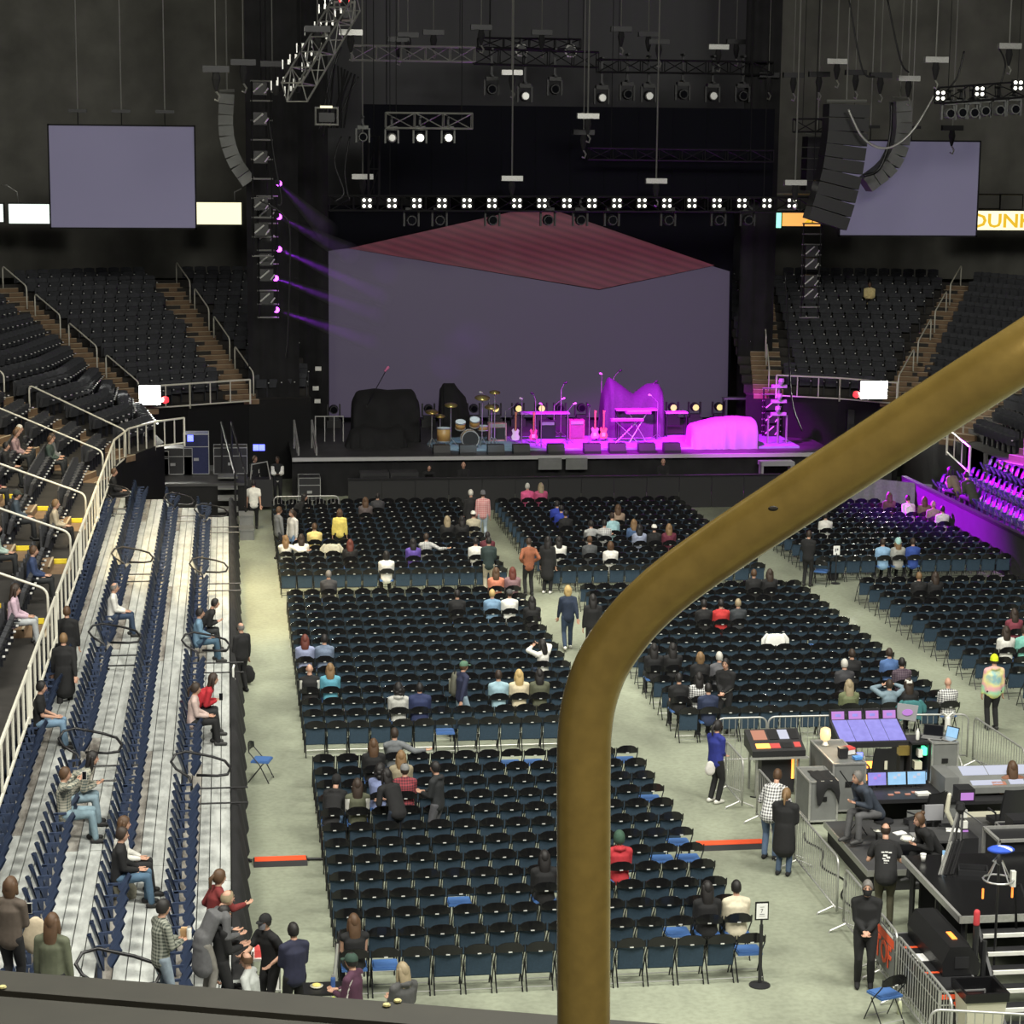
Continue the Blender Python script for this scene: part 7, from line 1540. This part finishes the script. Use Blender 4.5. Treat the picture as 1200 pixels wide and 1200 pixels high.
# high black platform with silver edge
PZ = 1.35
b = MB(); b.box(11.25,14.2,30.6,33.5,PZ-.05,PZ); r_ = struct('raised_platform',b,'black_plastic'); b = MB(); b.box(11.20,11.25,30.58,33.5,PZ-.10,PZ+.01); b.box(11.2,14.2,30.55,30.6,PZ-.10,PZ+.01); b.build('silver_edge','galvanised',r_)
for x,y in [(11.35,30.75),(11.35,33.3),(12.6,30.75),(14,30.75),(11.35,32)]: b = MB(); b.tube([(x,y,0),(x,y,PZ-.06)],.05,6); b.build('support_leg','black_case',r_)
b = MB(); b.box(11.5,14.2,33.3,33.4,0,PZ-.06); b.build('back_skirt','black_cloth',r_)
t = thing('platform_stair','black stair with pale tread edges below the high platform','stair',(11.5,30.55,0))
for k in range(6):
    z = PZ-.20*(k+1); b = MB(); b.box(0,1.6,-.25*(k+1),-.25*k,z-.05,z); s2 = b.build('step','black_case',t); b = MB(); b.box(0,1.6,-.25*(k+1)-.01,-.25*(k+1)+.03,z-.05,z+.008); b.build('pale_tread_edge','white_plastic',s2)
for x in (-.05,1.6): b = MB(); b.prism([(0,PZ-.05),(-1.6,PZ-1.33),(-1.6,0),(-1.4,0),(0,PZ-.35)],x,x+.05,'x'); b.build('stringer','black_case',t)
b = MB(); b.tube([(.62,-.02,PZ-.2),(.60,.05,PZ+.45),(.62,-.1,PZ+.55),(.75,-1.5,.55)],.022,6); b.build('stair_handrail','dark_steel',t,True)
# work table on the riser
t = thing('work_table','black work table with papers and a laptop','table',(11.75,35.75,.4)); b = MB(); b.prism([(-.1,.95),(0,.1),(1.25,.0),(1.35,.8)],.36,.40,'z'); b.build('table_top','stage_deck',t)
for x,y in [(.05,.15),(1.15,.1),(.0,.85),(1.25,.75)]: b = MB(); b.tube([(x,y,0),(x,y,.36)],.02,5); b.build('leg','dark_steel',t)
laptop(12.42,36.15,.80,pi*.0,'open laptop with a yellow mark on a black display','black_case',.34,'sign_yellow')
for k,(x,y,w2,d2,rz,lab) in enumerate([(12.08,36.28,.22,.16,.3,'white paper on the work table left of the laptop'),(12.12,35.95,.24,.14,-.5,'white sheet on the work table below the laptop'),(13.12,36.35,.26,.2,-.3,'white notebook on the black bench right of the bun-haired woman')]):
    b = MB(); b.obox((0,0,.006),(w2,d2,.012),Matrix.Identity(3)); b.obox((.02,.01,.016),(w2*.8,d2*.8,.008),Matrix.Rotation(.1,3,'Z')); o = b.build('paper_sheet','white_paper',loc=(x,y,.80),rotz=rz); tag(o,lab,'paper')
b = MB(); b.box(13.0,13.45,35.9,36.8,.4,.79); tag(b.build('equipment_bench','black_case'),'black bench under the white notebook','bench')
t = thing('saucer','small round saucer on the work table','saucer',(11.72,36.45,.80)); b = MB(); b.lathe((0,0,0),[(.05,0),(.09,.012)],14); b.build('plate','white_plastic',t,True); b = MB(); b.lathe((0,0,.012),[(.03,0),(.02,.01)],10); b.build('centre','cream_plastic',t)
b = MB(); t = thing('standing_display','lavender-grey display standing behind the bun-haired woman','display',(12.75,36.9,.4)); b.box(0,.36,0,.03,.42,.72); b.build('display_back','purple_cloth',t); b = MB(); b.tube([(.18,.02,0),(.18,.02,.42)],.025,5); b.tube([(-.03,0,.3),(-.03,0,.72)],.03,5); b.build('stand','black_case',t)
t = thing('boom_lamp','thin black boom stand left of the navy-jacket man','stand',(11.62,37.4,.4)); b = MB(); b.tube([(0,0,0),(0,0,.75)],.012,5); b.build('pole','black_rail',t); b = MB(); b.tube([(0,0,.75),(-.35,.1,1.25)],.012,5); b.build('boom','black_rail',t); b = MB(); [b.tube([(0,0,.3),(.2*cos(k*2.1),.2*sin(k*2.1),0)],.010,4) for k in range(3)]; b.build('tripod_foot','black_rail',t)['kind']='stuff'
b = MB(); t = thing('work_stool','black stool under the navy-jacket man','stool',(11.98,36.95,.4)); b.lathe((0,0,.0),[(.2,0),(.03,.03),(.03,.38),(.19,.40),(.19,.44)],12); b.build('stool_body','black_case',t)
b = MB(); t = thing('work_stool','black stool under the bun-haired woman','stool',(0,0,.4)); b.lathe((0,0,.0),[(.2,0),(.03,.03),(.03,.38),(.19,.40),(.19,.44)],12); b.build('stool_body','black_case',t)
t.location = (bun_tech.location.x,bun_tech.location.y-.02,.4)
# camera on tripod with violet screen, folded tripod, tray, cup
t = thing('video_camera','camera on a stand with a bright violet screen','camera',(13.30,36.4,.0)); b = MB(); b.box(-.15,.15,-.2,.15,1.35,1.62); b.build('camera_body','black_case',t); b = MB(); b.box(-.12,.12,-.215,-.2,1.42,1.56); b.build('camera_display','led_pink',t); b = MB(); b.tube([(0,0,0),(0,0,1.35)],.03,6); b.build('column','dark_steel',t); b = MB(); b.box(-.06,.06,-.1,.02,1.05,1.2); b.box(-.05,.07,-.12,.0,.85,.98); b.build('grip','white_plastic',t); b = MB(); limb(b,[(-.3,-.1,1.5),(-.34,-.1,1.2),(-.22,-.1,.95)],[.04,.05,.04],8); b.build('pale_arm','cream_plastic',t,True)
b = MB(); b.box(-.05,.08,-.13,-.115,.72,.82); b.build('pink_light','led_pink',t)
t = thing('folded_tripod','black folded tripod leaning on the high platform','tripod',(12.05,33.2,PZ))
for k,dx_ in enumerate((0,.09,.20)): b = MB(); b.tube([(-.55+dx_,-.75,.02),(-.25+dx_,-.35,.45)],.016,5); b.tube([(-.51+dx_,-.75,.02),(-.21+dx_,-.35,.45)],.016,5); b.tube([(-.25+dx_,-.35,.45),(.0+dx_*.4,.0,.85)],.022,5); b.build('tripod_leg','dark_steel' if k else 'steel',t)
b = MB(); b.lathe((.04,0,.9),[(.05,-.08),(.09,0),(.07,.1)],10); b.build('tripod_head','black_case',t); b = MB(); b.tube([(.05,0,.9),(.35,-.2,.7)],.012,5); b.build('pan_handle','dark_steel',t)
t = thing('black_tray','shallow black tray on the high platform','tray',(12.12,32.55,PZ),-.3); b = MB(); b.box(-.22,.22,-.15,.15,0,.02); b.build('tray_floor','black_plastic',t); b = MB(); b.box(-.24,.24,-.17,-.15,0,.09); b.box(-.24,.24,.15,.17,0,.09); b.box(-.24,-.22,-.15,.15,0,.09); b.box(.22,.24,-.15,.15,0,.09); b.build('tray_rim','black_case',t)
t = thing('paper_cup','white paper cup on the high platform corner','cup',(11.48,33.2,PZ)); b = MB(); b.lathe((0,0,0),[(.035,0),(.05,.12)],12); b.build('cup_body','white_plastic',t,True); b = MB(); b.lathe((0,0,.12),[(.053,0),(.053,.012)],12); b.build('cup_rim','white_paper',t)
t = thing('spray_bottle','pale bottle on the high platform left of the tripod','bottle',(11.75,32.95,PZ)); b = MB(); b.lathe((0,0,0),[(.03,0),(.035,.02),(.035,.16),(.02,.2)],10); b.build('bottle_body','white_plastic',t,True); b = MB(); b.box(-.02,.02,-.05,.02,.2,.26); b.build('spray_head','led_cyan',t)
# microphone / ring stand with blue cap
v = P(1151,1150,.0); sx_, sy_ = 11.62, 30.1
t = thing('ring_stand','tall stand with a chrome ring and a blue and white cap on top','stand',(sx_,sy_,0)); b = MB(); b.tube([(0,0,0),(0,0,2.35)],.02,6); b.build('pole','black_rail',t)
b = MB(); b.tube([(.23*cos(k*pi/8),.23*sin(k*pi/8),2.12) for k in range(16)],.016,6,closed=True); b.build('chrome_ring','silver',t,True)
b = MB(); [b.tube([(.23*cos(k*pi/2+.4),.23*sin(k*pi/2+.4),2.12),(.06*cos(k*pi/2+.4),.06*sin(k*pi/2+.4),2.42)],.011,5) for k in range(4)]; b.tube([(-.1,0,2.42),(.0,.05,2.50),(.1,0,2.42),(.0,-.05,2.36)],.02,5,closed=True); b.build('ring_struts','silver',t)['kind']='stuff'
b = MB(); b.ell((.02,0,2.60),(.22,.15,.055),14,7,0); b.build('blue_cap',cmat((.03,.09,.55)),t,True); b = MB(); b.ell((.05,-.03,2.615),(.04,.15,.052),10,6,0,Matrix.Rotation(.9,3,'Z')); b.build('white_stripe','white_plastic',t,True)
for a in (-.235,.235): b = MB(); b.tube([(a,0,1.98),(a,0,1.82)],.017,6); b.build('orange_tip','orange_glow',t)
b = MB(); b.box(.20,.27,-.04,.04,2.0,2.25); b.build('white_clip','white_plastic',t); b = MB(); [b.tube([(0,0,.3),(.3*cos(k*2.1),.3*sin(k*2.1),0)],.014,4) for k in range(3)]; b.build('tripod_foot','black_rail',t)['kind']='stuff'
t = thing('red_topped_post','black post with a red foam top beside the stair','post',(11.25,29.95,0)); b = MB(); b.tube([(0,0,0),(0,0,1.45)],.05,8); b.build('post_body','black_case',t); b = MB(); limb(b,[(0,0,1.48),(0,0,1.66)],[.05,.048],10); b.build('red_top',cmat((.55,.05,.06)),t,True); b = MB(); b.tube([(.14,0,0),(.14,0,1.2)],.045,8); b.tube([(-.15,.05,0),(-.15,.05,1.1)],.06,8); b.build('rolled_cable','black_case',t)
# black cases right
case(13.45,14.6,34.2,35.1,.4,.95,'black_case','large black flight case at the right below the high-backed chair'); box_thing('small_black_case','small black case on the large flight case','case',13.75,34.65,1.37,.45,.4,.22,'black_case')
t = thing('framed_rack','silver framed black rack at the right frame edge','rack',(12.95,33.6,0)); b = MB(); b.box(.03,1.2,.03,.7,.03,1.5); b.build('rack_body','black_case',t); b = MB()
for x in (0,1.2):
    for y in (0,.72): b.cbox((x,y,.77),(.05,.05,1.54))
for z in (.03,1.52):
    for y in (0,.72): b.cbox((.6,y,z),(1.2,.05,.05))
    for x in (0,1.2): b.cbox((x,.36,z),(.05,.72,.05))
b.build('silver_frame','galvanised',t)['kind']='stuff'; b = MB(); b.ell((.65,-.02,1.15),(.06,.02,.06),8,6); b.build('blue_indicator','led_cyan',t); b = MB(); b.box(.5,.62,-.02,.02,.75,.95); b.build('green_label','green_lamp',t)
# flight case with orange tape and the big black speaker lying on it
fc = case(10.45,11.15,29.2,31.6,0,.72,'black_case','black flight case with orange tape marks behind the barrier'); 
b = MB(); b.box(-.33,.30,-1.22,-1.205,.60,.67); b.build('orange_tape','orange_tape',fc)
b = MB(); b.obox((-.06,-1.215,.44),(.05,.01,.26),Matrix.Rotation(-.45,3,'Y')); b.obox((.12,-1.215,.42),(.05,.01,.34),Matrix.Rotation(.55,3,'Y')); b.build('orange_cross_mark','orange_tape',fc)
b = MB(); b.box(-.34,.1,.55,.62,.722,.727); b.box(-.34,.3,-.5,-.44,.722,.727); b.build('top_tape','orange_tape',fc); b = MB(); b.box(-.30,-.05,.0,.3,.722,.728); b.build('paper_note','white_paper',fc)
t = thing('stage_monitor','big black wedge speaker with an orange sticker lying on the taped case','speaker',(10.98,30.5,.73)); b = MB(); pr = [(-.30,0),(.26,0),(.30,.16),(.10,.46),(-.20,.46),(-.32,.2)]; b.prism(pr,-.75,.95,'y'); b.build('cabinet','dark_steel',t); b = MB(); b.obox((.20,.1,.33),(.03,1.5,.34),Matrix.Rotation(-.58,3,'Y')); b.build('front_grille','dark_steel',t); b = MB(); b.obox((-.02,-.28,.465),(.08,.30,.012),Matrix.Identity(3)); b.build('orange_sticker','orange_glow',t); b = MB(); b.prism([(-.12,.12),(.1,.12),(.1,.3),(-.12,.3)],-.762,-.74,'y'); b.build('end_handle','black_case',t)
# trash bin
t = thing('trash_bin','square cream trash bin with a black liner folded over its rim','bin',(10.98,28.95,0)); b = MB()
def ring(a,z): a *= .88; return [(-a,-a,z),(a,-a,z),(a,a,z),(-a,a,z)]
b.add(ring(.27,0)+ring(.36,.86),[(0,1,5,4),(1,2,6,5),(2,3,7,6),(3,0,4,7),(3,2,1,0)]); b.build('bin_body','cream_plastic',t)
b = MB(); b.add(ring(.375,.76)+ring(.385,.90)+ring(.33,.90)+ring(.27,.35),[(0,1,5,4),(1,2,6,5),(2,3,7,6),(3,0,4,7),(4,5,9,8),(5,6,10,9),(6,7,11,10),(7,4,8,11),(8,9,13,12),(9,10,14,13),(10,11,15,14),(11,8,12,15),(12,13,14,15)]); b.build('bin_liner','black_plastic',t)
# lone chairs
def lone(x,y,rz,lab,op=True):
    t = template(chair_parts(op),'folding_chair','chair'); t.location=(x,y,0); t.rotation_euler=(0,0,rz); t['label']=lab; return t
lone(9.82,29.85,.35,'folding chair with bright blue seat standing by the corner barrier'); lone(.55,43.4,-pi/2-.25,'lone folding chair with blue seat in the left aisle'); v = P(962,686,0); lone(v.x,v.y,-.5,'lone folding chair with blue seat behind the guard at the right aisle')
v = P(1054,1188,0); t = thing('drink_bottle','pale yellow-green bottle under the blue chair by the barrier','bottle',v); b = MB(); b.lathe((0,0,0),[(.035,0),(.04,.02),(.04,.16),(.018,.22)],10); b.build('bottle_body',cmat((.65,.68,.45),.4),t,True); b = MB(); b.lathe((0,0,.22),[(.02,0),(.02,.03)],8); b.build('cap','white_plastic',t)
# stanchion with framed sign
t = thing('sign_stanchion','black stanchion with a small framed white sign beside the last chair row','sign',(8.26,31.44,0)); b = MB(); b.lathe((0,0,0),[(.17,0),(.17,.02),(.03,.05)],20); b.build('round_foot','black_case',t); b = MB(); b.tube([(0,0,.04),(0,0,1.02)],.03,8); b.tube([(0,0,1.0),(0,0,1.12)],.018,6); b.build('post','black_case',t)
b = MB(); b.box(-.11,.11,-.01,.01,1.10,1.40); b.build('sign_frame','black_plastic',t); b = MB(); b.box(-.09,.09,-.016,-.01,1.125,1.375); b.build('sign_sheet','white_paper',t); text('7','sign_mark','dark_steel',t,(-.028,-.018,1.225),.09,(pi/2,0,0),.001)
b = MB(); b.box(-.035,.035,-.018,-.016,1.315,1.322); b.box(-.04,.04,-.018,-.016,1.195,1.205); b.box(-.045,.045,-.018,-.016,1.165,1.170); b.build('print_line','grey_case',t)
v = P(979,684,0); t = thing('sign_stanchion','small white sign on a post beside the guard at the right aisle','sign',v); b = MB(); b.lathe((0,0,0),[(.15,0),(.15,.02),(.02,.04)],16); b.build('round_foot','black_case',t); b = MB(); b.tube([(0,0,.03),(0,0,.95)],.02,6); b.build('post','black_case',t); b = MB(); b.box(-.10,.10,-.01,.0,.90,1.18); b.build('sign_sheet','white_paper',t); b = MB(); b.box(-.05,-.02,-.014,-.01,1.0,1.1); b.box(.0,.05,-.014,-.01,1.04,1.1); b.build('print_mark','grey_cloth',t)
# cable ramps over the floor
for (x0,x1,y,lab) in [(.33,1.32,38.2,'orange-topped cable ramp lying across the left aisle'),(8.72,10.05,38.25,'orange-red cable ramp between the chairs and the checked shirt man')]:
    t = thing('cable_ramp',lab,'cable ramp',(x0,y,0)); w_=x1-x0; b = MB(); b.prism([(-.28,0),(.28,0),(.12,.06),(-.12,.06)],0,w_,'x'); b.build('rubber_base','black_case',t); b = MB(); b.box(.02,w_-.02,-.12,.12,.058,.072); b.build('orange_lid','orange_tape',t)
cable([(1.3,38.2,.04),(1.6,38.2,.03),(1.95,38.15,.02)],.03,'black cable from the left ramp to the chairs','black_rail'); cable([(.3,38.2,.04),(.2,38.25,.05),(.12,38.5,.03)],.03,'black cable from the left ramp to the long drape','black_rail')
cable([(11.0,38.8,.02),(10.9,38.3,.02),(11.05,37.7,.02),(10.8,36.8,.02),(11.0,36.0,.02),(10.7,35.2,.02),(10.8,34.3,.02)],.018,'black cable lying between the long barrier and the riser','black_rail')
cable([(10.5,41.2,.02),(10.9,40.9,.02),(10.6,40.6,.02),(10.95,40.3,.02),(10.65,40.0,.02)],.014,'thin black cable coiling on the floor under the left console','black_rail')
# white water bag hung on the back barrier
v = P(1115,838,1.08); t = thing('hanging_pouch','small white pouch tied on the back barrier rail','pouch',(15.35,43.18,.72)); b = MB(); limb(b,[(0,0,.05),(0,0,.28)],[.07,.06],10); b.build('pouch_body','white_plastic',t,True); b = MB(); b.tube([(-.12,0,.42),(0,0,.33),(.12,0,.42)],.02,5); b.build('tie_ends','white_plastic',t)
# white plastic thing hanging at the long drape
v = P(270,796,.95); t = thing('cable_hook','white plastic clip on the top of the long black drape','clip',(.0,v.y,.98)); b = MB(); b.tube([(0,-.1,0),(0,-.1,.25),(.02,0,.3),(0,.1,.2),(0,.1,0)],.025,6); b.build('clip_body','white_plastic',t); b = MB(); b.box(-.03,.05,-.16,.16,-.04,.02); b.build('clip_foot','white_plastic',t)
# serving cart among the people at the bottom
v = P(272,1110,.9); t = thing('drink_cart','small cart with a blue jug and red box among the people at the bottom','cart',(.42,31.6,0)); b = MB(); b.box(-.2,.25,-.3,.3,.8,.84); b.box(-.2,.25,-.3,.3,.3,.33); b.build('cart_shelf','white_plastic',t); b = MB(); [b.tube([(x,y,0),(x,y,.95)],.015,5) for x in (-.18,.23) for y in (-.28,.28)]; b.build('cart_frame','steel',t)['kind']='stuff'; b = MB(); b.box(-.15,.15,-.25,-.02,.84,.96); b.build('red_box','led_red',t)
t = thing('blue_jug','clear blue-lidded jug on the small cart','jug',(.42,31.8,.845)); b = MB(); b.lathe((0,0,0),[(.09,0),(.10,.2)],12); b.build('jug_body',cmat((.45,.55,.65)),t,True); b = MB(); b.lathe((0,0,.2),[(.105,0),(.08,.05)],12); b.build('jug_lid',cmat((.10,.25,.55)),t,True)
# walking poles leaning with tennis-ball feet beside the lower left chairs
t = thing('leaning_walker','folded metal walker with yellow-green ball feet beside the left end chairs','walker',(1.42,31.6,0))
for k in range(3): b = MB(); b.tube([(.0+.05*k,-.35+.25*k,.05),(.12+.03*k,-.2+.25*k,1.0)],.015,5); b.build('walker_tube','silver',t); b = MB(); b.ell((.0+.05*k,-.35+.25*k,.05),(.05,.05,.05),8,6); b.build('ball_foot',cmat((.5,.6,.05)),t,True)
b = MB(); b.tube([(.12,-.2,1.0),(.2,.35,1.0)],.02,6); b.build('walker_grip','dark_steel',t)
for i,(px,py,lab) in enumerate([(371,1157,'cream food tray on the floor table just above the ledge'),]):
    v = P(px,py,.9); t = thing('food_tray',lab,'tray',v); b = MB(); b.lathe((0,0,0),[(.07,0),(.10,.03)],12); b.build('tray_body','cream_plastic',t,True); b = MB(); b.ell((0,0,.035),(.07,.07,.025),8,6); b.build('food',cmat((.6,.5,.15)),t)
    b = MB(); b.box(v.x-.2,v.x+.35,v.y-.25,v.y+.2,.86,.90); b.tube([(v.x+.05,v.y,0),(v.x+.05,v.y,.86)],.03,6); tag(b.build('small_table','dark_steel'),'small dark table under the cream food tray','table')
# ================================================================ FOREGROUND
def fg_rail():
    t = thing('gold_handrail', 'thick gold painted handrail curving across the near foreground', 'handrail', Q(684,1400,1.72))
    o0 = Vector(t.location)
    ctl = [(684,1500),(684,1200),(684,1000),(684,900),(685,862),(690,825),(703,785),(724,750),(752,716),(790,682),(840,646),(900,606),(1000,541),(1100,476),(1200,412),(1400,283)]
    pts = []
    for i, (x,y) in enumerate(ctl): Y = 1.74-.16*min(1,max(0,(x-684)/500)); pts.append(Q(x,y,Y)-o0)
    out = []
    for i in range(len(pts)-1):
        p0, p1, p2, p3 = pts[max(i-1,0)], pts[i], pts[i+1], pts[min(i+2,len(pts)-1)]
        for k in range(8): u = k/8; out.append(.5*((2*p1)+(p2-p0)*u+(2*p0-5*p1+4*p2-p3)*u*u+(3*p1-p0-3*p2+p3)*u**3))
    out.append(pts[-1]); b = MB(); b.tube(out, .0232, 40); b.build('bent_pipe', 'gold_paint', t, True)
    v = Q(906,596,1.52)-o0; b = MB(); b.ell(v, (.004,.002,.002), 8, 5); b.build('paint_chip', 'ledge_groove', t)
fg_rail()
zt = 12.03
a = P(-250,1117,zt); c = P(1400,1250,zt); d = (c-a); d.z = 0; n = Vector((d.y,-d.x,0)).normalized()
t = thing('balcony_ledge', 'dark grey ledge with a brown groove along the bottom edge of the view', 'ledge', a)
def strip(name, o0, o1, z0, z1, mt):
    b = MB(); q = [n*o0, n*o0+d, n*o1+d, n*o1]; b.add([Vector((p.x,p.y,z0)) for p in q]+[Vector((p.x,p.y,z1)) for p in q], [(0,1,2,3),(7,6,5,4),(0,4,5,1),(1,5,6,2),(2,6,7,3),(3,7,4,0)]); return b.build(name, mt, t)
strip('ledge_cap', 0, .068, -.06, 0, 'ledge_paint'); strip('groove', .068, .088, -.06, -.012, 'ledge_groove'); strip('ledge_inner', .088, .9, -.06, .0, 'ledge_paint'); strip('ledge_face', .0, .9, -.9, -.06, 'ledge_paint')
for i, (x,y) in enumerate([(3,1157),(453,1178),(466,1173)]):
    v = P(x,y,zt+.002); b = MB(); b.lathe((0,0,0),[(.006,0),(.005,.002)],7); o = b.build('confetti_scrap', 'confetti', loc=v)
    tag(o, ['yellow paper scrap at the left end of the dark ledge','left yellow paper crumb on the dark ledge near the gold rail','right yellow paper crumb on the dark ledge near the gold rail'][i], 'paper scrap')
